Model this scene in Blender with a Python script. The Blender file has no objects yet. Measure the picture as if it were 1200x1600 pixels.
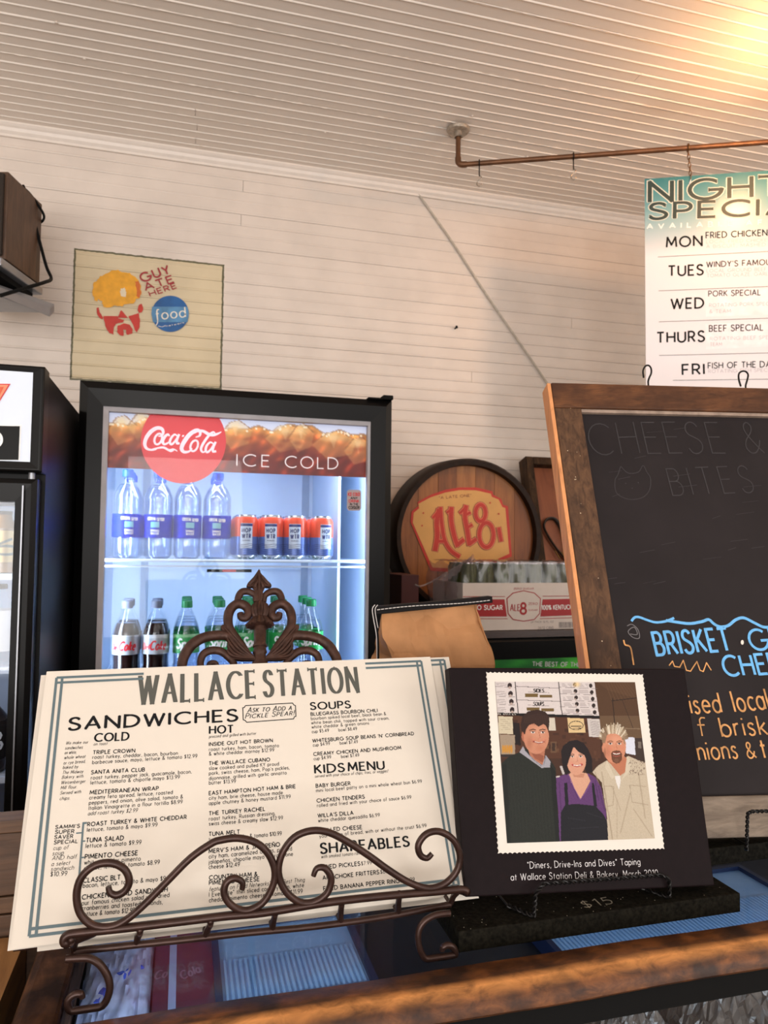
import bpy, math, random
import numpy as np
from mathutils import Matrix, Vector
random.seed(7); RNG = np.random.default_rng(7)
SC = bpy.context.scene; COL = SC.collection
R = math.radians; PI = math.pi

# ------------------------------------------------------------------ camera
YAW, PITCH, ROLL, F = R(15.3215), R(2.8264), R(.62886), 1135.84
CAM = np.array([0, 0, 1.5])
def _axes():
    cy, sy, cp, sp = math.cos(YAW), math.sin(YAW), math.cos(PITCH), math.sin(PITCH)
    f = np.array([sy*cp, cy*cp, sp]); r0 = np.array([cy, -sy, 0.]); u0 = np.cross(r0, f)
    r = r0*math.cos(ROLL)+u0*math.sin(ROLL); u = -r0*math.sin(ROLL)+u0*math.cos(ROLL)
    return np.array([r, u, f])
AX = _axes()
cd = bpy.data.cameras.new('camera'); cam = bpy.data.objects.new('camera', cd); COL.objects.link(cam)
cd.sensor_fit = 'VERTICAL'; cd.sensor_height = 36; cd.sensor_width = 27; cd.lens = F/1600*36
m = Matrix.Identity(4)
for i in range(3):
    m[i][0] = AX[0][i]; m[i][1] = AX[1][i]; m[i][2] = -AX[2][i]; m[i][3] = CAM[i]
cam.matrix_world = m; SC.camera = cam
cd.clip_start = .02; cd.dof.use_dof = True; cd.dof.focus_distance = .80; cd.dof.aperture_fstop = cd.lens/1.7

# ------------------------------------------------------------------ world, lights, exposure
W = bpy.data.worlds.new('world'); SC.world = W; W.use_nodes = True
W.node_tree.nodes['Background'].inputs[0].default_value = (.93, .96, 1, 1)
W.node_tree.nodes['Background'].inputs[1].default_value = 1.1
def area(name, loc, rot, sx, sy, energy, color):
    l = bpy.data.lights.new(name, 'AREA'); l.shape = 'RECTANGLE'; l.size = sx; l.size_y = sy
    l.energy = energy; l.color = color
    o = bpy.data.objects.new(name, l); COL.objects.link(o); o.location = loc; o.rotation_euler = rot; return o
area('window_light', (-1.0, -2.6, 1.5), (R(122), 0, 0), 3.0, 1.9, 112, (1, .95, .9))
area('window_light', (2.9, -2.6, 1.5), (R(122), 0, R(18)), 1.6, 1.8, 44, (1, .95, .89))
def lamp(name, loc, energy, color, r=.1):
    l = bpy.data.lights.new(name, 'POINT'); l.energy = energy; l.color = color; l.shadow_soft_size = r
    o = bpy.data.objects.new(name, l); COL.objects.link(o); o.location = loc
lamp('fill_light', (-1.5, 1.1, 2.2), 17, (1, .93, .85), .12); lamp('fill_light', (2.4, -.7, 2.3), 20, (1, .93, .86), .12); lamp('fill_light', (3.1, 1.3, 2.2), 14, (1, .86, .72), .12)  # added out-of-frame fill lamps that brighten the back wall and ceiling
SC.view_settings.view_transform = 'Standard'; SC.view_settings.look = 'None'
SC.view_settings.exposure = 0.0; SC.view_settings.gamma = 1; SC.view_settings.use_curve_mapping = False
SC.cycles.max_bounces = 10; SC.cycles.transparent_max_bounces = 24; SC.cycles.sample_clamp_indirect = 6
SC.cycles.caustics_reflective = False; SC.cycles.caustics_refractive = False

# ------------------------------------------------------------------ pixel -> world helpers (used to measure positions on real planes)
def ray(px, py):
    return AX.T @ np.array([(px-600)/F, -(py-800)/F, 1.])
def aty(px, py, Y): d = ray(px, py); return CAM+d*(Y/d[1])
def atz(px, py, z): d = ray(px, py); return CAM+d*((z-CAM[2])/d[2])
class Plane:
    def __init__(s, o, u, v):
        s.o = np.array(o, float); s.u = np.array(u, float); s.u /= np.linalg.norm(s.u)
        v = np.array(v, float); v -= s.u*(v@s.u); s.v = v/np.linalg.norm(v)
        s.n = np.cross(s.u, s.v)
        if s.n @ (CAM-s.o) < 0: s.n = -s.n
    def hit(s, px, py):
        d = ray(px, py); return CAM+d*((s.n@(s.o-CAM))/(s.n@d))
    def uv(s, px, py):
        r = s.hit(px, py)-s.o; return (r@s.u, r@s.v)
    def at(s, a, b, h=0): return s.o+s.u*a+s.v*b+s.n*h
    def off(s, h): return Plane(s.o+s.n*h, s.u, s.v)
def yawlean(o, yaw, lean, roll=0):
    u = np.array([math.cos(yaw), math.sin(yaw), 0]); n0 = np.array([-math.sin(yaw), math.cos(yaw), 0])
    v = np.array([0, 0, math.cos(lean)])+n0*math.sin(lean)
    return Plane(o, u*math.cos(roll)+v*math.sin(roll), -u*math.sin(roll)+v*math.cos(roll))

# ------------------------------------------------------------------ materials
def lin(c):
    return tuple((x/255/12.92 if x/255 <= .04045 else ((x/255+.055)/1.055)**2.4) for x in c[:3])
def _new(name):
    m = bpy.data.materials.new(name); m.use_nodes = True; nt = m.node_tree
    return m, nt, nt.nodes['Principled BSDF']
def N(nt, t, **k):
    n = nt.nodes.new(t)
    for a, b in k.items():
        if a.startswith('i_'): n.inputs[int(a[2:])].default_value = b
        else: setattr(n, a, b)
    return n
def mat(name, rgb, rough=.6, metal=0, var=.08, scale=30, bump=0, emit=0, spec=.5, coat=0, sheen=0):
    m, nt, p = _new(name); c = lin(rgb)
    tc = N(nt, 'ShaderNodeTexCoord'); nz = N(nt, 'ShaderNodeTexNoise'); nz.inputs['Scale'].default_value = scale; nz.inputs['Detail'].default_value = 4
    nt.links.new(tc.outputs['Object'], nz.inputs['Vector'])
    mr = N(nt, 'ShaderNodeMapRange', i_1=.3, i_2=.7, i_3=1-var, i_4=1+var); nt.links.new(nz.outputs[0], mr.inputs[0])
    vm = N(nt, 'ShaderNodeVectorMath', operation='SCALE'); vm.inputs[0].default_value = c; nt.links.new(mr.outputs[0], vm.inputs['Scale'])
    nt.links.new(vm.outputs[0], p.inputs['Base Color'])
    p.inputs['Roughness'].default_value = rough; p.inputs['Metallic'].default_value = metal
    p.inputs['Specular IOR Level'].default_value = spec; p.inputs['Coat Weight'].default_value = coat
    if bump:
        b = N(nt, 'ShaderNodeBump'); b.inputs['Strength'].default_value = bump; b.inputs['Distance'].default_value = .002
        nt.links.new(nz.outputs[0], b.inputs['Height']); nt.links.new(b.outputs[0], p.inputs['Normal'])
    if emit:
        p.inputs['Emission Color'].default_value = (*c, 1); p.inputs['Emission Strength'].default_value = emit
    return m
def wood(name, c1, c2, axis=0, scale=6, rough=.45, stretch=12, bump=.3, coat=0, dark=None, spec=.5, edge_band=None):
    m, nt, p = _new(name)
    tc = N(nt, 'ShaderNodeTexCoord'); mp = N(nt, 'ShaderNodeMapping')
    s = [scale*stretch]*3; s[axis] = scale; mp.inputs['Scale'].default_value = s
    nt.links.new(tc.outputs['Object'], mp.inputs[0])
    nz = N(nt, 'ShaderNodeTexNoise'); nz.inputs['Scale'].default_value = 1; nz.inputs['Detail'].default_value = 8; nz.inputs['Roughness'].default_value = .65
    nz.inputs['Distortion'].default_value = .6
    nt.links.new(mp.outputs[0], nz.inputs['Vector'])
    cr = N(nt, 'ShaderNodeValToRGB'); e = cr.color_ramp.elements
    e[0].position = .32; e[0].color = (*lin(c2), 1); e[1].position = .66; e[1].color = (*lin(c1), 1)
    nt.links.new(nz.outputs[0], cr.inputs[0])
    out = cr.outputs[0]
    if dark:
        n2 = N(nt, 'ShaderNodeTexNoise'); n2.inputs['Scale'].default_value = dark[1]; n2.inputs['Detail'].default_value = 5
        nt.links.new(tc.outputs['Object'], n2.inputs['Vector'])
        r2 = N(nt, 'ShaderNodeMapRange', i_1=.42, i_2=.62); nt.links.new(n2.outputs[0], r2.inputs[0])
        mx = N(nt, 'ShaderNodeMix', data_type='RGBA'); nt.links.new(r2.outputs[0], mx.inputs[0])
        nt.links.new(out, mx.inputs[6]); mx.inputs[7].default_value = (*lin(dark[0]), 1); out = mx.outputs[2]
    if edge_band:                                     # lighter band along an edge: world Y, half width, colour
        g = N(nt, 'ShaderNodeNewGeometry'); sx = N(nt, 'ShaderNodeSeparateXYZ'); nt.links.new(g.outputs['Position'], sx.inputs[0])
        d = N(nt, 'ShaderNodeMath', operation='SUBTRACT', i_1=edge_band[0]); nt.links.new(sx.outputs[1], d.inputs[0])
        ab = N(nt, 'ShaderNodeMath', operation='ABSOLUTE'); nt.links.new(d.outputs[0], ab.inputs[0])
        w1 = N(nt, 'ShaderNodeMapRange', i_1=edge_band[1], i_2=0, i_3=0, i_4=1); nt.links.new(ab.outputs[0], w1.inputs[0])
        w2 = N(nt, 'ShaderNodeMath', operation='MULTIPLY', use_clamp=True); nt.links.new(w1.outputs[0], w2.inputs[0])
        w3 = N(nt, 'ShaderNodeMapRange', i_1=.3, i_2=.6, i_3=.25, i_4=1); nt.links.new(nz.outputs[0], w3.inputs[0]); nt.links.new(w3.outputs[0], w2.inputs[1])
        mw_ = N(nt, 'ShaderNodeMix', data_type='RGBA'); nt.links.new(w2.outputs[0], mw_.inputs[0]); nt.links.new(out, mw_.inputs[6]); mw_.inputs[7].default_value = (*lin(edge_band[2]), 1); out = mw_.outputs[2]
    nt.links.new(out, p.inputs['Base Color'])
    b = N(nt, 'ShaderNodeBump'); b.inputs['Strength'].default_value = bump; b.inputs['Distance'].default_value = .0015
    nt.links.new(nz.outputs[0], b.inputs['Height']); nt.links.new(b.outputs[0], p.inputs['Normal'])
    p.inputs['Roughness'].default_value = rough; p.inputs['Coat Weight'].default_value = coat; p.inputs['Coat Roughness'].default_value = .25
    p.inputs['Specular IOR Level'].default_value = spec
    return m
def pane(name, tint=(1, 1, 1), refl=.9, rough=.02, base=.04, haze=0):
    m, nt, p = _new(name); nt.nodes.remove(p); o = nt.nodes['Material Output']
    t = N(nt, 'ShaderNodeBsdfTransparent'); t.inputs[0].default_value = (*tint, 1)
    g = N(nt, 'ShaderNodeBsdfGlossy'); g.inputs['Roughness'].default_value = rough; g.inputs[0].default_value = (refl, refl, refl, 1)
    lw = N(nt, 'ShaderNodeLayerWeight'); lw.inputs[0].default_value = .5
    pw = N(nt, 'ShaderNodeMath', operation='POWER', i_1=4.5); nt.links.new(lw.outputs['Facing'], pw.inputs[0])
    mr = N(nt, 'ShaderNodeMapRange', i_1=0, i_2=1, i_3=base, i_4=.9); nt.links.new(pw.outputs[0], mr.inputs[0])
    mx = N(nt, 'ShaderNodeMixShader'); nt.links.new(mr.outputs[0], mx.inputs[0])
    nt.links.new(t.outputs[0], mx.inputs[1]); nt.links.new(g.outputs[0], mx.inputs[2]); last = mx.outputs[0]
    if haze:
        d = N(nt, 'ShaderNodeBsdfDiffuse'); d.inputs[0].default_value = (.8, .8, .82, 1)
        m2 = N(nt, 'ShaderNodeMixShader'); m2.inputs[0].default_value = haze
        nt.links.new(last, m2.inputs[1]); nt.links.new(d.outputs[0], m2.inputs[2]); last = m2.outputs[0]
    nt.links.new(last, o.inputs[0]); return m
def vcol(name, rough=.5, emit=0, spec=.4, coat=0):
    m, nt, p = _new(name); a = N(nt, 'ShaderNodeVertexColor', layer_name='Col')
    nt.links.new(a.outputs[0], p.inputs['Base Color']); p.inputs['Roughness'].default_value = rough
    p.inputs['Specular IOR Level'].default_value = spec; p.inputs['Coat Weight'].default_value = coat
    if emit: nt.links.new(a.outputs[0], p.inputs['Emission Color']); p.inputs['Emission Strength'].default_value = emit
    return m
def paintwall():
    m, nt, p = _new('painted_plank')
    g = N(nt, 'ShaderNodeNewGeometry'); sx = N(nt, 'ShaderNodeSeparateXYZ'); nt.links.new(g.outputs['Position'], sx.inputs[0])
    nz = N(nt, 'ShaderNodeTexNoise'); nz.inputs['Scale'].default_value = 9; nz.inputs['Detail'].default_value = 6; nt.links.new(g.outputs['Position'], nz.inputs['Vector'])
    n3 = N(nt, 'ShaderNodeTexNoise'); n3.inputs['Scale'].default_value = 60; n3.inputs['Detail'].default_value = 3; nt.links.new(g.outputs['Position'], n3.inputs['Vector'])
    def mth(op, a, b=None, clamp=False):
        n = N(nt, 'ShaderNodeMath', operation=op, use_clamp=clamp)
        for i, x in enumerate((a, b)):
            if x is None: continue
            if isinstance(x, (int, float)): n.inputs[i].default_value = x
            else: nt.links.new(x, n.inputs[i])
        return n.outputs[0]
    # signed distance to the painted rectangle on the wall
    cx, cz, hx, hz = RECT
    wob = mth('MULTIPLY', mth('SUBTRACT', n3.outputs[0], .5), .008)
    dx = mth('SUBTRACT', mth('ABSOLUTE', mth('SUBTRACT', sx.outputs[0], cx)), hx)
    dz = mth('SUBTRACT', mth('ABSOLUTE', mth('SUBTRACT', sx.outputs[2], cz)), hz)
    d = mth('ADD', mth('MAXIMUM', dx, dz), wob)
    inside = mth('LESS_THAN', d, 0); edge = mth('LESS_THAN', mth('ABSOLUTE', d), .0032)
    mr = N(nt, 'ShaderNodeMapRange', i_1=.35, i_2=.65, i_3=.95, i_4=1.03); nt.links.new(nz.outputs[0], mr.inputs[0])
    a = N(nt, 'ShaderNodeMix', data_type='RGBA'); nt.links.new(inside, a.inputs[0]); a.inputs[6].default_value = (*lin((225, 213, 203)), 1); a.inputs[7].default_value = (*lin((216, 200, 168)), 1)
    b = N(nt, 'ShaderNodeMix', data_type='RGBA'); nt.links.new(edge, b.inputs[0]); nt.links.new(a.outputs[2], b.inputs[6]); b.inputs[7].default_value = (*lin((96, 92, 66)), 1)
    vm = N(nt, 'ShaderNodeVectorMath', operation='SCALE'); nt.links.new(b.outputs[2], vm.inputs[0]); nt.links.new(mr.outputs[0], vm.inputs['Scale'])
    nt.links.new(vm.outputs[0], p.inputs['Base Color']); p.inputs['Roughness'].default_value = .42
    bp = N(nt, 'ShaderNodeBump'); bp.inputs['Strength'].default_value = .25; bp.inputs['Distance'].default_value = .002
    nt.links.new(nz.outputs[0], bp.inputs['Height']); nt.links.new(bp.outputs[0], p.inputs['Normal'])
    return m
_c = [aty(116, 389, 2.7), aty(348, 414.6, 2.7), aty(112.5, 592, 2.7), aty(345, 607, 2.7)]
RECT = (sum(c[0] for c in _c)/4, (_c[0][2]+_c[2][2])/2, (_c[1][0]-_c[0][0])/2, (_c[0][2]-_c[2][2])/2)

# ------------------------------------------------------------------ mesh building
class M:
    def __init__(s): s.v = []; s.f = []; s.c = None
    def add(s, vs, fs):
        b = len(s.v); s.v += [tuple(float(q) for q in x) for x in vs]; s.f += [tuple(i+b for i in f) for f in fs]; return s
    def box(s, x0, x1, y0, y1, z0, z1):
        return s.add([(x, y, z) for z in (z0, z1) for y in (y0, y1) for x in (x0, x1)],
                     [(0, 2, 3, 1), (4, 5, 7, 6), (0, 1, 5, 4), (2, 6, 7, 3), (0, 4, 6, 2), (1, 3, 7, 5)])
    def pbox(s, P, a0, a1, b0, b1, h0, h1):        # box in the frame of a Plane
        return s.add([P.at(a, b, h) for h in (h0, h1) for b in (b0, b1) for a in (a0, a1)],
                     [(0, 2, 3, 1), (4, 5, 7, 6), (0, 1, 5, 4), (2, 6, 7, 3), (0, 4, 6, 2), (1, 3, 7, 5)])
    def prism(s, bot, top):                        # two matching outlines
        n = len(bot); return s.add(list(bot)+list(top), [tuple(range(n))[::-1], tuple(range(n, 2*n))]+[(i, (i+1) % n, n+(i+1) % n, n+i) for i in range(n)])
    def slab(s, P, pts, h0, h1): return s.prism([P.at(a, b, h0) for a, b in pts], [P.at(a, b, h1) for a, b in pts])
    def tube(s, pts, r, seg=8, closed=False, flat=1.0):
        pts = [np.array(p, float) for p in pts]; n = len(pts); rr = r if hasattr(r, '__len__') else [r]*n
        vs = []; up = None
        for i, p in enumerate(pts):
            a = pts[(i-1) % n] if (closed or i) else pts[0]; b = pts[(i+1) % n] if (closed or i < n-1) else pts[-1]
            t = b-a; t = t/(np.linalg.norm(t)+1e-9)
            if up is None:
                up = np.array([0, 0, 1.]) if abs(t[2]) < .9 else np.array([0, 1., 0])
            x = np.cross(t, up); x /= np.linalg.norm(x)+1e-9; up = np.cross(x, t)
            for k in range(seg):
                an = 2*PI*k/seg; vs.append(p+(x*math.cos(an)+up*math.sin(an)*flat)*rr[i])
        fs = [(i*seg+k, i*seg+(k+1) % seg, ((i+1) % n)*seg+(k+1) % seg, ((i+1) % n)*seg+k) for i in range(n if closed else n-1) for k in range(seg)]
        if not closed: fs += [tuple(range(seg))[::-1], tuple(range((n-1)*seg, n*seg))]
        return s.add(vs, fs)
    def lathe(s, prof, c=(0, 0, 0), seg=20, axis=2, squash=1, caps=True):
        vs = []
        for r, h in prof:
            for k in range(seg):
                a = 2*PI*k/seg; q = [math.cos(a)*r, math.sin(a)*r*squash, h]
                if axis == 1: q = [q[0], q[2], q[1]]
                vs.append((q[0]+c[0], q[1]+c[1], q[2]+c[2]))
        n = len(prof)
        fs = [(i*seg+k, i*seg+(k+1) % seg, (i+1)*seg+(k+1) % seg, (i+1)*seg+k) for i in range(n-1) for k in range(seg)]
        if caps: fs += [tuple(range(seg))[::-1], tuple(range((n-1)*seg, n*seg))]
        return s.add(vs, fs)
    def sphere(s, c, r, seg=10, rings=6, sz=1):
        return s.lathe([(max(1e-5, r*math.sin(PI*i/rings)), -r*sz*math.cos(PI*i/rings)) for i in range(rings+1)], c, seg)
    def flats(s, P, polys, h=.0003):
        for i, q in enumerate(polys): s.add([P(a, b, h+(i % 9)*1.5e-5) for a, b in q], [tuple(range(len(q)))])
        return s
def mesh(name, mb, m, smooth=False):
    me = bpy.data.meshes.new(name); me.from_pydata(mb.v, [], mb.f); me.materials.append(m)
    if smooth: me.polygons.foreach_set('use_smooth', [True]*len(me.polygons)); me.set_sharp_from_angle(angle=R(40))
    me.update(); return me
def link(name, me, parent=None, bevel=0, **props):
    o = bpy.data.objects.new(name, me); COL.objects.link(o)
    if parent is not None:
        o.parent = parent; w = parent
        loc = Vector(parent.get('_w', (0, 0, 0))); o.matrix_parent_inverse = Matrix.Translation(-loc)
        o['_w'] = (0., 0., 0.)
    if bevel:
        b = o.modifiers.new('bevel', 'BEVEL'); b.width = bevel; b.segments = 2; b.limit_method = 'ANGLE'
    for k, v in props.items(): o[k] = v
    return o
def obj(name, mb, m, parent=None, smooth=False, bevel=0, label=None, cat=None, group=None, kind=None, center=True):
    if parent is None and center and mb.v:      # single-mesh thing: origin at its base
        a = np.array(mb.v); c = (a.min(0)+a.max(0))/2; c[2] = a[:, 2].min(); mb.v = [tuple(x) for x in (a-c)]
    else: c = None
    o = link(name, mesh(name, mb, m, smooth), parent, bevel)
    if c is not None: o.location = c
    tag(o, label, cat, group, kind); return o
def tag(o, label=None, cat=None, group=None, kind=None):
    if label: o['label'] = label
    if cat: o['category'] = cat
    if group: o['group'] = group
    if kind: o['kind'] = kind
def thing(name, label, cat, loc=(0, 0, 0), group=None):
    o = bpy.data.objects.new(name, None); COL.objects.link(o); o.location = [float(x) for x in loc]; o['_w'] = [float(x) for x in loc]
    o.empty_display_size = .05; tag(o, label, cat, group); return o
def dup(src, parent=None):
    c = src.copy(); COL.objects.link(c)
    if parent is not None: c.parent = parent
    for ch in list(KIDS.get(src.name, [])): dup(ch, c)
    return c
KIDS = {}
def index(o):
    KIDS[o.name] = [x for x in bpy.data.objects if x.parent == o]
    for x in KIDS[o.name]: index(x)
def place(proto, spots, labels, group=None, rots=None):
    """first spot moves the built thing itself, the others are copies of it and of its parts"""
    index(proto); out = []
    for i, p in enumerate(spots):
        o = proto if i == 0 else dup(proto)
        out.append((o, p))
    for i, (o, p) in enumerate(out):
        o.location = [float(x) for x in p]; o['label'] = labels[i] if isinstance(labels, list) else labels
        if group: o['group'] = group
        if rots: o.rotation_euler = (0, 0, rots[i])
    return [o for o, _ in out]

def smooth_path(pts, n=6, closed=False):
    pts = [np.array(p, float) for p in pts]; out = []; L = len(pts)
    rng = range(L if closed else L-1)
    for i in rng:
        if closed: p0, p1, p2, p3 = pts[i-1], pts[i], pts[(i+1) % L], pts[(i+2) % L]
        else: p0, p1, p2, p3 = pts[max(i-1, 0)], pts[i], pts[i+1], pts[min(i+2, L-1)]
        for k in range(n):
            t = k/n; out.append(.5*((2*p1)+(p2-p0)*t+(2*p0-5*p1+4*p2-p3)*t*t+(3*p1-p0-3*p2+p3)*t**3))
    if not closed: out.append(pts[-1])
    return out

# ------------------------------------------------------------------ stroke alphabet (own drawing): strokes ';', points 'x,y', '@cx,cy,rx,ry,a0,a1' arcs, '~' smooth
G = {
'A': (.74, "0,0 .37,1 .74,0;.13,.33 .61,.33"), 'B': (.55, "0,.52 0,0 .3,0 @.3,.26,.25,.26,-90,90 0,.52 0,1 .27,1 @.27,.76,.22,.24,90,-90"),
'C': (.82, "@.5,.5,.5,.5,48,312"), 'D': (.74, "0,0 0,1 .24,1 @.24,.5,.5,.5,90,-90 0,0"), 'E': (.5, "0.5,1 0,1 0,0 .5,0;0,.52 .44,.52"),
'F': (.48, ".48,1 0,1 0,0;0,.5 .42,.5"), 'G': (.96, "@.5,.5,.5,.5,48,355 .6,.45"), 'H': (.68, "0,0 0,1;.68,0 .68,1;0,.52 .68,.52"), 'I': (.02, "0,0 0,1"),
'J': (.3, ".3,1 .3,.2 ~.3,.2 .2,0 .02,.04"), 'K': (.58, "0,0 0,1;.54,1 0,.42;.16,.56 .58,0"), 'L': (.46, "0,1 0,0 .46,0"),
'M': (.86, "0,0 .08,1 .43,.22 .78,1 .86,0"), 'N': (.7, "0,0 0,1 .7,0 .7,1"), 'O': (.92, "@.46,.5,.46,.5,90,450"), 'P': (.52, "0,0 0,1 .26,1 @.26,.73,.26,.27,90,-90 0,.46"),
'Q': (1., "@.5,.5,.5,.5,90,450;.6,.3 .95,-.04"), 'R': (.56, "0,0 0,1 .26,1 @.26,.73,.25,.27,90,-90 0,.46;.26,.46 .56,0"),
'S': (.54, "~.5,.85 .42,.96 .27,1.01 .1,.94 .03,.77 .1,.62 .28,.52 .46,.41 .54,.25 .46,.07 .27,-.01 .1,.03 0,.17"), 'T': (.62, "0,1 .62,1;.31,1 .31,0"),
'U': (.66, "0,1 0,.32 @.33,.32,.33,.32,180,360 .66,1"), 'V': (.7, "0,1 .35,0 .7,1"), 'W': (1.06, "0,1 .27,0 .53,.95 .79,0 1.06,1"), 'X': (.62, "0,0 .62,1;0,1 .62,0"),
'Y': (.62, "0,1 .31,.48 .62,1;.31,.48 .31,0"), 'Z': (.6, "0,1 .6,1 0,0 .6,0"),
'a': (.52, "@.27,.31,.27,.31,90,450;.53,.63 .53,0"), 'b': (.52, "0,1 0,0;@.26,.31,.27,.31,90,450"), 'c': (.42, "@.28,.31,.28,.31,48,312"), 'd': (.53, ".53,1 .53,0;@.27,.31,.27,.31,90,450"),
'e': (.52, ".02,.33 .52,.33 @.27,.31,.26,.31,8,318"), 'f': (.28, "~.34,.98 .2,1 .12,.86 ~.12,.86 .12,0;0,.6 .28,.6"), 'g': (.53, "@.27,.31,.27,.31,90,450;.53,.63 .53,-.08 ~.53,-.08 .42,-.26 .22,-.3 .06,-.22"),
'h': (.46, "0,1 0,0;0,.38 @.23,.38,.23,.25,180,0 .46,0"), 'i': (.04, ".02,0 .02,.63;.02,.83 .02,.92"), 'j': (.1, ".06,.63 .06,-.12 ~.06,-.12 0,-.28 -.1,-.26;.06,.83 .06,.92"),
'k': (.42, "0,1 0,0;.4,.63 0,.25;.12,.36 .42,0"), 'l': (.04, ".02,0 .02,1"), 'm': (.76, "0,.63 0,0;0,.42 @.19,.42,.19,.21,180,0 .38,0;.38,.42 @.57,.42,.19,.21,180,0 .76,0"),
'n': (.46, "0,.63 0,0;0,.38 @.23,.38,.23,.25,180,0 .46,0"), 'o': (.56, "@.28,.31,.28,.31,90,450"), 'p': (.53, "0,.63 0,-.3;@.27,.31,.27,.31,90,450"), 'q': (.53, ".53,.63 .53,-.3;@.27,.31,.27,.31,90,450"),
'r': (.26, "0,.63 0,0;~0,.4 .09,.58 .26,.62"), 's': (.36, "~.33,.53 .24,.62 .1,.61 .03,.5 .1,.38 .26,.29 .34,.16 .27,.03 .12,0 0,.1"), 't': (.28, ".12,.85 .12,0;0,.6 .28,.6"),
'u': (.46, "0,.63 0,.25 @.23,.25,.23,.25,180,360 .46,.63;.46,.25 .46,0"), 'v': (.44, "0,.63 .22,0 .44,.63"), 'w': (.7, "0,.63 .18,0 .35,.6 .52,0 .7,.63"), 'x': (.42, "0,0 .42,.63;0,.63 .42,0"),
'y': (.44, "0,.63 .23,.02;.44,.63 .12,-.3"), 'z': (.4, "0,.63 .4,.63 0,0 .4,0"), 'ñ': (.46, "0,.63 0,0;0,.38 @.23,.38,.23,.25,180,0 .46,0;~.08,.8 .18,.86 .28,.8 .38,.86"),
'Ñ': (.7, "0,0 0,1 .7,0 .7,1;~.15,1.15 .3,1.22 .42,1.15 .56,1.22"),
'0': (.6, "@.3,.5,.3,.5,90,450"), '1': (.24, "0,.82 .22,1 .22,0"), '2': (.54, "@.27,.74,.26,.26,160,-20 0,0 .54,0"), '3': (.5, "@.24,.76,.22,.24,150,-90;@.24,.26,.26,.26,90,-150"),
'4': (.6, ".44,0 .44,1 0,.28 .6,.28"), '5': (.5, ".46,1 .1,1 .06,.56 ~.06,.56 .26,.62 .46,.5 .5,.3 .42,.08 .22,0 0,.08"), '6': (.54, "@.27,.28,.27,.28,90,450;~.03,.38 .12,.66 .4,1"),
'7': (.5, "0,1 .5,1 .14,0"), '8': (.52, "@.26,.76,.21,.24,90,450;@.26,.26,.26,.26,90,450"), '9': (.54, "@.27,.72,.27,.28,90,450;~.51,.62 .42,.34 .14,0"),
'$': (.5, "~.46,.82 .38,.9 .25,.93 .1,.88 .04,.73 .12,.59 .25,.5 .4,.42 .48,.27 .4,.12 .25,.07 .1,.1 0,.2;.25,1.08 .25,-.08"), '&': (.66, "~.66,0 .4,.3 .14,.7 .16,.92 .3,1 .42,.88 .36,.68 .1,.42 .02,.2 .14,.02 .34,.02 .52,.2 .62,.42"),
'.': (.06, ".03,0 .03,.1"), ',': (.08, ".06,.1 .0,-.14"), "'": (.06, ".03,1 .03,.76"), '"': (.2, ".03,1 .03,.76;.17,1 .17,.76"), '-': (.3, "0,.36 .3,.36"), '!': (.06, ".03,1 .03,.32;.03,0 .03,.1"),
':': (.06, ".03,0 .03,.1;.03,.45 .03,.55"), '%': (.8, "@.18,.78,.17,.2,90,450;@.62,.22,.17,.2,90,450;.66,1 .14,0"), ' ': (.24, ""), '·': (.1, ".03,.45 .07,.55"), '/': (.4, "0,0 .4,1")}
_gc = {}
def glyph(ch, seg):
    k = (ch, seg)
    if k in _gc: return _gc[k]
    w, d = G.get(ch, G[' ']); st = []
    for s in d.split(';'):
        if not s.strip(): continue
        pts = []; sm = []; on = False
        for t in s.split():
            if t[0] == '@':
                cx, cy, rx, ry, a0, a1 = map(float, t[1:].split(',')); n = max(3, int(abs(a1-a0)/360*seg*2))
                pts += [(cx+rx*math.cos(R(a0+(a1-a0)*i/n)), cy+ry*math.sin(R(a0+(a1-a0)*i/n))) for i in range(n+1)]
            else:
                if t[0] == '~':
                    if on and sm: pts += [tuple(q) for q in smooth_path(sm, 2 if seg < 8 else 4)]
                    on = True; t = t[1:]; sm = []
                p = tuple(map(float, t.split(',')))
                (sm if on else pts).append(p)
        if on and sm: pts += [tuple(q) for q in smooth_path(sm, 2 if seg < 8 else 4)]
        q = [pts[0]]
        for p in pts[1:]:
            if abs(p[0]-q[-1][0])+abs(p[1]-q[-1][1]) > 1e-4: q.append(p)
        st.append(q)
    _gc[k] = (w, st); return w, st
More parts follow.
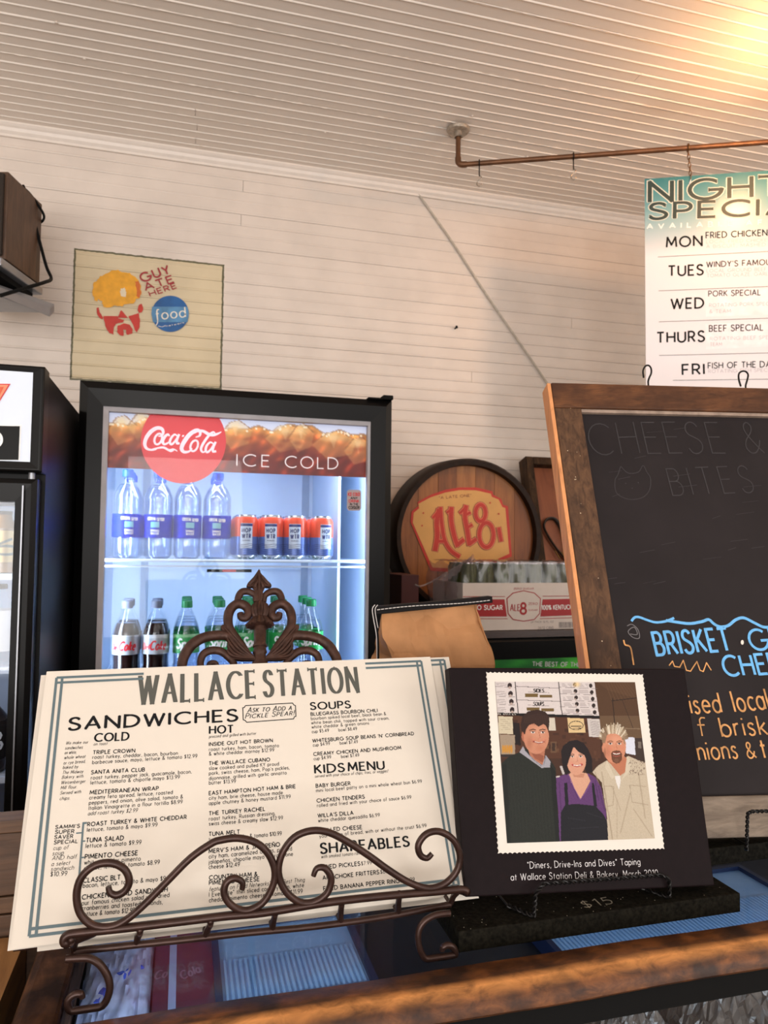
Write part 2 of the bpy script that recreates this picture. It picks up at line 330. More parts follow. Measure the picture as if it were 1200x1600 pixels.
def ribbon(pts, wf, closed=False, taper=False):
    if not hasattr(wf, '__len__') and not closed:   # break the stroke at sharp corners so that it keeps its width
        for i in range(1, len(pts)-1):
            a = np.array(pts[i], float)-pts[i-1]; b = np.array(pts[i+1], float)-pts[i]
            la, lb = np.linalg.norm(a), np.linalg.norm(b)
            if la > 1e-9 and lb > 1e-9 and (a@b)/(la*lb) < .25:
                w = (wf(a/la) if callable(wf) else wf)*.35; w2 = (wf(b/lb) if callable(wf) else wf)*.35
                return ribbon(list(pts[:i])+[tuple(np.array(pts[i])+a/la*min(w, la))], wf)+ribbon([tuple(np.array(pts[i])-b/lb*min(w2, lb))]+list(pts[i+1:]), wf)
    """flat ribbon quads along a 2D polyline; wf(dir) or number gives the width"""
    P = [np.array(p, float) for p in pts]; n = len(P); Lf = []; Rt = []
    for i in range(n):
        a = P[i]-P[i-1] if i else (P[0]-P[-2] if closed else P[1]-P[0]); b = P[i+1]-P[i] if i < n-1 else (P[1]-P[0] if closed else a)
        a = a/(np.linalg.norm(a)+1e-12); b = b/(np.linalg.norm(b)+1e-12)
        na = np.array([-a[1], a[0]]); nb = np.array([-b[1], b[0]]); t = na+nb; t /= np.linalg.norm(t)+1e-12
        d = a+b; d /= np.linalg.norm(d)+1e-12
        w = (wf(d) if callable(wf) else (wf[i] if hasattr(wf, '__len__') else wf))/2
        k = w/max(.5, abs(t@na)); Lf.append(P[i]+t*k); Rt.append(P[i]-t*k)
    return [[Lf[i], Rt[i], Rt[i+1], Lf[i+1]] for i in range(n-1)]
def text2d(s, H, L=None, w=.12, sb=.27, contrast=1, serif=0, slant=0, seg=6, jit=0, xs=1, smallcaps=False):
    """polygons of a line of text, baseline at the origin; L fits the whole line to that width"""
    A = 0; gl = []
    for i, ch in enumerate(s):
        sc = 1
        if smallcaps and ch.islower(): sc = .8; ch = ch.upper()
        g = glyph(ch, seg); gl.append((g, sc)); A += g[0]*sc+(sb if i < len(s)-1 else 0)
    if L: xs = L/(H*A)
    x = 0; out = []
    wm = H*w; 
    def wf(d): return wm*(1-(1-contrast)*(1-abs(d[1])))
    for (gw, st), sc in gl:
        rot = (random.random()-.5)*jit; dy = (random.random()-.5)*jit*.3
        allp = []
        for q in st:
            pq = [((x+px*sc*H*xs+slant*(py*sc)*H), (py*sc+dy)*H+rot*px*H*.5) for px, py in q]; allp.append(pq)
        for j, pq in enumerate(allp):
            out += ribbon(pq, wf, closed=(abs(pq[0][0]-pq[-1][0])+abs(pq[0][1]-pq[-1][1])) < 1e-6)
            if serif and len(pq) > 1:
                for e, nx in ((0, 1), (-1, -2)):
                    p, q = pq[e], pq[nx]; dx, dy_ = p[0]-q[0], p[1]-q[1]
                    if any(math.hypot(p[0]-r[0], p[1]-r[1]) < H*.12 for jj, o_ in enumerate(allp) if jj != j for r in o_): continue
                    z = H*serif; th = wm*.3
                    if abs(dy_) >= abs(dx)*.9: out.append([(p[0]-z, p[1]-th/2), (p[0]+z, p[1]-th/2), (p[0]+z, p[1]+th/2), (p[0]-z, p[1]+th/2)])
                    else: out.append([(p[0]-th/2, p[1]-z), (p[0]+th/2, p[1]-z), (p[0]+th/2, p[1]+z), (p[0]-th/2, p[1]+z)])
        x += (gw*sc+sb)*H*xs
    return out, x-sb*H*xs
def xform(polys, p0, p1=None, ang=0):
    if p1 is not None: ang = math.atan2(p1[1]-p0[1], p1[0]-p0[0])
    c, s = math.cos(ang), math.sin(ang)
    return [[(p0[0]+x*c-y*s, p0[1]+x*s+y*c) for x, y in q] for q in polys]
def line(P, s, a, b, H, **k):                    # text from pixel a to pixel b measured on the plane
    p0 = P.uv(*a); p1 = P.uv(*b); L = math.hypot(p1[0]-p0[0], p1[1]-p0[1])
    return xform(text2d(s, H, L=L, **k)[0], p0, p1)
def plines(P, pts, w, sm=0):
    q = [P.uv(*p) for p in pts]
    if sm: q = [tuple(x) for x in smooth_path(q, sm)]
    return ribbon(q, w)
def line_objs(name, P, items, m, parent, h=.0002, **k):   # one object per line of lettering
    for q in items: obj(name, M().flats(P.at, q, h), m, parent, **k)
def prn(name, P, polys, m, parent, h=.0004, **k): return obj(name, M().flats(P.at, polys, h), m, parent, **k)
def sq(ox, oy, s): return lambda x, y: (ox+x/s, oy+y/s)   # crop coordinates -> frame

# ------------------------------------------------------------------ painter for flat prints (colour per point of a fine grid)
class Paint:
    def __init__(s, X, Y, base):
        s.X = X; s.Y = Y; s.c = np.zeros((len(X), 3)); s.c[:] = base
    def mask(s, pts):
        x, y = s.X, s.Y; ins = np.zeros(len(x), bool); n = len(pts)
        for i in range(n):
            x0, y0 = pts[i]; x1, y1 = pts[(i+1) % n]
            if y0 == y1: continue
            k = ((y0 > y) != (y1 > y)) & (x < (x1-x0)*(y-y0)/(y1-y0)+x0); ins ^= k
        return ins
    def put(s, m, col, a=1, n=0):
        k = a*m.astype(float); col = np.array(col, float)
        cc = col[None, :] + (RNG.normal(0, n, (len(s.X), 1)) if n else 0)
        s.c = s.c*(1-k[:, None])+cc*k[:, None]
    def poly(s, pts, col, a=1, n=0): s.put(s.mask(pts), col, a, n)
    def ell(s, cx, cy, rx, ry, col, a=1, rot=0, soft=0, n=0):
        c, q = math.cos(R(rot)), math.sin(R(rot)); dx, dy = s.X-cx, s.Y-cy
        d = np.hypot((dx*c+dy*q)/rx, (-dx*q+dy*c)/ry)
        m = np.clip((1-d)/soft, 0, 1) if soft else (d < 1)
        s.put(m, col, a, n)
    def rect(s, x0, y0, x1, y1, col, a=1, n=0): s.put((s.X > x0) & (s.X < x1) & (s.Y > y0) & (s.Y < y1), col, a, n)
    def line(s, pts, w, col, a=1):
        for (x0, y0), (x1, y1) in zip(pts[:-1], pts[1:]):
            t = np.clip(((s.X-x0)*(x1-x0)+(s.Y-y0)*(y1-y0))/((x1-x0)**2+(y1-y0)**2+1e-9), 0, 1)
            s.put(np.hypot(s.X-x0-t*(x1-x0), s.Y-y0-t*(y1-y0)) < w/2, col, a)
def grid_print(name, P, cornersUV, nu, nv, painter, m, parent, h, cornersX):
    """cornersUV: TL,TR,BR,BL on the plane; cornersX: the same four in drawing coordinates"""
    u, v = np.meshgrid(np.linspace(0, 1, nu), np.linspace(0, 1, nv)); u = u.ravel(); v = v.ravel()
    def bil(c):
        c = np.array(c, float); return (c[0][None]*((1-u)*(1-v))[:, None]+c[1][None]*(u*(1-v))[:, None]+c[2][None]*(u*v)[:, None]+c[3][None]*((1-u)*v)[:, None])
    ab = bil(cornersUV); xy = bil(cornersX); col = painter(xy[:, 0], xy[:, 1])
    pts = P.o[None]+ab[:, :1]*P.u[None]+ab[:, 1:]*P.v[None]+P.n[None]*h
    i = np.arange(nu*nv).reshape(nv, nu); q = np.stack([i[:-1, :-1], i[1:, :-1], i[1:, 1:], i[:-1, 1:]], -1).reshape(-1, 4)
    me = bpy.data.meshes.new(name); me.from_pydata(pts.tolist(), [], q.tolist()); me.materials.append(m)
    c = np.clip(col/255, 0, 1); c = np.where(c <= .04045, c/12.92, ((c+.055)/1.055)**2.4)
    ca = me.color_attributes.new('Col', 'FLOAT_COLOR', 'POINT'); ca.data.foreach_set('color', np.concatenate([c, np.ones((len(c), 1))], 1).ravel().astype(np.float32))
    return link(name, me, parent)

# ================================================================== the room
ZC, YW, ZG = 2.94, 2.7, 1.10
m_ceil = mat('ceiling_paint', (234, 224, 214), .38, var=.03, scale=5, bump=.2)
m_wall = paintwall(); m_white = mat('white_paint', (232, 222, 213), .45, var=.03)
m_plain = mat('plaster', (214, 204, 192), .8, var=.03); m_floor = wood('floorboards', (120, 84, 54), (70, 46, 28), 0)
m_black = mat('black_enamel', (9, 8, 8), .4, var=.05, spec=.15); m_matte = mat('matte_black', (8, 8, 8), .8, var=.1, spec=.2)
def shell(name, *b, m=None): return obj(name, M().box(*b), m or m_plain, kind='structure', center=False)
shell('floor', -4, 5, -3, 3, -.1, 0, m=m_floor)
wall = shell('wall_back', -4, 5, YW+.012, YW+.15, 0, ZC+.1)
ceil = shell('ceiling', -4, 5, -3, YW+.15, ZC+.012, ZC+.1, m=m_ceil)
shell('wall_left', -4.1, -4, -3, 3, 0, ZC); shell('wall_right', 5, 5.1, -3, 3, 0, ZC)
fw = M()                                          # shop front behind the camera: piers, header and apron round three openings
fw.box(-4, 5, -3, -2.9, 0, .5); fw.box(-4, 5, -3, -2.9, 2.75, ZC)
for x0, x1 in ((-4, -3.4), (-.9, -.5), (1.9, 2.3), (4.4, 5)): fw.box(x0, x1, -3, -2.9, .5, 2.75)
obj('wall_front', fw, m_plain, kind='structure', center=False)
PW = .0436
def plank_profile(w, gap=.0006, t=.011, bead=.0026):   # (across, height) seen from the end; height grows into the room
    gap = .0003; q = [(gap, 0), (gap, t-.0009), (gap+.001, t)]
    q += [(w-.0085, t), (w-.0078, t-.0025), (w-.0072, t-.0005)]
    q += [(w-.0058, t+bead-.0012), (w-.004, t+bead), (w-.0022, t+bead-.0012), (w-gap-.0003, t-.0009), (w-gap, 0)]
    return q
def plank_mesh(kind, L):
    pr = plank_profile(PW) if kind == 'ceiling' else [(.0003, 0), (.0003, .0098), (.0011, .011), (PW-.0075, .011), (PW-.0068, .0101), (PW-.006, .0108), (PW-.0035, .0114), (PW-.0012, .0106), (PW-.0003, .0096), (PW-.0003, 0)]
    n = len(pr); mb = M()
    f = (lambda x, a, h: (x, -a, -h)) if kind == 'ceiling' else (lambda x, a, h: (x, -h, -a))
    mb.add([f(x, a, h) for x in (0, L) for a, h in pr], [tuple(range(n)), tuple(range(n, 2*n))[::-1]]+[(i, n+i, n+(i+1) % n, (i+1) % n) for i in range(n)])
    return mesh('plank', mb, m_ceil if kind == 'ceiling' else m_wall)
def planks(kind, parent, start, count, joints, base):
    cache = {}
    for i in range(count):
        s = start-i*PW+random.uniform(-.0004, .0004); d = random.uniform(-.0006, .0006)
        cuts = [-3.2]+joints.get(i, [])+[4.6]
        for a, b in zip(cuts[:-1], cuts[1:]):
            L = round(b-a-.0015, 4)
            me = cache.setdefault(L, plank_mesh(kind, L))
            o = link('plank', me, parent)
            o.location = (a, s, base+d) if kind == 'ceiling' else (a, base+d, s)
jx = atz(308, 150, ZC)[0]; jw = aty(380, 300, YW)[0]
planks('ceiling', ceil, YW-.02, 46, {1: [jx], 3: [jx+.004], 5: [jx-.003], 18: [1.3, 3.0], 25: [-.2], 9: [2.2], 13: [-1.2]}, ZC+.012)
planks('wall', wall, ZC-.03, 45, {1: [jw], 4: [jw-.005], 10: [1.55], 16: [1.1], 22: [.75], 7: [2.6]}, YW+.012)
obj('ceiling_board', M().box(-4, 5, -3, YW-.02-46*PW, ZC-.001, ZC+.013), m_ceil, ceil)
# crown moulding along the wall
pr = [(0, 0), (-.034, 0), (-.034, -.006), (-.028, -.012), (-.022, -.016), (-.018, -.026), (-.01, -.034), (-.009, -.042), (0, -.042)]
tr = M(); n = len(pr)
tr.add([(x, YW+a, ZC+h+.001) for x in (-3.9, 4.9) for a, h in pr], [tuple(range(n)), tuple(range(n, 2*n))[::-1]]+[(i, (i+1) % n, n+(i+1) % n, n+i) for i in range(n)])
obj('trim_1', tr, m_white, kind='structure', center=False)
# nail heads / paint lumps
lump = M()
for px, py in ((738, 181), (313, 228), (88, 35), (508, 207), (824, 245), (132, 92)):
    c = atz(px, py, ZC-.002); lump.sphere(c, .005, 8, 4, .5)
for jy in (5, 9, 16, 22):                         # thick paint lips along a few joints
    y_ = YW-.02-jy*PW; q = [(x, y_+random.uniform(-.0006, .0006), ZC-.0012) for x in np.arange(-1.6, 2.6, .012)]
    obj('paint_lip', M().tube(q, [random.choice((.0006, .001, .0016, .0024)) for _ in q], 5), m_ceil, ceil, smooth=True)
obj('paint_drip', lump, m_ceil, ceil, smooth=True, kind='stuff')
nl = M(); c = aty(711, 513, YW); nl.tube([(c[0], c[1]+.01, c[2]), (c[0], c[1]-.018, c[2]-.002)], .003, 8); nl.lathe([(.001, -.001), (.006, 0), (.001, .002)], (c[0], c[1]-.018, c[2]), 10, axis=1)
o = obj('nail', nl, m_matte, label='small dark nail sticking out of the bare white plank wall', cat='nail')
# thin cord painted over on the wall
a = aty(646, 292, YW-.006); b = aty(868, 618, YW-.006)
pts = [a+(b-a)*t+np.array([.012*math.sin(t*9)*t*(1-t)*1.5, 0, .02*math.sin(t*5)*(1-t)*t]) for t in np.linspace(0, 1, 26)]
obj('wall_cable', M().tube(pts, .0045, 6), mat('cord_paint', (186, 176, 162), .6, var=.15, scale=80), smooth=True,
    label='thin painted over cable running diagonally down the white plank wall', cat='cable')

# painted stencil on the wall (paint on the planks: part of the wall)
PWALL = Plane((0, YW-.0028, 0), (1, 0, 0), (0, 0, 1)); g = sq(140, 400, 7.06)
m_yel = mat('yellow_paint', (232, 165, 40), .5, var=.12, scale=40); m_red = mat('red_paint', (196, 52, 40), .5, var=.1, scale=40)
m_crim = mat('crimson_paint', (160, 44, 52), .5); m_blu = mat('blue_paint', (28, 88, 150), .45, var=.2, scale=25); m_crm = mat('cream_paint', (226, 212, 186), .5)
def wp(pts): return [PWALL.uv(*g(*p)) for p in pts]
def rough_edge(pts, amp, n=4):
    out = []
    for i in range(len(pts)):
        a, b = pts[i], pts[(i+1) % len(pts)]
        for k in range(n): t = k/n; out.append((a[0]+(b[0]-a[0])*t+random.uniform(-amp, amp), a[1]+(b[1]-a[1])*t+random.uniform(-amp, amp)))
    return out
hair = [(40, 300), (90, 262), (112, 225), (180, 200), (240, 165), (310, 152), (360, 178), (440, 182), (500, 230), (545, 275), (562, 330), (570, 400), (548, 468), (505, 480), (490, 522), (400, 530), (355, 556), (280, 550), (215, 572), (150, 566), (136, 505), (100, 470), (80, 512), (48, 480), (35, 400)]
st = obj('stencil_hair', M().flats(PWALL.at, [wp(rough_edge(hair, 7))], .0002), m_yel, wall, label='yellow spray painted stencil hair')
obj('stencil_shading', M().flats(PWALL.at, [wp(rough_edge([(500, 285), (545, 280), (560, 350), (566, 420), (545, 465), (515, 440), (520, 370)], 6))], .0006), mat('orange_paint', (206, 104, 38), .5), wall)
obj('stencil_gap', M().flats(PWALL.at, [wp(rough_edge([(345, 365), (385, 350), (405, 400), (400, 455), (350, 445), (335, 400)], 5))], .0006), m_crm, wall)
face = [[(75, 575), (100, 568), (112, 620), (150, 680), (142, 700), (108, 680), (82, 640)], [(545, 540), (578, 528), (592, 580), (575, 622), (545, 632), (528, 600)],
        [(150, 662), (310, 665), (320, 690), (380, 705), (372, 732), (290, 748), (266, 790), (262, 868), (220, 850), (180, 792), (160, 722)],
        [(320, 655), (345, 602), (365, 608), (420, 682), (310, 682)], [(430, 665), (540, 630), (555, 700), (550, 780), (520, 847), (498, 810), (470, 740), (440, 690)],
        [(310, 770), (378, 742), (440, 758), (472, 800), (472, 850), (424, 872), (402, 860), (402, 815), (372, 812), (376, 882), (330, 872), (302, 840)]]
obj('stencil_face', M().flats(PWALL.at, [wp(rough_edge(q, 3, 3)) for q in face], .0004), m_red, wall, label='red stencil lower face with beard and sunglasses')
tp = []
for s, a, b, H in (('GUY', (580, 285), (892, 190), .030), ('ATE', (622, 385), (930, 285), .025), ('HERE', (672, 446), (960, 352), .0185)):
    tp += line(PWALL, s, g(*a), g(*b), H, w=.2, sb=.3, jit=.25, seg=8)
obj('stencil_lettering', M().flats(PWALL.at, tp, .0004), m_crim, wall, label='crimson handwritten stencil words')
disc = [(890+205*math.cos(2*PI*i/40), 638+200*math.sin(2*PI*i/40)) for i in range(40)]
obj('stencil_disc', M().flats(PWALL.at, [wp(disc)], .0004), m_blu, wall, label='round blue stencil badge')
obj('stencil_band', M().flats(PWALL.at, [wp([(690, 560), (1080, 560), (1095, 640), (1080, 730), (700, 730), (682, 640)])], .0006), mat('pale_blue_paint', (84, 138, 182), .5, var=.25, scale=30), wall)
fp = line(PWALL, 'food', g(735, 705), g(1058, 672), .036, w=.13, slant=.1, seg=12, contrast=.7) + plines(PWALL, [g(*p) for p in ((752, 690), (748, 740), (730, 768))], .003, 3)
fp += plines(PWALL, [g(*p) for p in ((755, 772), (800, 782), (840, 765))], .0016, 3)+line(PWALL, 'network', g(845, 782), g(1045, 742), .0052, w=.2)
obj('stencil_script', M().flats(PWALL.at, fp, .0008), mat('white_stencil', (236, 228, 214), .5), wall)

# ================================================================== pipe rail on the ceiling
ZP = 2.81; fl = atz(716, 200, ZC); p0 = atz(722, 256, ZP); el = np.array([fl[0], fl[1], ZP]); p1 = atz(1200, 222, ZP)
dirp = (p1-el); dirp[2] = 0; dirp /= np.linalg.norm(dirp); yawp = math.atan2(dirp[1], dirp[0])
m_pipe = mat('aged_copper_pipe', (112, 78, 54), .45, .55, var=.25, scale=25); m_fl = mat('galvanised_flange', (168, 156, 142), .5, .5, var=.3, scale=90, bump=.6)
rail = thing('pipe_rail', 'copper coloured pipe rail hung from the plank ceiling by a round flange', 'pipe', (fl[0], fl[1], ZP-.01))
end = el+dirp*1.9
obj('flange', M().lathe([(.001, -.012), (.014, -.012), (.016, -.028), (.012, -.03), (.013, -.012), (.036, -.01), (.04, -.004), (.04, 0), (.001, 0)][::-1], (fl[0], fl[1], ZC-.004), 24), m_fl, rail, smooth=True, label='rusty galvanised flange')
obj('drop_pipe', M().tube([(fl[0], fl[1], ZC-.01), (fl[0], fl[1], ZP+.02)], .0085, 12), m_pipe, rail, smooth=True)
obj('elbow', M().tube([el+np.array([0, 0, .026])]+[el+dirp*(.016*(1-math.cos(t)))+np.array([0, 0, .016*(1-math.sin(t))]) for t in np.linspace(0, PI/2, 7)]+[el+dirp*.03], [.0105]*9, 12), m_pipe, rail, smooth=True)
obj('long_pipe', M().tube([el+dirp*.02, end], .0085, 12), m_pipe, rail, smooth=True)
def on_pipe(px):                                  # parameter of the pipe point seen at column px
    lo, hi = 0, 1.9
    for _ in range(40):
        mi = (lo+hi)/2; q = el+dirp*mi; c = AX@(q-CAM); x = 600+F*c[0]/c[2]
        if x < px: lo = mi
        else: hi = mi
    return el+dirp*lo
m_iron = mat('black_iron', (30, 24, 20), .5, .6, var=.2, scale=60); m_steel = mat('zinc_steel', (150, 140, 128), .35, .9, var=.1)
def s_hook(q, name_label, group):
    h = thing('s_hook', name_label, 'hook', q-np.array([0, 0, .07]), group)
    lp = [q+np.array([0, .0, .0])+np.array([-dirp[1], dirp[0], 0])*(.0115*math.sin(t))+np.array([0, 0, .0115*math.cos(t)]) for t in np.linspace(0, 2*PI, 14)]
    obj('wire_loop', M().tube(lp[:-1], .0022, 6, closed=True).tube([q-np.array([0, 0, .011]), q-np.array([0, 0, .045])], .0022, 6), m_iron, h, smooth=True)
    s = [(0, 0), (.006, -.003), (.007, -.01), (.001, -.015), (-.006, -.021), (-.008, -.03), (-.002, -.037), (.006, -.035), (.008, -.027)]
    sp = smooth_path([q+dirp*(a)+np.array([0, 0, -.043+b]) for a, b in s], 4)
    obj('hook_bend', M().tube(sp, .0018, 6), m_steel, h, smooth=True, label='zinc S shaped hook')
s_hook(on_pipe(749), 'empty S hook on the pipe rail, the one close to the elbow', 'S hooks on the pipe rail')
s_hook(on_pipe(896), 'empty S hook on the pipe rail, between elbow and poster chain', 'S hooks on the pipe rail')

# ================================================================== hanging poster
qc = on_pipe(1075)
PO = Plane(qc-np.array([0, 0, .12]), dirp, (0, 0, 1)); u0, v0 = PO.uv(1007, 280); ub, vb = PO.uv(1012, 596)
pw, ph = .66, .86
PO = Plane(PO.at(u0, v0), PO.u, PO.v)
po = thing('specials_poster', 'teal topped white poster of nightly specials hanging from the pipe', 'poster', PO.at(pw/2, -ph))
def poster_paint(X, Y):
    p = Paint(X, Y, (236, 234, 240)); t = np.clip(1-Y/.26, 0, 1)[:, None]
    p.c = p.c*(1-t)+np.array([[30, 112, 124]])*t
    return p.c
grid_print('poster_sheet', PO, [(0, 0), (pw, 0), (pw, -ph), (0, -ph)], 8, 60, poster_paint, vcol('poster_print', .3, spec=.6), po, .0016, [(0, 0), (pw, 0), (pw, ph), (0, ph)])
obj('backing_board', M().pbox(PO, 0, pw, -ph, 0, -.002, .0012), mat('poster_edge', (225, 228, 232), .5), po)
k = sq(960, 250, 4.325); m_ink = mat('black_ink', (18, 18, 20), .7, var=0, spec=.2); m_dkt = mat('dark_teal_ink', (22, 52, 54), .5); m_wht = mat('white_ink', (240, 240, 240), .5); m_gry = mat('grey_ink', (196, 192, 200), .6)
def pl(s, a, b, Hpx, **kw):
    H = abs(PO.uv(*k(a[0], a[1]-Hpx))[1]-PO.uv(*k(*a))[1]); return line(PO, s, k(*a), k(*b), H, **kw)
big = lambda w, sf: (pl('NIGH', (238, 284), (925, 248), 130, w=w, serif=sf, contrast=.75, seg=12)+pl('TLY', (975, 246), (1560, 215), 130, w=w, serif=sf, contrast=.75, seg=12), pl('SPECIALS', (238, 400), (1530, 355), 102, w=w*1.15, serif=sf, contrast=.75, seg=12))
line_objs('title_outline', PO, big(.31, .13), mat('pale_glow_ink', (214, 222, 214), .5), po, .0019)
line_objs('title', PO, big(.21, .1), m_dkt, po, .0022)
prn('subtitle', PO, pl('AVAILABLE AFTER 4PM', (220, 466), (1500, 420), 30, w=.26, sb=.8), m_wht, po, .0022)
tx = []
for s, a, b, H in (('MON', (352, 592), (590, 580), 66), ('TUES', (365, 785), (597, 776), 66), ('WED', (383, 1006), (600, 1000), 66), ('THURS', (288, 1236), (606, 1226), 68), ('FRI', (460, 1453), (606, 1447), 68)): prn('day_name', PO, pl(s, a, b, H, w=.17, seg=10, sb=.3), m_ink, po, .0022)
for s, a, b, H in (('FRIED CHICKEN', (618, 531), (1030, 512), 40), ('& SIDES', (1060, 511), (1280, 500), 40), ("WINDY'S FAMOUS", (622, 726), (1085, 708), 36), ('MEATLOAF', (1110, 707), (1400, 696), 36), ('PORK SPECIAL', (635, 923), (985, 914), 36), ('BEEF SPECIAL', (640, 1160), (1003, 1152), 40), ('FISH OF THE DAY', (632, 1410), (1090, 1398), 38)): prn('dish_name', PO, pl(s, a, b, H, w=.15), m_ink, po, .0022)
gt = []
for s, a, b in (('LOCAL FRIED CHICKEN HALF WITH', (620, 566), (1290, 545)), ('A BISCUIT, MASHED TATERS', (620, 597), (1200, 578)), ('LOCAL GROUND BEEF & PORK', (622, 762), (1180, 745)), ('TOMATO GLAZE, GARLIC MASH', (624, 794), (1190, 776)), ('ROTATING PORK SPECIAL', (640, 994), (1100, 982)), ('& TEAM', (642, 1036), (785, 1032)), ('ROTATING BEEF SPECIAL', (646, 1220), (1130, 1208)), ('TEAM', (646, 1258), (725, 1256)), ('ROTATING FISH SPECIAL', (634, 1440), (1090, 1430))): gt += pl(s, a, b, 22, w=.12)
prn('small_lettering', PO, gt, m_gry, po, .0022, kind='stuff')
ru = []
for a, b in (((293, 657), (1600, 592)), ((297, 886), (1600, 834)), ((300, 1095), (1600, 1052)), ((302, 1322), (1600, 1292)), ((395, 1490), (1600, 1475))): ru += plines(PO, [k(*a), k(*b)], .0016)
prn('rule_line', PO, ru, mat('rule_ink', (96, 98, 100), .6), po, .0022)
pt = [[PO.uv(*k(*q)) for q in w_] for w_ in (((612, 890), (1500, 850), (1500, 1030), (618, 1060)), ((612, 1110), (1500, 1075), (1500, 1240), (618, 1280)))]
prn('taped_strip', PO, pt, mat('label_paper', (246, 240, 246), .5), po, .0018)
# chain: each link its own
ch = thing('poster_chain', 'short brass chain holding the poster on the pipe', 'chain', PO.at(*PO.uv(1079, 282)), None)
cb = PO.at(PO.uv(1079, 279)[0], -.012, .004); ct = qc-np.array([0, 0, .01]); m_br = mat('old_brass', (120, 86, 50), .4, .85, var=.2)
lp = [qc+np.array([-dirp[1], dirp[0], 0])*(.0115*math.sin(t))+np.array([0, 0, .0115*math.cos(t)]) for t in np.linspace(0, 2*PI, 14)]
obj('top_loop', M().tube(lp[:-1], .003, 6, closed=True), m_br, ch, smooth=True)
NL = 7
for i in range(NL):
    c = ct+(cb-ct)*((i+.5)/NL); hl = np.linalg.norm(cb-ct)/NL*.68; ax = dirp if i % 2 else np.array([-dirp[1], dirp[0], 0])
    q = [c+ax*(.0042*math.cos(t))+np.array([0, 0, hl*math.sin(t)]) for t in np.linspace(0, 2*PI, 11)][:-1]
    obj('link', M().tube(q, .0013, 5, closed=True), m_br, ch, smooth=True)
obj('zip_tie', M().tube([cb, PO.at(PO.uv(1078, 284)[0], -.02, .004), PO.at(PO.uv(1077, 288)[0], -.026, .003)], .0018, 5), m_wht, ch, smooth=True, label='white plastic tie')

# ================================================================== speaker on a bracket, top left
sa, ca = math.sin(R(16.2)), math.cos(R(16.2)); DR = np.array([sa, ca, 0]); DX = np.array([ca, -sa, 0])
s0 = aty(12, 267, 2.2); zt = s0[2]; zb = aty(12, 404, 2.2)[2]
m_vin = wood('speaker_veneer', (92, 66, 48), (60, 42, 32), 2, 8, .5, 6); m_gr = mat('speaker_grille', (42, 33, 27), .9, var=.3, scale=300, bump=.6)
PS = Plane(s0-np.array([0, 0, zt-zb]), -DX, (0, 0, 1))
sp = thing('wall_speaker', 'brown box speaker high on the wall beside the painted stencil', 'speaker', s0-DX*.12+DR*.1-np.array([0, 0, zt-zb]))
def obox(mb, a0, a1, b0, b1, z0, z1, o=s0):         # oriented box: a along DX, b along DR
    P_ = lambda a, b, z: (o[0]+DX[0]*a+DR[0]*b, o[1]+DX[1]*a+DR[1]*b, z)
    return mb.add([P_(a, b, z) for z in (z0, z1) for b in (b0, b1) for a in (a0, a1)], [(0, 2, 3, 1), (4, 5, 7, 6), (0, 1, 5, 4), (2, 6, 7, 3), (0, 4, 6, 2), (1, 3, 7, 5)])
obj('cabinet', obox(M(), -.26, 0, .004, .2, zb, zt), m_vin, sp, bevel=.002)
obj('grille', obox(M(), -.25, -.008, -.006, .004, zb+.008, zt-.008), m_gr, sp, bevel=.002)
obj('back_panel', obox(M(), -.25, -.01, .2, .215, zb+.02, zt-.02), m_matte, sp)
sh = thing('bracket_tray', 'grey metal bracket tray carrying the brown wall speaker', 'bracket', s0-DX*.12+DR*.1-np.array([0, 0, zt-zb+.07]))
m_gm = mat('grey_metal', (150, 152, 158), .35, .6, var=.05)
obj('tray_plate', obox(M(), -.3, .002, -.02, .22, zb-.028, zb-.004), m_gm, sh, bevel=.004)
obj('tray_recess', obox(M(), -.28, -.02, -.012, .2, zb-.045, zb-.029), m_matte, sh)
bb = M(); q = [(-.3, -.02, zb-.075), (-.06, -.02, zb-.075), (.03, .21, zb-.085), (.03, .24, zb-.06), (-.3, .24, zb-.06)]
f3 = lambda a, b, z: (s0[0]+DX[0]*a+DR[0]*b, s0[1]+DX[1]*a+DR[1]*b, z)
bb.prism([f3(a, b, z-.014) for a, b, z in q], [f3(a, b, z+.014) for a, b, z in q]); obj('lower_arm', bb, m_gm, sh, bevel=.003)
def cable(pts, r, nm, lb, m=m_matte):
    obj(nm, M().tube(smooth_path([aty(*p) for p in pts], 5), r, 6), m, smooth=True, label=lb, cat='cable')
cable([(28, 290, 2.3), (42, 298, 2.33), (58, 318, 2.36), (69, 338, 2.38), (62, 347, 2.4), (52, 330, 2.42), (44, 306, 2.42)], .004, 'speaker_cable', 'black cable looping off the upper corner of the brown speaker')
cable([(36, 290, 2.3), (48, 325, 2.36), (60, 370, 2.37), (72, 415, 2.37), (80, 435, 2.33), (70, 441, 2.2), (40, 450, 2.12), (0, 462, 2.08)], .005, 'speaker_cable', 'black cable hanging down the speaker side and across under its tray')

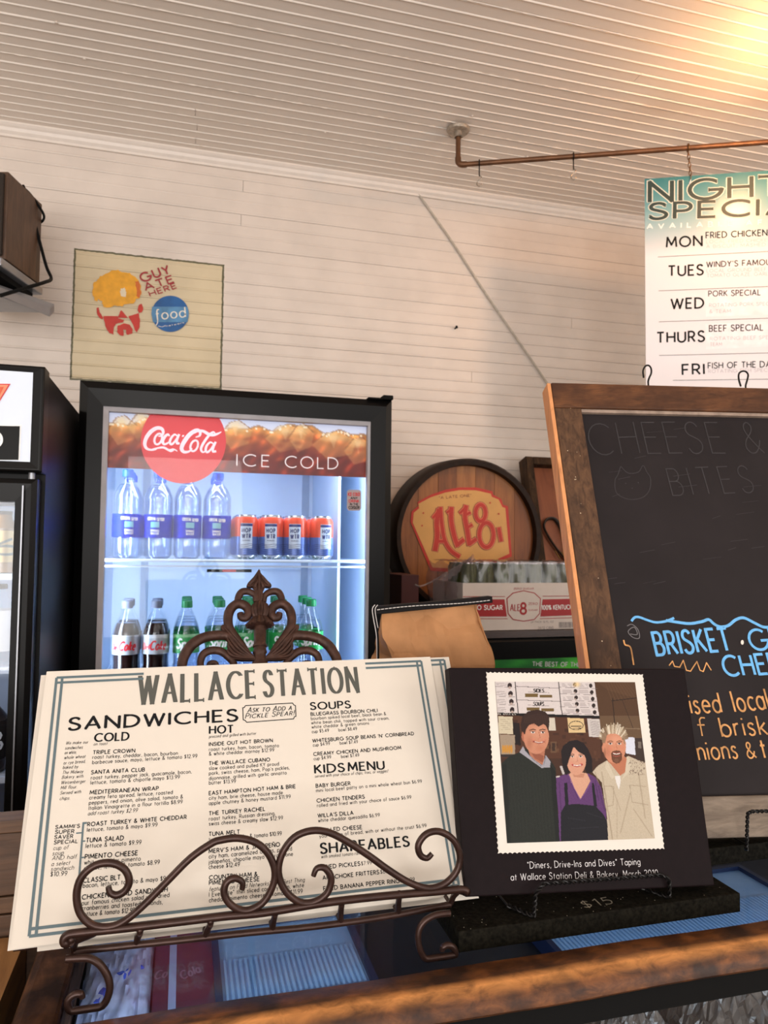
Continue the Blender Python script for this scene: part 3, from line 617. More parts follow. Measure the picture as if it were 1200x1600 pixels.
# ================================================================== beverage coolers
def lathe_obj(name, prof, m, parent, seg=20, **k): return obj(name, M().lathe(prof, (0, 0, 0), seg), m, parent, smooth=True, **k)
def cyl(Rr): return lambda a, b, h: ((Rr+h)*math.sin(a/Rr), -(Rr+h)*math.cos(a/Rr), b)
def patch(Rr, a0, a1, b0, b1, h=.0003, n=6):
    return M().add([cyl(Rr)(a0+(a1-a0)*i/n, b, h) for i in range(n+1) for b in (b0, b1)], [(2*i, 2*i+2, 2*i+3, 2*i+1) for i in range(n)])
def curved_text(Rr, rows, h=.0007):
    mb = M()
    for s, cx, b, L, H, kw in rows:
        t, _ = text2d(s, H, L=L, **kw); mb.flats(cyl(Rr), xform(t, (cx-L/2, b)), h)
    return mb
m_pet = pane('clear_plastic', (.965, .98, 1), .95, .05); m_water = pane('water', (.95, .97, 1.0), .6, .02)
m_cola = mat('cola', (26, 8, 6), .15, var=0, spec=.6); m_bcap = mat('blue_cap', (40, 86, 226), .4); m_gcap = mat('green_cap', (20, 132, 74), .4); m_scap = mat('grey_cap', (112, 118, 140), .4)
m_blab = mat('blue_label', (6, 32, 190), .5, var=.1, spec=.15); m_glab = mat('green_label', (30, 150, 70), .35); m_slab = mat('silver_label', (176, 180, 190), .3, .3); m_redink = mat('red_ink', (208, 34, 44), .4)
m_alu = mat('aluminium', (205, 205, 210), .25, .95, var=0); m_orc = mat('orange_red_can', (226, 82, 52), .3, .1); m_bluc = mat('periwinkle_can', (92, 122, 200), .3, .2); m_pan = mat('pale_blue_panel', (206, 222, 246), .35); m_navy = mat('navy_ink', (34, 46, 120), .4)
def bottle_profile(Rr, Ht, ribs=True):
    q = [(.001, 0), (Rr*.8, .0), (Rr, .01), (Rr, .055)]
    q += [(Rr*.97, .06), (Rr*.97, .115), (Rr, .12)]
    if ribs:
        for i in range(4): z = .124+i*.009; q += [(Rr*.955, z+.0045), (Rr, z+.009)]
    q += [(Rr*.97, .168), (Rr*.78, .185), (Rr*.5, .2), (.0135, .209), (.0125, Ht-.018), (.001, Ht-.017)]
    return q
def water_bottle():
    t = thing('water_bottle', '', 'bottle')
    lathe_obj('bottle_body', bottle_profile(.037, .236), m_pet, t)
    lathe_obj('water', [(.001, .003)]+[(r*.93, z) for r, z in bottle_profile(.037, .236)[1:-4]]+[(.02, .196), (.001, .196)], m_water, t)
    lathe_obj('cap', [(.001, .216), (.0145, .216), (.0148, .219), (.0146, .234), (.012, .236), (.001, .236)], m_bcap, t, 16)
    lb = obj('label', M().add([cyl(.0366)((-PI*.0366)+2*PI*.0366*i/28, b, .0003) for i in range(29) for b in (.056, .117)], [(2*i, 2*i+2, 2*i+3, 2*i+1) for i in range(28)]), m_blab, t, smooth=True)
    obj('label_emblem', patch(.0366, -.011, .011, .082, .097, .0008), mat('emblem_teal', (120, 190, 215), .4), lb)
    obj('label_print', curved_text(.0366, [('CRYSTAL', -.009, .1015, .022, .0075, dict(w=.2)), ('GEYSER', .014, .1, .018, .0075, dict(w=.2)), ('SPRING', 0, .071, .022, .0055, dict(w=.2)), ('WATER', 0, .0635, .02, .0055, dict(w=.2))], .0011), m_wht, lb)
    return t
def soda_bottle(name, liq, cap, lab, words, ink, ink2=None):
    t = thing(name, '', 'bottle')
    pr = [(.001, .006), (.012, .004), (.022, 0), (.03, .004), (.034, .02), (.0345, .05), (.0325, .075), (.034, .1), (.0345, .15), (.032, .165), (.024, .185), (.0165, .2), (.0125, .212), (.0125, .222), (.001, .222)]
    lathe_obj('bottle_body', pr, m_pet, t)
    lathe_obj('drink', [(r*.93, z*.96+.004) for r, z in pr[:10]]+[(.024, .18), (.001, .18)], liq, t)
    lathe_obj('cap', [(.001, .218), (.0142, .218), (.0146, .221), (.0143, .236), (.012, .238), (.001, .238)], cap, t, 16)
    lb = obj('label', M().add([cyl(.0343)((-PI*.0343)+2*PI*.0343*i/28, b, .0005) for i in range(29) for b in (.1, .15)], [(2*i, 2*i+2, 2*i+3, 2*i+1) for i in range(28)]), lab, t, smooth=True)
    obj('label_print', curved_text(.0343, words, .0011), ink, lb); return t
def hop_can():
    t = thing('seltzer_can', '', 'can')
    lathe_obj('can_body', [(.001, .004), (.022, .0), (.026, .002), (.033, .012), (.033, .106), (.027, .118), (.0275, .1215), (.0265, .1215), (.0255, .119), (.001, .119)], m_alu, t)
    lathe_obj('upper_band', [(.0331, .062), (.0333, .062), (.0333, .106), (.0285, .1155), (.0283, .1155), (.0331, .106)], m_orc, t)
    lb = lathe_obj('lower_band', [(.0331, .012), (.0333, .012), (.0333, .062), (.0331, .062)], m_bluc, t)
    wv = M()
    for i in range(7):
        z = .014+i*.0045; pts = [(a, z+.0012*math.sin(a*180+i)) for a in np.linspace(-.045, .045, 24)]; wv.flats(cyl(.0333), ribbon(pts, .0011), .0008)
    obj('wave_print', wv, m_navy, t)
    obj('panel', patch(.0333, -.0165, .0165, .03, .098, .0005), m_pan, t); obj('panel_strip', patch(.0333, -.0165, .0165, .09, .097, .0008), m_navy, t)
    obj('lettering', curved_text(.0333, [('HOP', 0, .0735, .022, .0105, dict(w=.22, sb=.5)), ('WTR', 0, .058, .022, .0105, dict(w=.22, sb=.5)), ('SPARKLING', 0, .05, .02, .0028, dict(w=.2))], .0012), m_navy, t)
    return t

PC = Plane((0, 1.9, 0), (1, 0, 0), (0, 0, 1))
XL, XR = PC.uv(124, 595)[0], PC.uv(614, 622)[0]; ZT = 1.905
gx0, gx1 = PC.uv(161, 640)[0], PC.uv(579.5, 700)[0]; gz = PC.uv(165, 634)[1]
m_door = mat('cooler_door_frame', (9, 8, 8), .38, var=.04, spec=.2)
def ring_frame(P, x0, x1, z0, z1, ix0, ix1, iz0, iz1, h0, h1, chamfer=.012):
    mb = M()
    O = [(x0, z0), (x1, z0), (x1, z1), (x0, z1)]; Md = [(x0+chamfer*1.6, z0+chamfer*1.6), (x1-chamfer*1.6, z0+chamfer*1.6), (x1-chamfer*1.6, z1-chamfer*1.6), (x0+chamfer*1.6, z1-chamfer*1.6)]
    I = [(ix0, iz0), (ix1, iz0), (ix1, iz1), (ix0, iz1)]
    rings = [[P.at(a, b, h0) for a, b in O], [P.at(a, b, h1-chamfer) for a, b in O], [P.at(a, b, h1) for a, b in Md], [P.at(a, b, h1-.004) for a, b in I], [P.at(a, b, h0) for a, b in I]]
    vs = [p for r in rings for p in r]
    fs = [(k*4+i, k*4+(i+1) % 4, ((k+1) % 5)*4+(i+1) % 4, ((k+1) % 5)*4+i) for k in range(5) for i in range(4)]
    return mb.add(vs, fs)
cc = thing('glass_door_cooler', 'tall black glass door drinks cooler with red disc banner, lit inside', 'cooler', ((XL+XR)/2, 2.25, 0))
cab = M().box(XL+.004, XR-.004, 1.955, 2.6, 0, .2).box(XL+.004, XR-.004, 1.955, 2.6, ZT-.045, ZT-.004).box(XL+.004, XL+.03, 1.955, 2.6, .2, ZT-.045).box(XR-.03, XR-.004, 1.955, 2.6, .2, ZT-.045).box(XL+.03, XR-.03, 2.56, 2.6, .2, ZT-.045)
obj('cabinet', cab, m_black, cc)
dr = obj('door', ring_frame(PC, XL, XR, .12, ZT, gx0, gx1, .2, gz, -.05, 0), m_door, cc)
hb = M().box(XR-.07, XR-.004, 1.9, 1.97, ZT, ZT+.004).box(XR-.028, XR, 1.895, 1.94, ZT, ZT+.012); obj('hinge', hb, m_matte, cc, bevel=.002)
obj('gasket', ring_frame(PC, gx0-.002, gx1+.002, .2, gz+.002, gx0+.012, gx1-.006, .22, gz-.011, -.03, -.006, .001), mat('grey_gasket', (172, 168, 172), .5), dr)
obj('door_glass', M().box(gx0, gx1, 1.926, 1.93, .2, gz), pane('door_pane', (.98, .99, 1), .28), dr)
m_lin = mat('cooler_liner', (206, 222, 244), .4, var=.02, spec=.4)
lx0, lx1, ly0, ly1, lz0, lz1 = XL+.032, XR-.032, 1.955, 2.555, .22, ZT-.05
ln = M()
for b in ((lx0-.002, lx0, ly0, ly1, lz0, lz1), (lx1, lx1+.002, ly0, ly1, lz0, lz1), (lx0, lx1, ly1, ly1+.002, lz0, lz1), (lx0, lx1, ly0, ly1, lz1, lz1+.002), (lx0, lx1, ly0, ly1, lz0-.002, lz0)): ln.box(*b)
liner = obj('liner', ln, m_lin, cc)
ps = M()                                         # slotted shelf standards on the back and side walls
for x in (.02, .27, .44-.2):
    pass
for x in (lx0+.1, lx1-.1):
    ps.box(x-.012, x+.012, ly1-.006, ly1, lz0, lz1)
    for i in range(70): ps.box(x-.004, x+.004, ly1-.008, ly1-.0055, lz0+.03+i*.02, lz0+.042+i*.02)
obj('shelf_standard', ps, mat('standard_white', (150, 166, 190), .4), cc)
m_led = mat('led_light', (214, 232, 255), .5, var=0, emit=3.2)
for x in (lx0+.016, lx1-.016):
    s = M()
    for i in range(86): s.box(x-.008, x+.008, 1.962, 1.97, lz0+.05+i*.018, lz0+.061+i*.018)
    obj('led_strip', s, m_led, cc, label='column of small white LEDs inside the door')
    l = bpy.data.lights.new('cooler_led', 'AREA'); l.shape = 'RECTANGLE'; l.size = .03; l.size_y = 1.5; l.energy = 4.6; l.color = (.7, .86, 1)
    lo = bpy.data.objects.new('cooler_led', l); COL.objects.link(lo); lo.location = (x+(.012 if x < .1 else -.012), 1.975, 1.05)
    lo.rotation_euler = (R(90), 0, R(-40 if x < .1 else 40)); 
    lo.rotation_euler[2] = R(-35) if x < .1 else R(35)
l = bpy.data.lights.new('cooler_top_light', 'AREA'); l.shape = 'RECTANGLE'; l.size = .5; l.size_y = .04; l.energy = 3; l.color = (.75, .88, 1)
lo = bpy.data.objects.new('cooler_top_light', l); COL.objects.link(lo); lo.location = ((lx0+lx1)/2, 2.02, lz1-.02)
fg = M(); f0, f1 = aty(350, 738, 2.2), aty(432, 742, 2.2)
for i in range(13): x = f0[0]+(f1[0]-f0[0])*i/12; fg.tube([(x, 2.1, lz1-.09), (x, 2.4, lz1-.03)], .0016, 5)
for j in range(8): t = j/7; fg.tube([(f0[0], 2.1+.3*t, lz1-.09+.06*t), (f1[0], 2.1+.3*t, lz1-.09+.06*t)], .0016, 5)
obj('fan_guard', fg, mat('guard_white', (190, 200, 220), .4), cc)
obj('light_cover', M().box(f1[0]+.03, f1[0]+.2, 2.2, 2.4, lz1-.05, lz1-.005), m_lin, cc, bevel=.006)
obj('side_panel', M().box(lx1-.075, lx1-.068, 2.1, 2.55, lz0, lz1-.02), m_lin, cc)
# banner behind the glass
PB = PC.off(-.034); bq = [PB.uv(*p) for p in ((163, 636), (580, 659), (578.5, 746.5), (163, 730.5))]
b5 = sq(100, 570, 2.222)
def banner_paint(X, Y):
    t = Y  # 0 top .. 1 bottom
    p = Paint(X, Y, (214, 218, 240)); p.c[:] = np.array([214, 218, 240])
    def top(x): return .2+.05*np.sin(x*14+1)+.035*np.sin(x*33)+.03*np.sin(x*61+2)
    tp = top(X); d = np.clip((Y-tp)/.5, 0, 1)[:, None]
    am = np.array([[228, 160, 84]]); md = np.array([[176, 92, 48]]); dk = np.array([[112, 40, 30]])
    cl = np.where(d < .35, am+(md-am)*(d/.35), md+(dk-md)*((d-.35)/.65))
    nz = (np.sin(X*57+np.sin(Y*9)*3)*np.sin(Y*13+X*21)+.6*np.sin(X*131+Y*17))[:, None]
    cl = cl*(1+.13*nz)+np.array([[40, 14, 4]])*np.clip(nz-.6, 0, 1)
    p.c = np.where((Y > tp)[:, None], cl, p.c)
    p.put((Y > tp-.018) & (Y < tp+.02), (150, 108, 78), .55)
    for cx, cy, s in ((.06, .22, .05), (.13, .14, .05), (.47, .2, .06), (.66, .22, .08), (.72, .2, .05), (.85, .3, .09), (.95, .38, .06)):
        q = [(cx-s, cy+.16), (cx-s*.35, cy-.06), (cx+s*.2, cy-.1), (cx+s, cy+.05), (cx+s*.8, cy+.3), (cx-s*.3, cy+.4)]
        p.poly(q, (236, 186, 116), .3); p.ell(cx, cy+.02, s*.8, .1, (252, 220, 160), .5, soft=.8); p.line([q[0], q[1], q[2], q[3]], .006, (140, 88, 50), .6); p.poly([q[1], q[2], (cx, cy+.2)], (252, 224, 172), .25)
    r = np.random.default_rng(3)
    for _ in range(46):
        x, y, s = r.random(), .3+.68*r.random(), .01+.03*r.random(); p.ell(x, y, s, s*2.2, (214, 104, 44) if r.random() < .5 else (92, 26, 22), .3, rot=30*r.random(), soft=.7)
    for _ in range(60): x = r.random(); p.ell(x, top(x)-.03*r.random()+.04, .004, .02, (255, 240, 214), .8)
    return p.c
bn = grid_print('banner', PB, bq, 260, 60, banner_paint, vcol('backlit_banner', .25, emit=.42), cc, 0, [(0, 0), (1, 0), (1, 1), (0, 1)]); tag(bn, 'backlit banner printed with iced cola')
g2 = sq(130, 620, 5.217); PD = PB.off(.0)
m_disc = mat('backlit_red', (216, 50, 56), .3, var=.03, emit=.42); dpx = []
for i in range(64):
    a = 2*PI*i/64; x, y = 817+347*math.cos(a), 362+345*math.sin(a)
    yl = 118+(x-470)*.072; dpx.append((x, max(y, yl)))
obj('red_disc', M().flats(PB.at, [[PB.uv(*g2(*q)) for q in dpx]], .0008), m_disc, bn, label='round red logo disc')
def sc(pts, w0, w1=None, n=5):
    q = [tuple(x) for x in smooth_path([PB.uv(*g2(*p)) for p in pts], n)]; L = len(q); px = .00041
    ws = [px*(w0+((w1 or w0)-w0)*math.sin(PI*i/(L-1))) for i in range(L)]
    return ribbon(q, ws)
S = []
S += sc([(612, 322), (640, 318), (652, 290), (640, 262), (600, 256), (552, 285), (515, 335), (502, 385), (518, 422), (560, 434), (600, 428)], 6, 24)
S += sc([(545, 432), (600, 420), (655, 414), (700, 436), (735, 428), (768, 444)], 5, 14)+sc([(690, 430), (712, 444), (740, 436)], 4, 12)
for cx, cy, w in ((612, 345, 30), (905, 400, 30)): S += sc([(cx+w*math.cos(a)+10*math.sin(a), cy-44*math.sin(a)) for a in np.linspace(0, 2*PI, 10)], 12, 13, 3)
S += sc([(704, 322), (690, 308), (664, 328), (648, 365), (664, 388), (706, 368)], 8, 18)
S += sc([(768, 322), (745, 308), (718, 335), (706, 372), (722, 388), (750, 360), (775, 318)], 8, 15)+sc([(782, 305), (766, 350), (764, 380), (786, 378)], 14, 14)
S += [[PB.uv(*g2(*q)) for q in ((808, 314), (824, 312), (820, 326), (804, 328))]]
S += sc([(916, 330), (948, 318), (952, 286), (922, 274), (866, 310), (818, 376), (802, 424), (822, 450), (862, 446), (888, 420)], 6, 26)
S += sc([(905, 300), (940, 278), (980, 282), (1020, 304), (1060, 312), (1100, 300), (1126, 286)], 5, 20)
S += sc([(1075, 300), (1060, 288), (1030, 310), (985, 370), (960, 425), (976, 452), (1002, 440)], 6, 16)
S += sc([(1062, 384), (1036, 372), (1008, 398), (998, 436), (1014, 452), (1042, 426), (1068, 380)], 8, 15)+sc([(1080, 368), (1060, 416), (1058, 446), (1084, 444)], 14, 14)
obj('script_lettering', M().flats(PB.at, S, .0016), mat('backlit_white', (245, 225, 235), .4, emit=.4), bn)
ic = line(PB, 'ICE', b5(600, 350), b5(712, 354), .03, w=.1, sb=.42, seg=14)+line(PB, 'COLD', b5(768, 356), b5(950, 362), .03, w=.1, sb=.34, seg=14)
obj('lettering', M().flats(PB.at, ic, .0012), mat('backlit_lettering', (240, 225, 225), .4, emit=.35), bn)
# can shaped sticker on the glass
g3 = sq(350, 720, 4.8); PG = PC.off(-.0255)
can = [(935, 218), (1015, 218), (1028, 232), (1028, 358), (1015, 374), (935, 374), (922, 358), (922, 232)]
stk = obj('glass_sticker', M().flats(PG.at, [[PG.uv(*g3(*q)) for q in can]], .0003), mat('sticker_silver', (176, 160, 160), .4), dr, label='silver can shaped sticker')
obj('sticker_print', M().flats(PG.at, line(PG, 'ICE COLD', g3(932, 262), g3(1018, 262), .008, w=.24)+line(PG, 'DRINK', g3(938, 312), g3(1012, 312), .007, w=.24), .0006), m_redink, stk)
obj('sticker_print', M().flats(PG.at, line(PG, 'ANY', g3(950, 288), g3(1000, 288), .006, w=.24)+line(PG, 'IN THE', g3(945, 334), g3(1005, 334), .006, w=.2)+line(PG, 'COOLER', g3(936, 360), g3(1014, 360), .007, w=.24), .0006), m_ink, stk)
# shelves
z1 = aty(350, 874, 1.985)[2]; z2 = aty(198, 938, 2.04)[2]-.238
m_shf = mat('shelf_white', (214, 226, 246), .4, var=0)
def shelf(z):
    s = M().tube([(lx0+.008, 1.985, z-.004), (lx1-.008, 1.985, z-.004)], .004, 8).tube([(lx0+.008, 1.985, z-.019), (lx1-.008, 1.985, z-.019)], .0025, 8)
    s.tube([(lx0+.008, 2.5, z-.004), (lx1-.008, 2.5, z-.004)], .004, 8)
    for x in (lx0+.006, lx1-.006): s.tube([(x, 1.985, z-.004), (x, 2.5, z-.004)], .004, 8).sphere((x+.002, 1.982, z-.004), .008, 8, 5)
    o = obj('shelf', s, m_shf, cc)
    w = M()
    n = 44
    for i in range(n): x = lx0+.02+(lx1-lx0-.04)*i/(n-1); w.tube([(x, 1.987, z-.003), (x, 2.5, z-.003)], .0018, 4)
    obj('shelf_wire', w, m_shf, o, kind='stuff')
for z in (z1, z2, z2-.36): shelf(z)
bb_ = aty(323, 885, 2.0); be_ = aty(392, 887, 2.0)
pr_ = obj('price_rail', M().box(bb_[0], be_[0], 1.976, 1.982, z1-.034, z1-.026), m_black, cc); obj('price_rail_insert', M().box(bb_[0]+.04, bb_[0]+.075, 1.974, 1.9765, z1-.033, z1-.027), m_redink, pr_)
def row(proto, xs, ys, z, front, back, group):
    """front row is labelled one by one, each row behind shares what is true of it"""
    spots = []; labs = []
    for i, x in enumerate(xs):
        spots.append((x, ys[0], z)); labs.append(front[i])
    for j, y in enumerate(ys[1:]):
        for i, x in enumerate(xs): spots.append((x, y, z)); labs.append(back % (('second', 'third')[j], ('first', 'second', 'third', 'fourth', 'fifth')[i]))
    r = [random.uniform(-.25, .25) for _ in spots]
    place(proto, spots, labs, group, r)
wx = [aty(x, 860, 2.04)[0] for x in (197, 246, 292, 338.5)]
row(water_bottle(), wx, (2.035, 2.115, 2.195), z1, ['clear water bottle with blue cap, first on the upper shelf beside the door edge', 'clear water bottle under the left half of the red disc', 'clear water bottle under the right half of the red disc', 'clear water bottle with blue cap standing beside the orange topped cans'],
    'clear water bottle in the %s row from the glass, %s counted toward the cans', 'water bottles on the upper shelf')
hx = [aty(x, 868, 2.03)[0] for x in (383, 423, 460, 501)]
row(hop_can(), hx, (2.025, 2.1, 2.175), z1, ['orange and blue can right beside the blue capped water bottle', 'orange and blue can, second from the water bottles', 'orange and blue can, third from the water bottles', 'orange and blue can at the open end of the row, farthest from the water bottles'],
    'orange and blue can in the %s row from the glass, %s from the water bottles', 'orange and blue cans on the upper shelf')
dc = soda_bottle('cola_bottle', m_cola, m_scap, m_slab, [('Diet', -.032, .112, .02, .016, dict(w=.14, slant=.2)), ('Coke', 0, .112, .04, .022, dict(w=.18, slant=.25))], m_redink)
dx = [aty(x, 1000, 2.04)[0] for x in (197.5, 243.5)]
row(dc, dx, (2.035, 2.115), z2, ['dark cola bottle with grey cap, the one beside the black door frame', 'dark cola bottle with grey cap and red script beside the green soda bottles'], 'dark cola bottle in the %s row back, %s counted toward the green sodas', 'cola bottles on the lower shelf')
spt = soda_bottle('lemon_soda_bottle', m_water, m_gcap, m_glab, [('Sprite', 0, .114, .058, .024, dict(w=.2, slant=.25))], m_wht)
sx_ = [aty(x, 1000, 2.05)[0] for x in (291, 342, 391, 438, 484)]
row(spt, sx_, (2.035, 2.11, 2.185), z2, ['green capped soda bottle standing next to the dark cola bottle', 'green capped soda bottle, second from the cola, left of the iron finial', 'green capped soda bottle directly behind the iron finial', 'green capped soda bottle right beside the iron finial', 'green capped soda bottle at the far end beside the LED column'],
    'green capped soda bottle in the %s row from the glass, %s from the cola bottles', 'green capped soda bottles on the lower shelf')

# ---------------------------------------------------------------- black cooler at the frame's edge
PL = Plane((0, 1.5, 0), (1, 0, 0), (0, 0, 1)); XS = -.266; X0 = -.95
lc = thing('sign_top_cooler', 'black cooler with lit white sign box, cut off by the picture edge', 'cooler', ((XS+X0)/2, 1.85, 0))
lb_ = M().box(X0, XS, 1.55, 2.2, 0, .12).box(X0, XS, 1.55, 2.2, 1.6, 1.832).box(XS-.03, XS, 1.55, 2.2, .12, 1.6).box(X0, X0+.03, 1.55, 2.2, .12, 1.6).box(X0+.03, XS-.03, 2.16, 2.2, .12, 1.6)
obj('cabinet', lb_, m_black, lc)
sx1 = PL.uv(47, 600)[0]; st_ = PL.uv(40, 583)[1]; sb_ = PL.uv(40, 718)[1]; zs = PL.uv(50, 738)[1]
obj('sign_surround', ring_frame(PL, X0, XS+.001, zs, 1.84, X0+.04, sx1, sb_, st_, -.05, 0, .003), m_door, lc, bevel=.002)
sg = obj('sign_panel', M().box(X0+.03, sx1+.004, 1.503, 1.51, sb_-.004, st_+.004), mat('lit_sign_white', (206, 214, 228), .4, var=.02, emit=.2), lc, label='lit white sign panel')
k2 = sq(0, 560, 6.667)
def sp_(pts): return [PL.uv(*k2(*q)) for q in pts]
obj('sign_mark', M().flats(PL.at, [sp_([(-260, 258), (108, 262), (-20, 470), (-260, 470)])], -.002), m_redink, sg, label='red outlined orange shape')
obj('sign_mark', M().flats(PL.at, [sp_([(-250, 270), (86, 274), (-25, 455), (-250, 455)])], -.0015), mat('orange_print', (240, 140, 100), .4), sg)
obj('sign_mark', M().flats(PL.at, [sp_([(-250, 290), (40, 295), (-30, 430), (-250, 420)])], -.001), mat('dark_orange_print', (214, 84, 40), .4), sg)
obj('sign_field', M().flats(PL.at, [sp_([(-600, 672), (222, 690), (205, 1060), (-600, 1060)])], -.002), m_wht, sg)
obj('sign_field', M().flats(PL.at, [sp_([(-600, 690), (205, 705), (190, 1056), (-600, 1056)])], -.0015), m_black, sg, label='black field of the sign')
obj('sign_letter', M().flats(PL.at, ribbon([PL.uv(*k2(-45+60*math.cos(a), 845+72*math.sin(a))) for a in np.linspace(0, 2*PI, 30)], .005, closed=True), -.001), m_wht, sg, label='white letter O')
dxr = PL.uv(57, 760)[0]; ggx = PL.uv(22, 790)[0]; gzt = PL.uv(15, 783)[1]
ld = obj('door', ring_frame(PL, X0, dxr, .1, zs-.012, X0+.05, ggx, .2, gzt, -.045, -.002, .006), m_door, lc)
obj('door_trim', M().box(PL.uv(35, 800)[0]-.0012, PL.uv(35, 800)[0]+.0012, 1.497, 1.5, .2, gzt+.03), m_gm, ld, label='thin silver line on the door frame')
obj('door_glass', M().box(X0+.05, ggx, 1.525, 1.528, .2, gzt), pane('pane_two', (.97, .98, 1)), ld)
obj('hinge_pin', M().lathe([(.001, zs-.016), (.006, zs-.016), (.006, zs+.002), (.001, zs+.002)], (PL.uv(47, 742)[0], 1.515, 0), 12), m_gm, lc, smooth=True)
li = M()
for b in ((X0+.03, XS-.032, 2.15, 2.158, .12, 1.6), (XS-.034, XS-.031, 1.56, 2.15, .12, 1.6), (X0+.03, XS-.032, 1.56, 2.15, .12, .13)): li.box(*b)
obj('liner', li, m_lin, lc)
l = bpy.data.lights.new('second_cooler_light', 'AREA'); l.shape = 'RECTANGLE'; l.size = .4; l.size_y = .04; l.energy = 3.5; l.color = (.85, .93, 1)
lo = bpy.data.objects.new('second_cooler_light', l); COL.objects.link(lo); lo.location = (-.6, 1.58, 1.58)
shz = [aty(8, y, 1.6)[2] for y in (896, 1040, 1208)]
for z in shz: obj('shelf', M().box(X0+.04, XS-.04, 1.575, 2.1, z-.012, z), m_shf, lc)
m_amb = mat('amber_glass', (120, 84, 40), .15, var=.1, spec=.7); m_gold = mat('gold_label', (176, 148, 92), .3, .4)
def jar(name, Rr, Ht, mb_, lab, word, ink, label, x, z, cat='bottle'):
    t = thing(name, label, cat)
    lathe_obj('container', [(.001, 0), (Rr, .002), (Rr, Ht*.72), (Rr*.55, Ht*.85), (Rr*.45, Ht*.95), (.001, Ht*.95)], mb_, t)
    lathe_obj('cap', [(.001, Ht*.94), (Rr*.5, Ht*.94), (Rr*.5, Ht), (.001, Ht)], m_matte, t, 14)
    lb = obj('label', M().add([cyl(Rr)((-PI*Rr)+2*PI*Rr*i/24, b, .0005) for i in range(25) for b in (Ht*.18, Ht*.68)], [(2*i, 2*i+2, 2*i+3, 2*i+1) for i in range(24)]), lab, t, smooth=True)
    obj('label_print', curved_text(Rr, [(word, Rr*.4, Ht*.3, Rr*1.3, Ht*.25, dict(w=.16))], .0011), ink, lb); t.location = (x, 1.62, z); return t
xj = aty(2, 900, 1.62)[0]
jar('gold_label_bottle', .034, .125, m_amb, m_gold, '6', m_dkt, 'gold labelled bottle on the top shelf of the cut off cooler', xj, shz[0]+.0)
jar('red_label_bottle', .034, .11, m_pet, mat('dark_red_label', (120, 40, 48), .4), 'AB', m_wht, 'dark red labelled bottle low behind the top shelf of the cut off cooler', xj-.012, shz[1]+.12) if False else None
jar('white_label_bottle', .034, .16, m_pet, m_wht, 'H', m_navy, 'white labelled bottle on the second shelf of the cut off cooler', xj-.004, shz[1])
jar('black_label_bottle', .034, .15, m_cola, m_matte, '3', m_wht, 'black labelled bottle on the third shelf of the cut off cooler', xj-.014, shz[2])

# ---------------------------------------------------------------- low cooler with things standing on it
YF = 2.1; ZL = aty(723, 986, YF+.02)[2]; m_ltrim = mat('brown_trim', (70, 54, 50), .35)
lw = thing('low_cooler', 'low black cooler under the soda case, green lit banner behind its glass', 'cooler', (1.2, 2.35, 0))
LX0, LX1 = .66, 1.95
obj('cabinet', M().box(LX0, LX1, YF+.04, 2.66, 0, .2).box(LX0, LX1, YF+.04, 2.66, ZL-.08, ZL).box(LX0, LX0+.03, YF+.04, 2.66, .2, ZL-.08).box(LX1-.03, LX1, YF+.04, 2.66, .2, ZL-.08).box(LX0+.03, LX1-.03, 2.6, 2.66, .2, ZL-.08), m_black, lw)
PK = Plane((0, YF, 0), (1, 0, 0), (0, 0, 1)); zl2 = PK.uv(820, 1030)[1]
obj('door', ring_frame(PK, LX0, LX1, .1, ZL-.024, LX0+.06, LX1-.06, .2, zl2, -.04, 0, .006), m_door, lw)
obj('top_trim', M().box(LX0, LX1, YF+.002, YF+.04, ZL-.022, ZL-.002).box(LX0, LX1, YF-.002, YF+.004, ZL-.021, ZL-.017), m_ltrim, lw)
PQ = PK.off(-.03)
def green_paint(X, Y):
    p = Paint(X, Y, (34, 120, 40)); r = np.random.default_rng(5)
    for _ in range(60): p.ell(r.random(), r.random(), .02+.06*r.random(), .1+.2*r.random(), [(60, 170, 50), (20, 84, 34), (110, 200, 70), (16, 60, 30)][r.integers(4)], .6, rot=60*r.random(), soft=.5)
    p.put(X < .13, (120, 160, 180), .9); return p.c
gb = grid_print('banner', PQ, [(LX0+.06, zl2+.01), (LX1-.06, zl2+.01), (LX1-.06, zl2-.13), (LX0+.06, zl2-.13)], 90, 14, green_paint, vcol('green_banner', .3, emit=.25), lw, 0, [(0, 0), (1, 0), (1, 1), (0, 1)])
obj('banner_lettering', M().flats(PQ.at, line(PQ, 'THE BEST OF THE', (832, 1040.5), (906, 1041.5), .013, w=.24)+line(PQ, 'SODA FOUNTAIN', (832, 1062), (916, 1063), .02, w=.22), .001), m_wht, gb)
obj('door_glass', M().box(LX0+.06, LX1-.06, YF+.02, YF+.023, .2, zl2), pane('pane_three'), lw)
obj('liner', M().box(LX0+.031, LX1-.031, 2.59, 2.599, .2, ZL-.08), m_lin, lw)
obj('maroon_carton', M().box(.662, .72, 2.2, 2.42, ZL, ZL+.17), mat('maroon_card', (70, 22, 20), .6), label='dark maroon carton squeezed between the drinks cooler and the barrel head', cat='carton', bevel=.002)

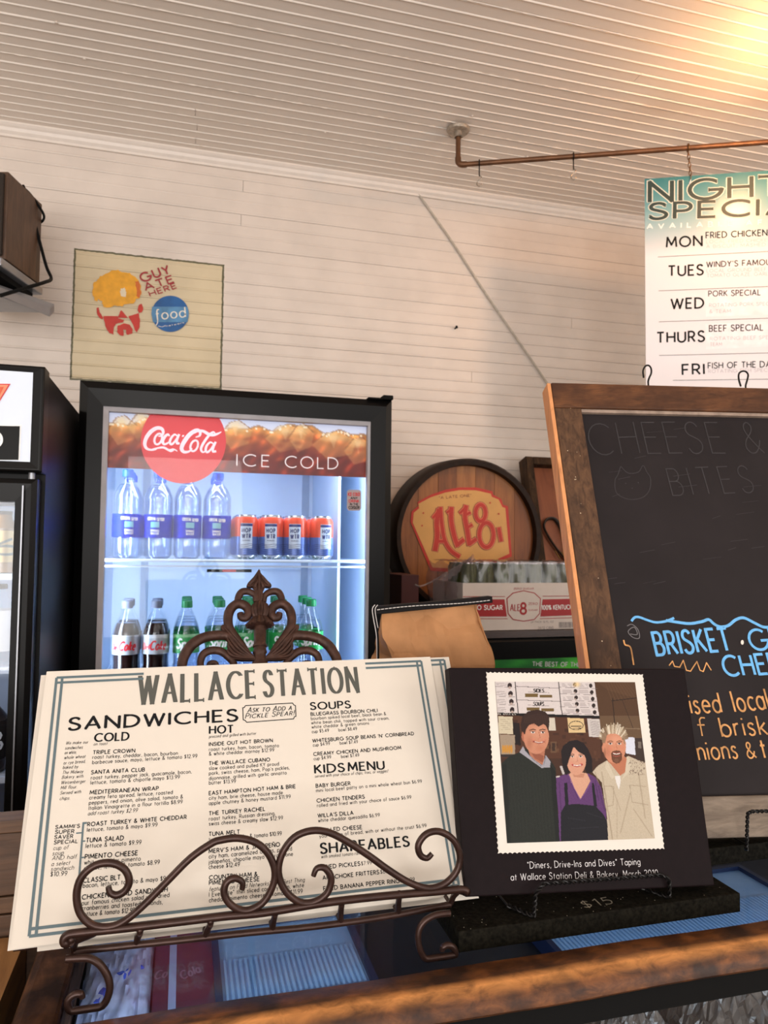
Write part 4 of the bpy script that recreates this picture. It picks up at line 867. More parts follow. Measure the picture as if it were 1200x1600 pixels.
# barrel head
Rb = .281; bc = np.array([.995, 2.475, ZL+Rb+.016]); rb_ = .262
PBH = Plane(bc, (1, 0, 0), (0, 0, 1)); bh = thing('barrel_head', 'round wooden barrel head with dark hoop and red lettered soda emblem', 'barrel', (bc[0], bc[1]+.04, ZL))
m_hoop = mat('dark_hoop', (40, 26, 18), .55, 0, spec=.2, var=.3, scale=40)
obj('hoop', M().lathe([(rb_, -.03), (rb_+.016, -.032), (rb_+.024, -.02), (rb_+.027, .02), (rb_+.03, .09), (rb_+.012, .1), (rb_-.002, .06), (rb_-.002, -.0), (rb_, -.03)], bc, 64, axis=1, caps=False), m_hoop, bh, smooth=True)
shades = [((160, 98, 48), (120, 68, 30)), ((172, 108, 54), (134, 78, 36)), ((148, 86, 40), (110, 60, 26)), ((180, 116, 62), (142, 86, 42))]
mw = [wood('barrel_oak', a, b, 2, 5, .5, 8) for a, b in shades]; cuts = [-rb_, -.19, -.115, -.045, .03, .105, .185, rb_]
for i, (a, b) in enumerate(zip(cuts[:-1], cuts[1:])):
    xs = np.linspace(a+.0006, b-.0006, 6); up = [(x, math.sqrt(max(rb_**2-x*x, 1e-6))) for x in xs]; dn = [(x, -y) for x, y in up][::-1]
    obj('stave', M().slab(PBH, [(x, y) for x, y in up]+dn, -.02, random.uniform(0, .0015)), mw[i % 4], bh)
k4 = sq(620, 740, 5.714)
def e4(pts): return [PBH.uv(*k4(*q)) for q in pts]
outer = [(130, 340), (190, 290), (182, 255), (300, 190), (430, 145), (560, 124), (700, 124), (850, 158), (856, 188), (930, 228), (945, 278), (990, 292), (1024, 740), (900, 785), (770, 850), (480, 878), (300, 868), (120, 430)]
inner = [(148, 350), (196, 310), (190, 270), (300, 212), (430, 170), (560, 148), (700, 150), (835, 180), (845, 208), (905, 232), (938, 298), (965, 308), (1000, 715), (890, 765), (760, 825), (480, 846), (316, 838), (140, 440)]
m_emr = mat('emblem_red', (196, 44, 26), .5, var=.06); m_emy = mat('emblem_tan', (222, 166, 92), .5, var=.06, scale=14); m_emp = mat('emblem_pink', (226, 120, 84), .5); m_emd = mat('emblem_brown', (140, 50, 30), .5)
em = obj('emblem', M().slab(PBH, e4(outer)[::-1], .0018, .0035), m_emr, bh, label='red bordered tan soda emblem')
obj('emblem_field', M().flats(PBH.at, [e4(inner)], .0042), m_emy, em)
def shrink(q, t):
    c = np.mean(q, 0); out = []; n = len(q)
    A = sum(q[i][0]*q[(i+1) % n][1]-q[(i+1) % n][0]*q[i][1] for i in range(n)); sg_ = 1 if A > 0 else -1
    for i in range(n):
        a = np.array(q[i])-np.array(q[i-1]); b = np.array(q[(i+1) % n])-np.array(q[i]); a = a/np.linalg.norm(a); b = b/np.linalg.norm(b)
        na = np.array([-a[1], a[0]])*sg_; nb = np.array([-b[1], b[0]])*sg_; m_ = na+nb; L = np.linalg.norm(m_); m_ = m_/max(L, .3); out.append(tuple(np.array(q[i])+m_*t/max(.6, L/2)))
    return out
l1, l2, l3 = [], [], []
def tri_poly(q): return [e4(q)]
e8 = lambda s: [(742+s*52*math.cos(a), 352-s*86*math.sin(a)) for a in np.linspace(0, 2*PI, 24)]
e9 = lambda s: [(794+s*78*math.cos(a), 548-s*134*math.sin(a)) for a in np.linspace(0, 2*PI, 24)]
CORE = [([(372, 318), (352, 430), (356, 560), (335, 690)], 34), ([(384, 300), (396, 450), (424, 600), (482, 692), (556, 742)], 26), ([(350, 604), (425, 604)], 22), ([(374, 325), (316, 398)], 18),
        ([(482, 300), (480, 420), (508, 560), (540, 652)], 32), ([(530, 640), (594, 588)], 28), ([(480, 318), (440, 350)], 16), ([(614, 284), (602, 380), (622, 500), (644, 640)], 32), ([(610, 300), (556, 356)], 18),
        ([(604, 372), (652, 346)], 20), ([(618, 486), (668, 456)], 20), ([(636, 632), (704, 584)], 26), ([(904, 482), (926, 606)], 26)]
l1, l2, l3 = [], [], []
for c_, w_ in CORE:
    q = [np.array(PBH.uv(*k4(*p)), float) for p in c_]
    for L_, x_, e_ in ((l1, 26, .0024), (l2, 17, .0016), (l3, 0, 0)):
        d0 = (q[0]-q[1])/np.linalg.norm(q[0]-q[1]); d1 = (q[-1]-q[-2])/np.linalg.norm(q[-1]-q[-2])
        L_ += ribbon([tuple(x) for x in smooth_path([q[0]+d0*e_]+q[1:-1]+[q[-1]+d1*e_], 4)], (w_*1.2+x_)/5.714*.00222)
for w, L_ in ((58, l1), (49, l2), (32, l3)):
    for c_ in (e8(.86), e9(.82)): L_ += ribbon([PBH.uv(*k4(*q)) for q in c_], w/5.714*.00222, closed=True)
l2a = [e4([(372, 500), (385, 590), (362, 560)])]
obj('emblem_lettering', M().flats(PBH.at, l1, .0052), m_emd, em, label='brown letter outlines'); obj('emblem_lettering', M().flats(PBH.at, l2, .0062), m_emp, em); obj('emblem_lettering', M().flats(PBH.at, l3+[[PBH.uv(*k4(x+8*math.cos(a), y+8*math.sin(a))) for a in np.linspace(0, 5.2, 6)] for x, y in ((232, 352), (220, 465), (826, 262), (903, 360))], .0072), m_emr, em, label='red letters of the soda name')
obj('emblem_small_print', M().flats(PBH.at, line(PBH, '"A LATE ONE"', k4(375, 228), k4(660, 205), .009, w=.16)+line(PBH, 'SINCE 1926', k4(560, 830), k4(860, 790), .009, w=.16), .0052), m_emd, em)

# wooden shadow box behind
ft = aty(821, 722, 2.6); lean = math.atan2(.16, ft[2]-ZL); fbx = thing('shadow_box', 'dark rough framed wooden box with a looped strap, leaning behind the barrel', 'frame', (ft[0]+.2, 2.45, ZL))
PF = yawlean((ft[0], 2.6-(.16), ZL+.024), 0, lean); Hb = (ft[2]-ZL)/math.cos(lean); Wb = .44
m_fr = wood('rough_dark_wood', (84, 60, 40), (26, 17, 11), 2, 12, .7, 5, bump=.8, spec=.2); m_bk = wood('red_brown_board', (150, 84, 50), (120, 62, 36), 2, 3, .5, 5)
for nm, b in (('frame_side', (0, .032, 0, Hb)), ('frame_side', (Wb-.032, Wb, 0, Hb)), ('frame_top', (.032, Wb-.032, Hb-.032, Hb)), ('frame_bottom', (.032, Wb-.032, 0, .032))):
    obj(nm, M().pbox(PF, *b, -.065, 0), m_fr, fbx, bevel=.003)
obj('back_board', M().pbox(PF, .03, Wb-.03, .03, Hb-.03, -.05, -.04), m_bk, fbx)
k5 = sq(800, 700, 4.4417); PFi = PF.off(-.028)
stp = [PFi.hit(*k5(*q)) for q in ((400, 800), (372, 770), (310, 700), (250, 610), (222, 545), (240, 498), (290, 492), (330, 540), (362, 630), (392, 740), (420, 830))]
obj('strap', M().tube(smooth_path(stp, 5), .009, 8, flat=.5), mat('dark_leather', (40, 28, 20), .5), fbx, smooth=True, label='dark looped leather strap')
obj('strap_tip', M().tube([PFi.at(*PFi.uv(*k5(292, 715)), .006), PFi.at(*PFi.uv(*k5(326, 770)), .006)], .003, 6).tube([PFi.at(*PFi.uv(*k5(338, 722)), .006), PFi.at(*PFi.uv(*k5(362, 768)), .006)], .003, 6), m_br, fbx, smooth=True)

# soda case
CX0 = aty(723, 940, 2.12)[0]; CX1 = CX0+.40; CY0, CY1 = 2.12, 2.40; CZ = ZL; CH = aty(723, 911, 2.12)[2]-CZ
cs = thing('soda_case', 'white and red cardboard case of slim cans in shrink wrap on low cooler', 'case', ((CX0+CX1)/2, 2.26, CZ))
m_card = mat('white_card', (222, 214, 208), .6, var=.03)
cb_ = M().box(CX0, CX1, CY0, CY0+.003, CZ, CZ+CH).box(CX0, CX1, CY1-.003, CY1, CZ, CZ+CH).box(CX0, CX0+.003, CY0+.003, CY1-.003, CZ, CZ+CH).box(CX1-.003, CX1, CY0+.003, CY1-.003, CZ, CZ+CH).box(CX0+.003, CX1-.003, CY0+.003, CY1-.003, CZ, CZ+.003)
obj('carton', cb_, m_card, cs)
PX = Plane((0, CY0, 0), (1, 0, 0), (0, 0, 1)); k6 = sq(580, 680, 3.529)
def e6(pts): return [PX.uv(*k6(*q)) for q in pts]
m_cred = mat('case_red', (170, 30, 36), .5, var=.04)
band = obj('red_band', M().flats(PX.at, [e6([(505, 905), (735, 905), (748, 1000), (505, 1000)]), e6([(945, 905), (1180, 900), (1180, 990), (932, 1000)])]+plines(PX, [k6(505, 890), k6(738, 890)], .002)+plines(PX, [k6(505, 1012), k6(752, 1012)], .002)+plines(PX, [k6(945, 888), k6(1180, 886)], .002)+plines(PX, [k6(930, 1012), k6(1180, 1004)], .002), .0004), m_cred, cs)
obj('band_lettering', M().flats(PX.at, line(PX, 'ZERO SUGAR', k6(530, 962), k6(722, 962), .0135, w=.2), .0008), m_wht, band)
obj('band_lettering', M().flats(PX.at, line(PX, '100% KENTUCKY', k6(940, 962), k6(1120, 958), .0135, w=.2), .0008), m_wht, band)
lg = [(745, 900), (780, 868), (840, 855), (900, 868), (935, 900), (930, 985), (900, 1018), (840, 1028), (780, 1018), (752, 985)]
ee = obj('case_emblem', M().flats(PX.at, [e6(lg)], .0008), m_cred, cs); obj('emblem_field', M().flats(PX.at, [e6(shrink(lg, 5))], .0012), m_card, ee)
pe = line(PX, 'ALE', k6(766, 968), k6(818, 968), .02, w=.16, contrast=.6)+line(PX, '8', k6(822, 985), k6(852, 985), .034, w=.2, seg=10)+line(PX, 'ZERO', k6(866, 935), k6(916, 935), .007, w=.16)+line(PX, 'SUGAR', k6(866, 968), k6(916, 968), .005, w=.16)+line(PX, 'ZERO SUGAR', k6(785, 850), k6(895, 850), .005, w=.16)
obj('emblem_lettering', M().flats(PX.at, pe, .0016), m_cred, ee)
obj('case_print', M().flats(PX.at, line(PX, '24 PACK 12 FL OZ', k6(880, 1035), k6(1005, 1033), .006, w=.14)+line(PX, '24/12 CANS', k6(920, 1070), k6(1005, 1068), .008, w=.12)+[e6([(x, 1030), (x+w_, 1030), (x+w_, 1062), (x, 1062)]) for x, w_ in [(1035+i*6, random.choice((2, 3, 4))) for i in range(13)]], .0004), mat('faded_ink', (130, 122, 122), .6), cs)
PLs = Plane((CX0, 0, 0), (0, -1, 0), (0, 0, 1))
obj('side_print', M().flats(PLs.at, [[(-CY1+.02, CZ+.04), (-CY1+.13, CZ+.04), (-CY1+.13, CZ+.075), (-CY1+.02, CZ+.075)], [(-CY0-.12, CZ+.04), (-CY0-.02, CZ+.04), (-CY0-.02, CZ+.075), (-CY0-.12, CZ+.075)]], .0006), m_cred, cs)
def slim():
    t = thing('slim_can', '', 'can')
    lathe_obj('can_body', [(.001, .003), (.02, 0), (.027, .01), (.0275, .14), (.023, .15), (.0235, .153), (.0225, .153), (.0215, .151), (.001, .151)], mat('olive_green_can', (70, 80, 40), .3, .2, var=.5, scale=60), t)
    lathe_obj('rim', [(.0215, .151), (.0238, .1515), (.0238, .1545), (.022, .1545), (.0215, .151)], m_alu, t); return t
ORD = ['first', 'second', 'third', 'fourth', 'fifth', 'sixth', 'seventh']; nx_, ny_ = 7, 3; sp2 = []; lb2 = []
for j in range(ny_):
    for i in range(nx_):
        sp2.append((CX0+.032+i*.056, CY0+.031+j*.0545, CZ+.004+CH+.062-.158+.0)); lb2.append('green slim can in the %s row of the wrapped case, %s from the crumpled flap' % (('front', 'middle', 'rear')[j], ORD[i]))
place(slim(), sp2, lb2, 'green slim cans in the shrink wrapped case')
film = pane('shrink_film', (.86, .80, .80), .9, .12, haze=.04)
fm = M(); nu_, nv_ = 40, 26; vs = []
for j in range(nv_):
    for i in range(nu_):
        x = CX0-.004+(CX1-CX0+.008)*i/(nu_-1); y = CY0+.004+(CY1-CY0)*j/(nv_-1)
        vs.append((x, y, CZ+CH+.068+.003*math.sin(i*1.3)*math.cos(j*1.7)+random.uniform(-.0012, .0012)))
fm.add(vs, [(j*nu_+i, j*nu_+i+1, (j+1)*nu_+i+1, (j+1)*nu_+i) for j in range(nv_-1) for i in range(nu_-1)])
b0 = len(fm.v); vs = []
for k_, hz in enumerate(np.linspace(CH+.068, CH-.004, 6)):
    for i in range(nu_): vs.append((CX0-.004+(CX1-CX0+.008)*i/(nu_-1), CY0+.003+random.uniform(-.0015, .0015), CZ+hz))
fm.add(vs, [(k_*nu_+i, k_*nu_+i+1, (k_+1)*nu_+i+1, (k_+1)*nu_+i) for k_ in range(5) for i in range(nu_-1)])
film2 = pane('crumpled_film', (.80, .68, .67), .9, .2, haze=.16)
vs = []; nn = 14
for j in range(nn):
    for i in range(nn): a, b = i/(nn-1), j/(nn-1); vs.append((CX0-.008-.02*math.sin(PI*b)*(.5+.5*math.sin(a*9))-random.uniform(0, .006), CY0-.002+(CY1-CY0)*a, CZ+.07+(CH-.0)*b*.95+.008*math.sin(a*13)))
fo = obj('shrink_wrap', fm, film, cs, smooth=True, label='clear crinkled shrink wrap')
f2 = M().add(vs, [(j*nn+i, j*nn+i+1, (j+1)*nn+i+1, (j+1)*nn+i) for j in range(nn-1) for i in range(nn-1)])
c0 = np.array([CX0-.004, CY0+.01, CZ+CH+.05]); vs = []
for j in range(nn):
    for i in range(nn):
        a, b = i/(nn-1), j/(nn-1); vs.append((c0[0]-.05+.1*a, c0[1]+.05*b+random.uniform(-.004, .004), c0[2]-.04+.075*a*(1-.3*b)+.012*math.sin(a*11+b*7)+random.uniform(-.003, .003)))
f2.add(vs, [(j*nn+i, j*nn+i+1, (j+1)*nn+i+1, (j+1)*nn+i) for j in range(nn-1) for i in range(nn-1)])
f2.tube(smooth_path([aty(648, 913, 2.2), aty(656, 916, 2.2), aty(670, 911, 2.2), aty(690, 900, 2.16)], 4), .003, 6)
obj('wrap_flap', f2, film2, cs, smooth=True, label='loose crumpled flap of shrink wrap')

# ================================================================== glass topped display case
ZR = 1.107
yl = atz(1000, 1466, ZR)[1]; yr = atz(1000, 1503, ZR+.001)[1]; zlow = aty(1000, 1547, yr-.010)[2]; zblk = aty(1000, 1582.5, yr+.004)[2]
xr0 = atz(104, 1540, ZR)[0]; xl0 = atz(30, 1540, ZR)[0]; XE, YB = 2.1, 1.22
m_rail = wood('stained_rail', (126, 76, 38), (54, 30, 16), 0, 34, .45, 2.2, bump=.35, coat=.05, spec=.3, dark=((46, 25, 14), 26), edge_band=(yr+.003, .009, (206, 140, 80)))
m_railY = wood('stained_side_rail', (96, 62, 38), (40, 24, 15), 1, 14, .7, 4, bump=.35, spec=.08, dark=((36, 21, 13), 22))
case = thing('display_case', 'glass topped display counter with worn brown wooden rails', 'counter', (.9, .9, 0))
pf = [(yl, ZG-.02), (yl, ZR-.001), (yl-.004, ZR+.0015), (yr+.008, ZR+.003), (yr+.001, ZR+.001), (yr-.005, ZR-.004), (yr-.009, zlow+.006), (yr-.010, zlow+.001), (yr-.006, zlow-.003), (yr+.012, zlow-.004), (yr+.012, ZG-.02)]
n = len(pf); N1 = 60; mb = M(); xs_ = np.linspace(xl0-.002, XE, N1)
mb.add([(x, y+.0006*math.sin(x*31), z+.0005*math.sin(x*17+y*50)) for x in xs_ for y, z in pf], [tuple(range(n))[::-1], tuple(range((N1-1)*n, N1*n))]+[(i*n+k, i*n+(k+1) % n, (i+1)*n+(k+1) % n, (i+1)*n+k) for i in range(N1-1) for k in range(n)])
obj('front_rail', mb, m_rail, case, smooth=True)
mb = M(); pf2 = [(xr0, ZG-.02), (xr0, ZR-.001), (xr0-.003, ZR+.001), (xl0+.012, ZR+.001), (xl0+.006, ZR-.002), (xl0, ZR-.016), (xl0, ZG-.05), (xr0, ZG-.05)]
n = len(pf2); mb.add([(x, y, z) for y in (yl+.0005, YB+.03) for x, z in pf2], [tuple(range(n)), tuple(range(n, 2*n))[::-1]]+[(k, n+k, n+(k+1) % n, (k+1) % n) for k in range(n)])
obj('side_rail', mb, m_railY, case)
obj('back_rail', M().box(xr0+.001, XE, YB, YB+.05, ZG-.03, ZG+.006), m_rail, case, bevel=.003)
obj('glass_top', M().box(xr0, XE, yl-.004, YB+.004, ZG-.006, ZG), pane('counter_glass', (.86, .92, 1.0), .3, .015), case)
obj('black_band', M().box(xl0, XE, yr+.003, yr+.02, zblk, zlow-.0035), m_matte, case)
obj('front_glass', M().box(xl0+.02, XE, yr+.008, yr+.012, .5, zblk), pane('front_glass'), case)
cs_ = M().box(xl0, xl0+.02, yr+.02, YB+.03, 0, ZG-.05).box(xl0+.02, XE, YB+.01, YB+.03, 0, ZG-.03).box(xl0+.02, XE, yr+.02, YB+.01, 0, .5)
obj('case_body', cs_, m_black, case)
low_z = zblk-.12; deck_z = .985
obj('lower_shelf', M().box(xl0+.02, XE, yr+.02, YB+.008, low_z-.01, low_z), mat('dark_shelf', (16, 14, 16), .5), case)
obj('upper_shelf', M().box(xr0, XE, .765, YB+.008, deck_z-.008, deck_z), mat('dark_shelf', (12, 12, 16), .5), case)
l = bpy.data.lights.new('case_fill', 'AREA'); l.shape = 'RECTANGLE'; l.size = 1.4; l.size_y = .015; l.energy = 3.4; l.color = (.76, .88, 1)  # added unseen strip below the front rail, brightens what lies under the glass
lo = bpy.data.objects.new('case_fill', l); COL.objects.link(lo); lo.location = (.6, yl-.012, 1.078); lo.rotation_euler = (R(50), 0, 0)

# things lying under the glass
ZU = 1.003
def under(px, py, z=ZU): return atz(px, py, z)
m_tray = mat('pale_blue_plastic', (146, 180, 212), .35, var=.05)
def tray(x0, x1, y0, y1, label):
    t = thing('serving_tray', label, 'tray', ((x0+x1)/2, (y0+y1)/2, deck_z)); 
    obj('tray_floor', M().box(x0, x1, y0, y1, ZU-.006, ZU-.002), m_tray, t)
    rb = M()
    n_ = int((x1-x0)/.0062)
    for i in range(n_): rb.box(x0+.004+i*.0062, x0+.007+i*.0062, y0+.003, y0+(y1-y0)*.55, ZU-.002, ZU+.0002)
    obj('rib', rb, m_tray, t, kind='stuff')
    rm = M().box(x0-.008, x0, y0-.008, y1+.008, deck_z, ZU+.004).box(x1, x1+.008, y0-.008, y1+.008, deck_z, ZU+.004).box(x0, x1, y0-.008, y0, deck_z, ZU+.004).box(x0, x1, y1, y1+.008, deck_z, ZU+.004)
    obj('tray_rim', rm, mat('navy_rim', (24, 34, 62), .4), t)
a = under(347, 1548); b = under(572, 1516); c = under(560, 1463)
tray(a[0], b[0], a[1]-.03, c[1]+.06, 'pale blue ribbed tray under the glass in front of the menu stand')
a = under(838, 1475); b = under(1192, 1380)
tray(a[0]+.02, b[0]+.0, a[1]-.06, b[1]+.05, 'pale blue ribbed tray under the glass beside the black riser boards')
a = under(238, 1560); b = under(338, 1550)
cdz = thing('printed_card', 'dark maroon card with faint script under the glass by the blue bag', 'card', ((a[0]+b[0])/2, .9, deck_z))
obj('card_sheet', M().box(a[0], b[0], .79, 1.1, deck_z, ZU-.002), mat('maroon_print', (104, 46, 52), .4, var=.15, scale=30), cdz)
PU = Plane((0, 0, ZU-.002), (1, 0, 0), (0, 1, 0)); 
obj('card_stripe', M().box(under(263, 1550)[0], under(275, 1550)[0], .791, 1.099, ZU-.002, ZU-.0014), mat('card_pale_blue', (176, 190, 222), .4), cdz)
k7 = sq(150, 1470, 2.449)
obj('card_script', M().flats(PU.at, line(PU, 'Cola', k7(330, 150), k7(400, 120), .016, w=.14, slant=.3)+line(PU, 'Co', k7(222, 150), k7(268, 140), .016, w=.14, slant=.3), .0004), mat('faint_script', (150, 104, 116), .4), cdz)
a = under(116, 1585); b = under(236, 1560)
m_bag = mat('frosted_bag', (200, 210, 240), .25, var=.25, scale=45, spec=.7); cl = M(); nn = 26; vs = []
for j in range(nn):
    for i in range(nn): u_, v_ = i/(nn-1), j/(nn-1); vs.append((a[0]+(b[0]-.001-a[0])*u_, a[1]-.05+.24*v_, ZU-.010+.012*math.sin(PI*u_)**.4*abs(math.sin(PI*v_))**.4+random.uniform(-.0025, .0025)))
cl.add(vs, [(j*nn+i, j*nn+i+1, (j+1)*nn+i+1, (j+1)*nn+i) for j in range(nn-1) for i in range(nn-1)])
pb = thing('plastic_bag', 'crinkled clear bag holding a blue bottle under the glass corner', 'bag', ((a[0]+b[0])/2, yr+.15, deck_z))
obj('bag_film', cl, m_bag, pb, smooth=True)
obj('blue_bottle', M().tube([atz(150, 1572, ZU-.004), atz(185, 1530, ZU-.004), atz(222, 1512, ZU-.004)], [.008, .013, .006], 12, flat=.5), mat('bright_blue', (40, 100, 230), .2, var=.2), pb, smooth=True, label='bright blue bottle inside the bag')
# wrapped packages on the shelf behind the front glass
m_pk = mat('brown_cellophane', (30, 25, 21), .35, var=.7, scale=75, bump=1, spec=.35)
for i, (x0, x1, lb) in enumerate(((.30, .405, 'cellophane wrapped package at the bottom edge, farthest from the corner'), (.41, .515, 'cellophane wrapped package behind the front glass, between its two neighbours'), (.52, .66, 'cellophane wrapped package behind the front glass below the wooden rail end'))):
    q = M(); nn = 22; vs = []
    for j in range(nn):
        for k_ in range(nn):
            u_, v_ = k_/(nn-1), j/(nn-1); bl = (math.sin(PI*u_)*math.sin(PI*v_))**.35 if 0 < u_ < 1 and 0 < v_ < 1 else 0
            vs.append((x0+(x1-x0)*u_, yr+.03+.09*v_, low_z+.002+.085*bl+random.uniform(0, .009)+.004*math.sin(u_*40+v_*13)))
    q.add(vs, [(j*nn+k_, j*nn+k_+1, (j+1)*nn+k_+1, (j+1)*nn+k_) for j in range(nn-1) for k_ in range(nn-1)])
    q.add([(x0, yr+.03, low_z), (x1, yr+.03, low_z), (x1, yr+.12, low_z), (x0, yr+.12, low_z)], [(3, 2, 1, 0)])
    obj('wrapped_package', q, m_pk, label=lb, cat='package', group='wrapped packages behind the front glass')
# plank ledge behind, left
m_pl = [wood('ledge_plank', (112, 82, 58), (70, 48, 34), 0, 6, .6, 9, bump=.5), wood('ledge_plank', (98, 70, 50), (60, 42, 30), 0, 6, .6, 9, bump=.5)]
led = thing('plank_ledge', 'low wall of dark horizontal planks behind the menu stand', 'ledge', (-.5, 1.02, 0))
zt_ = aty(20, 1278, 1.0)[2]; cuts = [zt_, aty(0, 1302, 1.0)[2], aty(0, 1402, 1.0)[2], aty(0, 1430, 1.0)[2]-.0, .9, .6, .3, 0]
for i, (a, b) in enumerate(zip(cuts[:-1], cuts[1:])): obj('plank', M().box(-1.3, xl0-.004, 1.0+(0 if i else -.006), 1.03, b+.001, a-.001), m_pl[i % 2], led, bevel=.0015)
zp_ = aty(5, 1467, .99)[2]
obj('side_board', M().box(-1.3, atz(14, 1530, zp_)[0], .45, .992, zp_-.6, zp_-.0), wood('light_board', (168, 122, 74), (128, 88, 52), 1, 5, .5, 8),
    label='lighter brown wooden board beside the counter corner', cat='board')

# ================================================================== menus on the iron stand
m_cast = mat('brown_cast_iron', (64, 40, 31), .5, .45, var=.35, scale=110, bump=.8); m_rod = mat('bronze_brown_rod', (58, 38, 32), .34, .5, var=.25, scale=60, bump=.2)
PM = yawlean((-.1385, .7157, 1.1465), 0, R(30.7))
m_paper = mat('cream_paper', (214, 205, 193), .75, spec=.2, var=.015, scale=4); m_bor = mat('slate_ink', (84, 102, 108), .6, var=.03); m_head = mat('charcoal_ink', (76, 76, 70), .6, var=.05)
def sheet(pts, h, label):
    q = [PM.uv(*p) for p in pts][::-1]; s = thing('menu_sheet', label, 'menu', PM.at((q[0][0]+q[1][0])/2, q[0][1], h), 'menu sheets on the iron stand')
    n_ = 14; mb = M(); TL, TR, BR, BL = [np.array(PM.uv(*p)) for p in pts]; vs = []
    for th in (0, .0005):
        for j in range(n_+1):
            for i in range(n_+1):
                u_, v_ = i/n_, j/n_; p = (TL*(1-u_)+TR*u_)*(1-v_)+(BL*(1-u_)+BR*u_)*v_; vs.append(PM.at(p[0], p[1], h+th))
    w_ = n_+1; o2 = w_*w_
    fs = [(j*w_+i, j*w_+i+1, (j+1)*w_+i+1, (j+1)*w_+i) for j in range(n_) for i in range(n_)]; fs += [tuple(o2+x for x in f[::-1]) for f in fs]
    rim = [i for i in range(n_+1)]+[j*w_+n_ for j in range(1, n_+1)]+[n_*w_+i for i in range(n_-1, -1, -1)]+[j*w_ for j in range(n_-1, 0, -1)]
    fs += [(rim[i], rim[i-1], o2+rim[i-1], o2+rim[i]) for i in range(len(rim))]
    mb.add(vs, fs); obj('paper', mb, m_paper, s); return s
def border(P, c, w, gap, top_break=None):
    """double line border whose lines run on to the outer rectangle; c = TL,TR,BR,BL in plane uv"""
    out = []; TL, TR, BR, BL = [np.array(x) for x in c]
    def seg(a, b): out.extend(ribbon([tuple(a), tuple(b)], w))
    U = (TR-TL)/np.linalg.norm(TR-TL); V = (BL-TL)/np.linalg.norm(BL-TL); V2 = (BR-TR)/np.linalg.norm(BR-TR); U2 = (BR-BL)/np.linalg.norm(BR-BL)
    for o_ in (0, gap):
        for A, B, D, D2 in ((TL, TR, V, V2), (BL, BR, -V, -V2)):
            a, b = A+D*o_, B+D2*o_
            if top_break is not None and D is V: seg(a, a+(b-a)*top_break[0]); seg(a+(b-a)*top_break[1], b)
            else: seg(a, b)
        seg(TL+U*o_, BL+U2*o_); seg(TR-U*o_, BR-U2*o_)
    return out
s4 = sheet([(73, 1056), (690, 1030), (752, 1402), (56, 1486)], -.0078, 'bottom cream sheet of the stack, only its lower edge and curled corner showing')
s3 = sheet([(63, 1052.5), (668, 1032), (726, 1390), (10, 1485.5)], -.0052, 'cream menu sheet whose edge sticks out behind the stack on the side of the coolers')
s2 = sheet([(110, 1050), (702, 1025.5), (773, 1392), (60, 1479)], -.0026, 'cream menu sheet shifted toward the photo plaque, its blue-grey border showing')
s1 = sheet([(73, 1049.5), (672, 1026.5), (731, 1387), (16, 1484)], 0, 'front cream menu sheet printed with sandwiches, soups and kids menu')
PT = PM.off(.0006)
bo = [PT.uv(*p) for p in ((88.5, 1059), (658, 1033), (717, 1383), (45.5, 1463))]
obj('border_lines', M().flats(PT.at, border(PT, bo, .0026, .0056, ((211-88)/571, (561-88)/571)), .0002), m_bor, s1)
P2 = PM.off(-.0019)
bo2 = [P2.uv(*p) for p in ((120, 1060), (694, 1031), (755, 1378), (80, 1460))]
obj('border_lines', M().flats(P2.at, border(P2, bo2, .0026, .0056), .0001), m_bor, s2)
A_ = sq(0, 1020, 2.857); D_ = sq(100, 1060, 3); F_ = sq(460, 1060, 3.75); C_ = sq(0, 1240, 2.857); H_ = sq(320, 1240, 2.5); E_ = sq(200, 1020, 3)
def mt(T, lines_, H, **kw):
    out = []
    for s, x0, y0, x1, y1 in lines_: out.append(line(PT, s, T(x0, y0), T(x1, y1), H, **kw))
    return out
hd = dict(w=.25, contrast=.62, serif=.05, seg=14, sb=.3)
hp = [line(PT, 'WALLACE', E_(52, 238), E_(596, 208), .0302, w=.155, contrast=.5, serif=.075, seg=16, sb=.42), line(PT, 'STATION', E_(642, 204), E_(1078, 182), .0292, w=.155, contrast=.5, serif=.075, seg=16, sb=.42)]
line_objs('title', PT, hp, m_head, s1, label='large charcoal heading')
hh = lambda T, s, x0, y0, x1, y1, H: [line(PT, s, T(x0, y0), T(x1, y1), H, **hd)]
bk = hh(A_, 'SANDWICHES', 307, 345, 1058, 303, .0122)+hh(A_, 'COLD', 423, 396, 573, 389, .0078)+hh(A_, 'HOT', 936, 361, 1040, 356, .0078)
bk += hh(F_, 'SOUPS', 96, 183, 328, 172, .0078)+hh(F_, 'KIDS', 122, 556, 292, 545, .0084)+hh(F_, 'MENU', 318, 543, 526, 531, .0084)+hh(F_, 'SHAREABLES', 156, 1026, 672, 982, .0092)
line_objs('section_heading', PT, bk, m_ink, s1)
it = []
it += mt(A_, [('TRIPLE CROWN', 415, 453, 602, 444), ('SANTA ANITA CLUB', 407, 542, 645, 529), ('MEDITERRANEAN WRAP', 401, 632, 707, 613), ('ROAST TURKEY & WHITE CHEDDAR', 390, 775, 832, 741)], .00353, w=.2)
it += mt(D_, [('INSIDE OUT HOT BROWN', 680, 317, 978, 298), ('THE WALLACE CUBANO', 680, 407, 965, 388), ('EAST HAMPTON HOT HAM & BRIE', 680, 547, 1085, 514), ('THE TURKEY RACHEL', 680, 642, 942, 620)], .00353, w=.2)
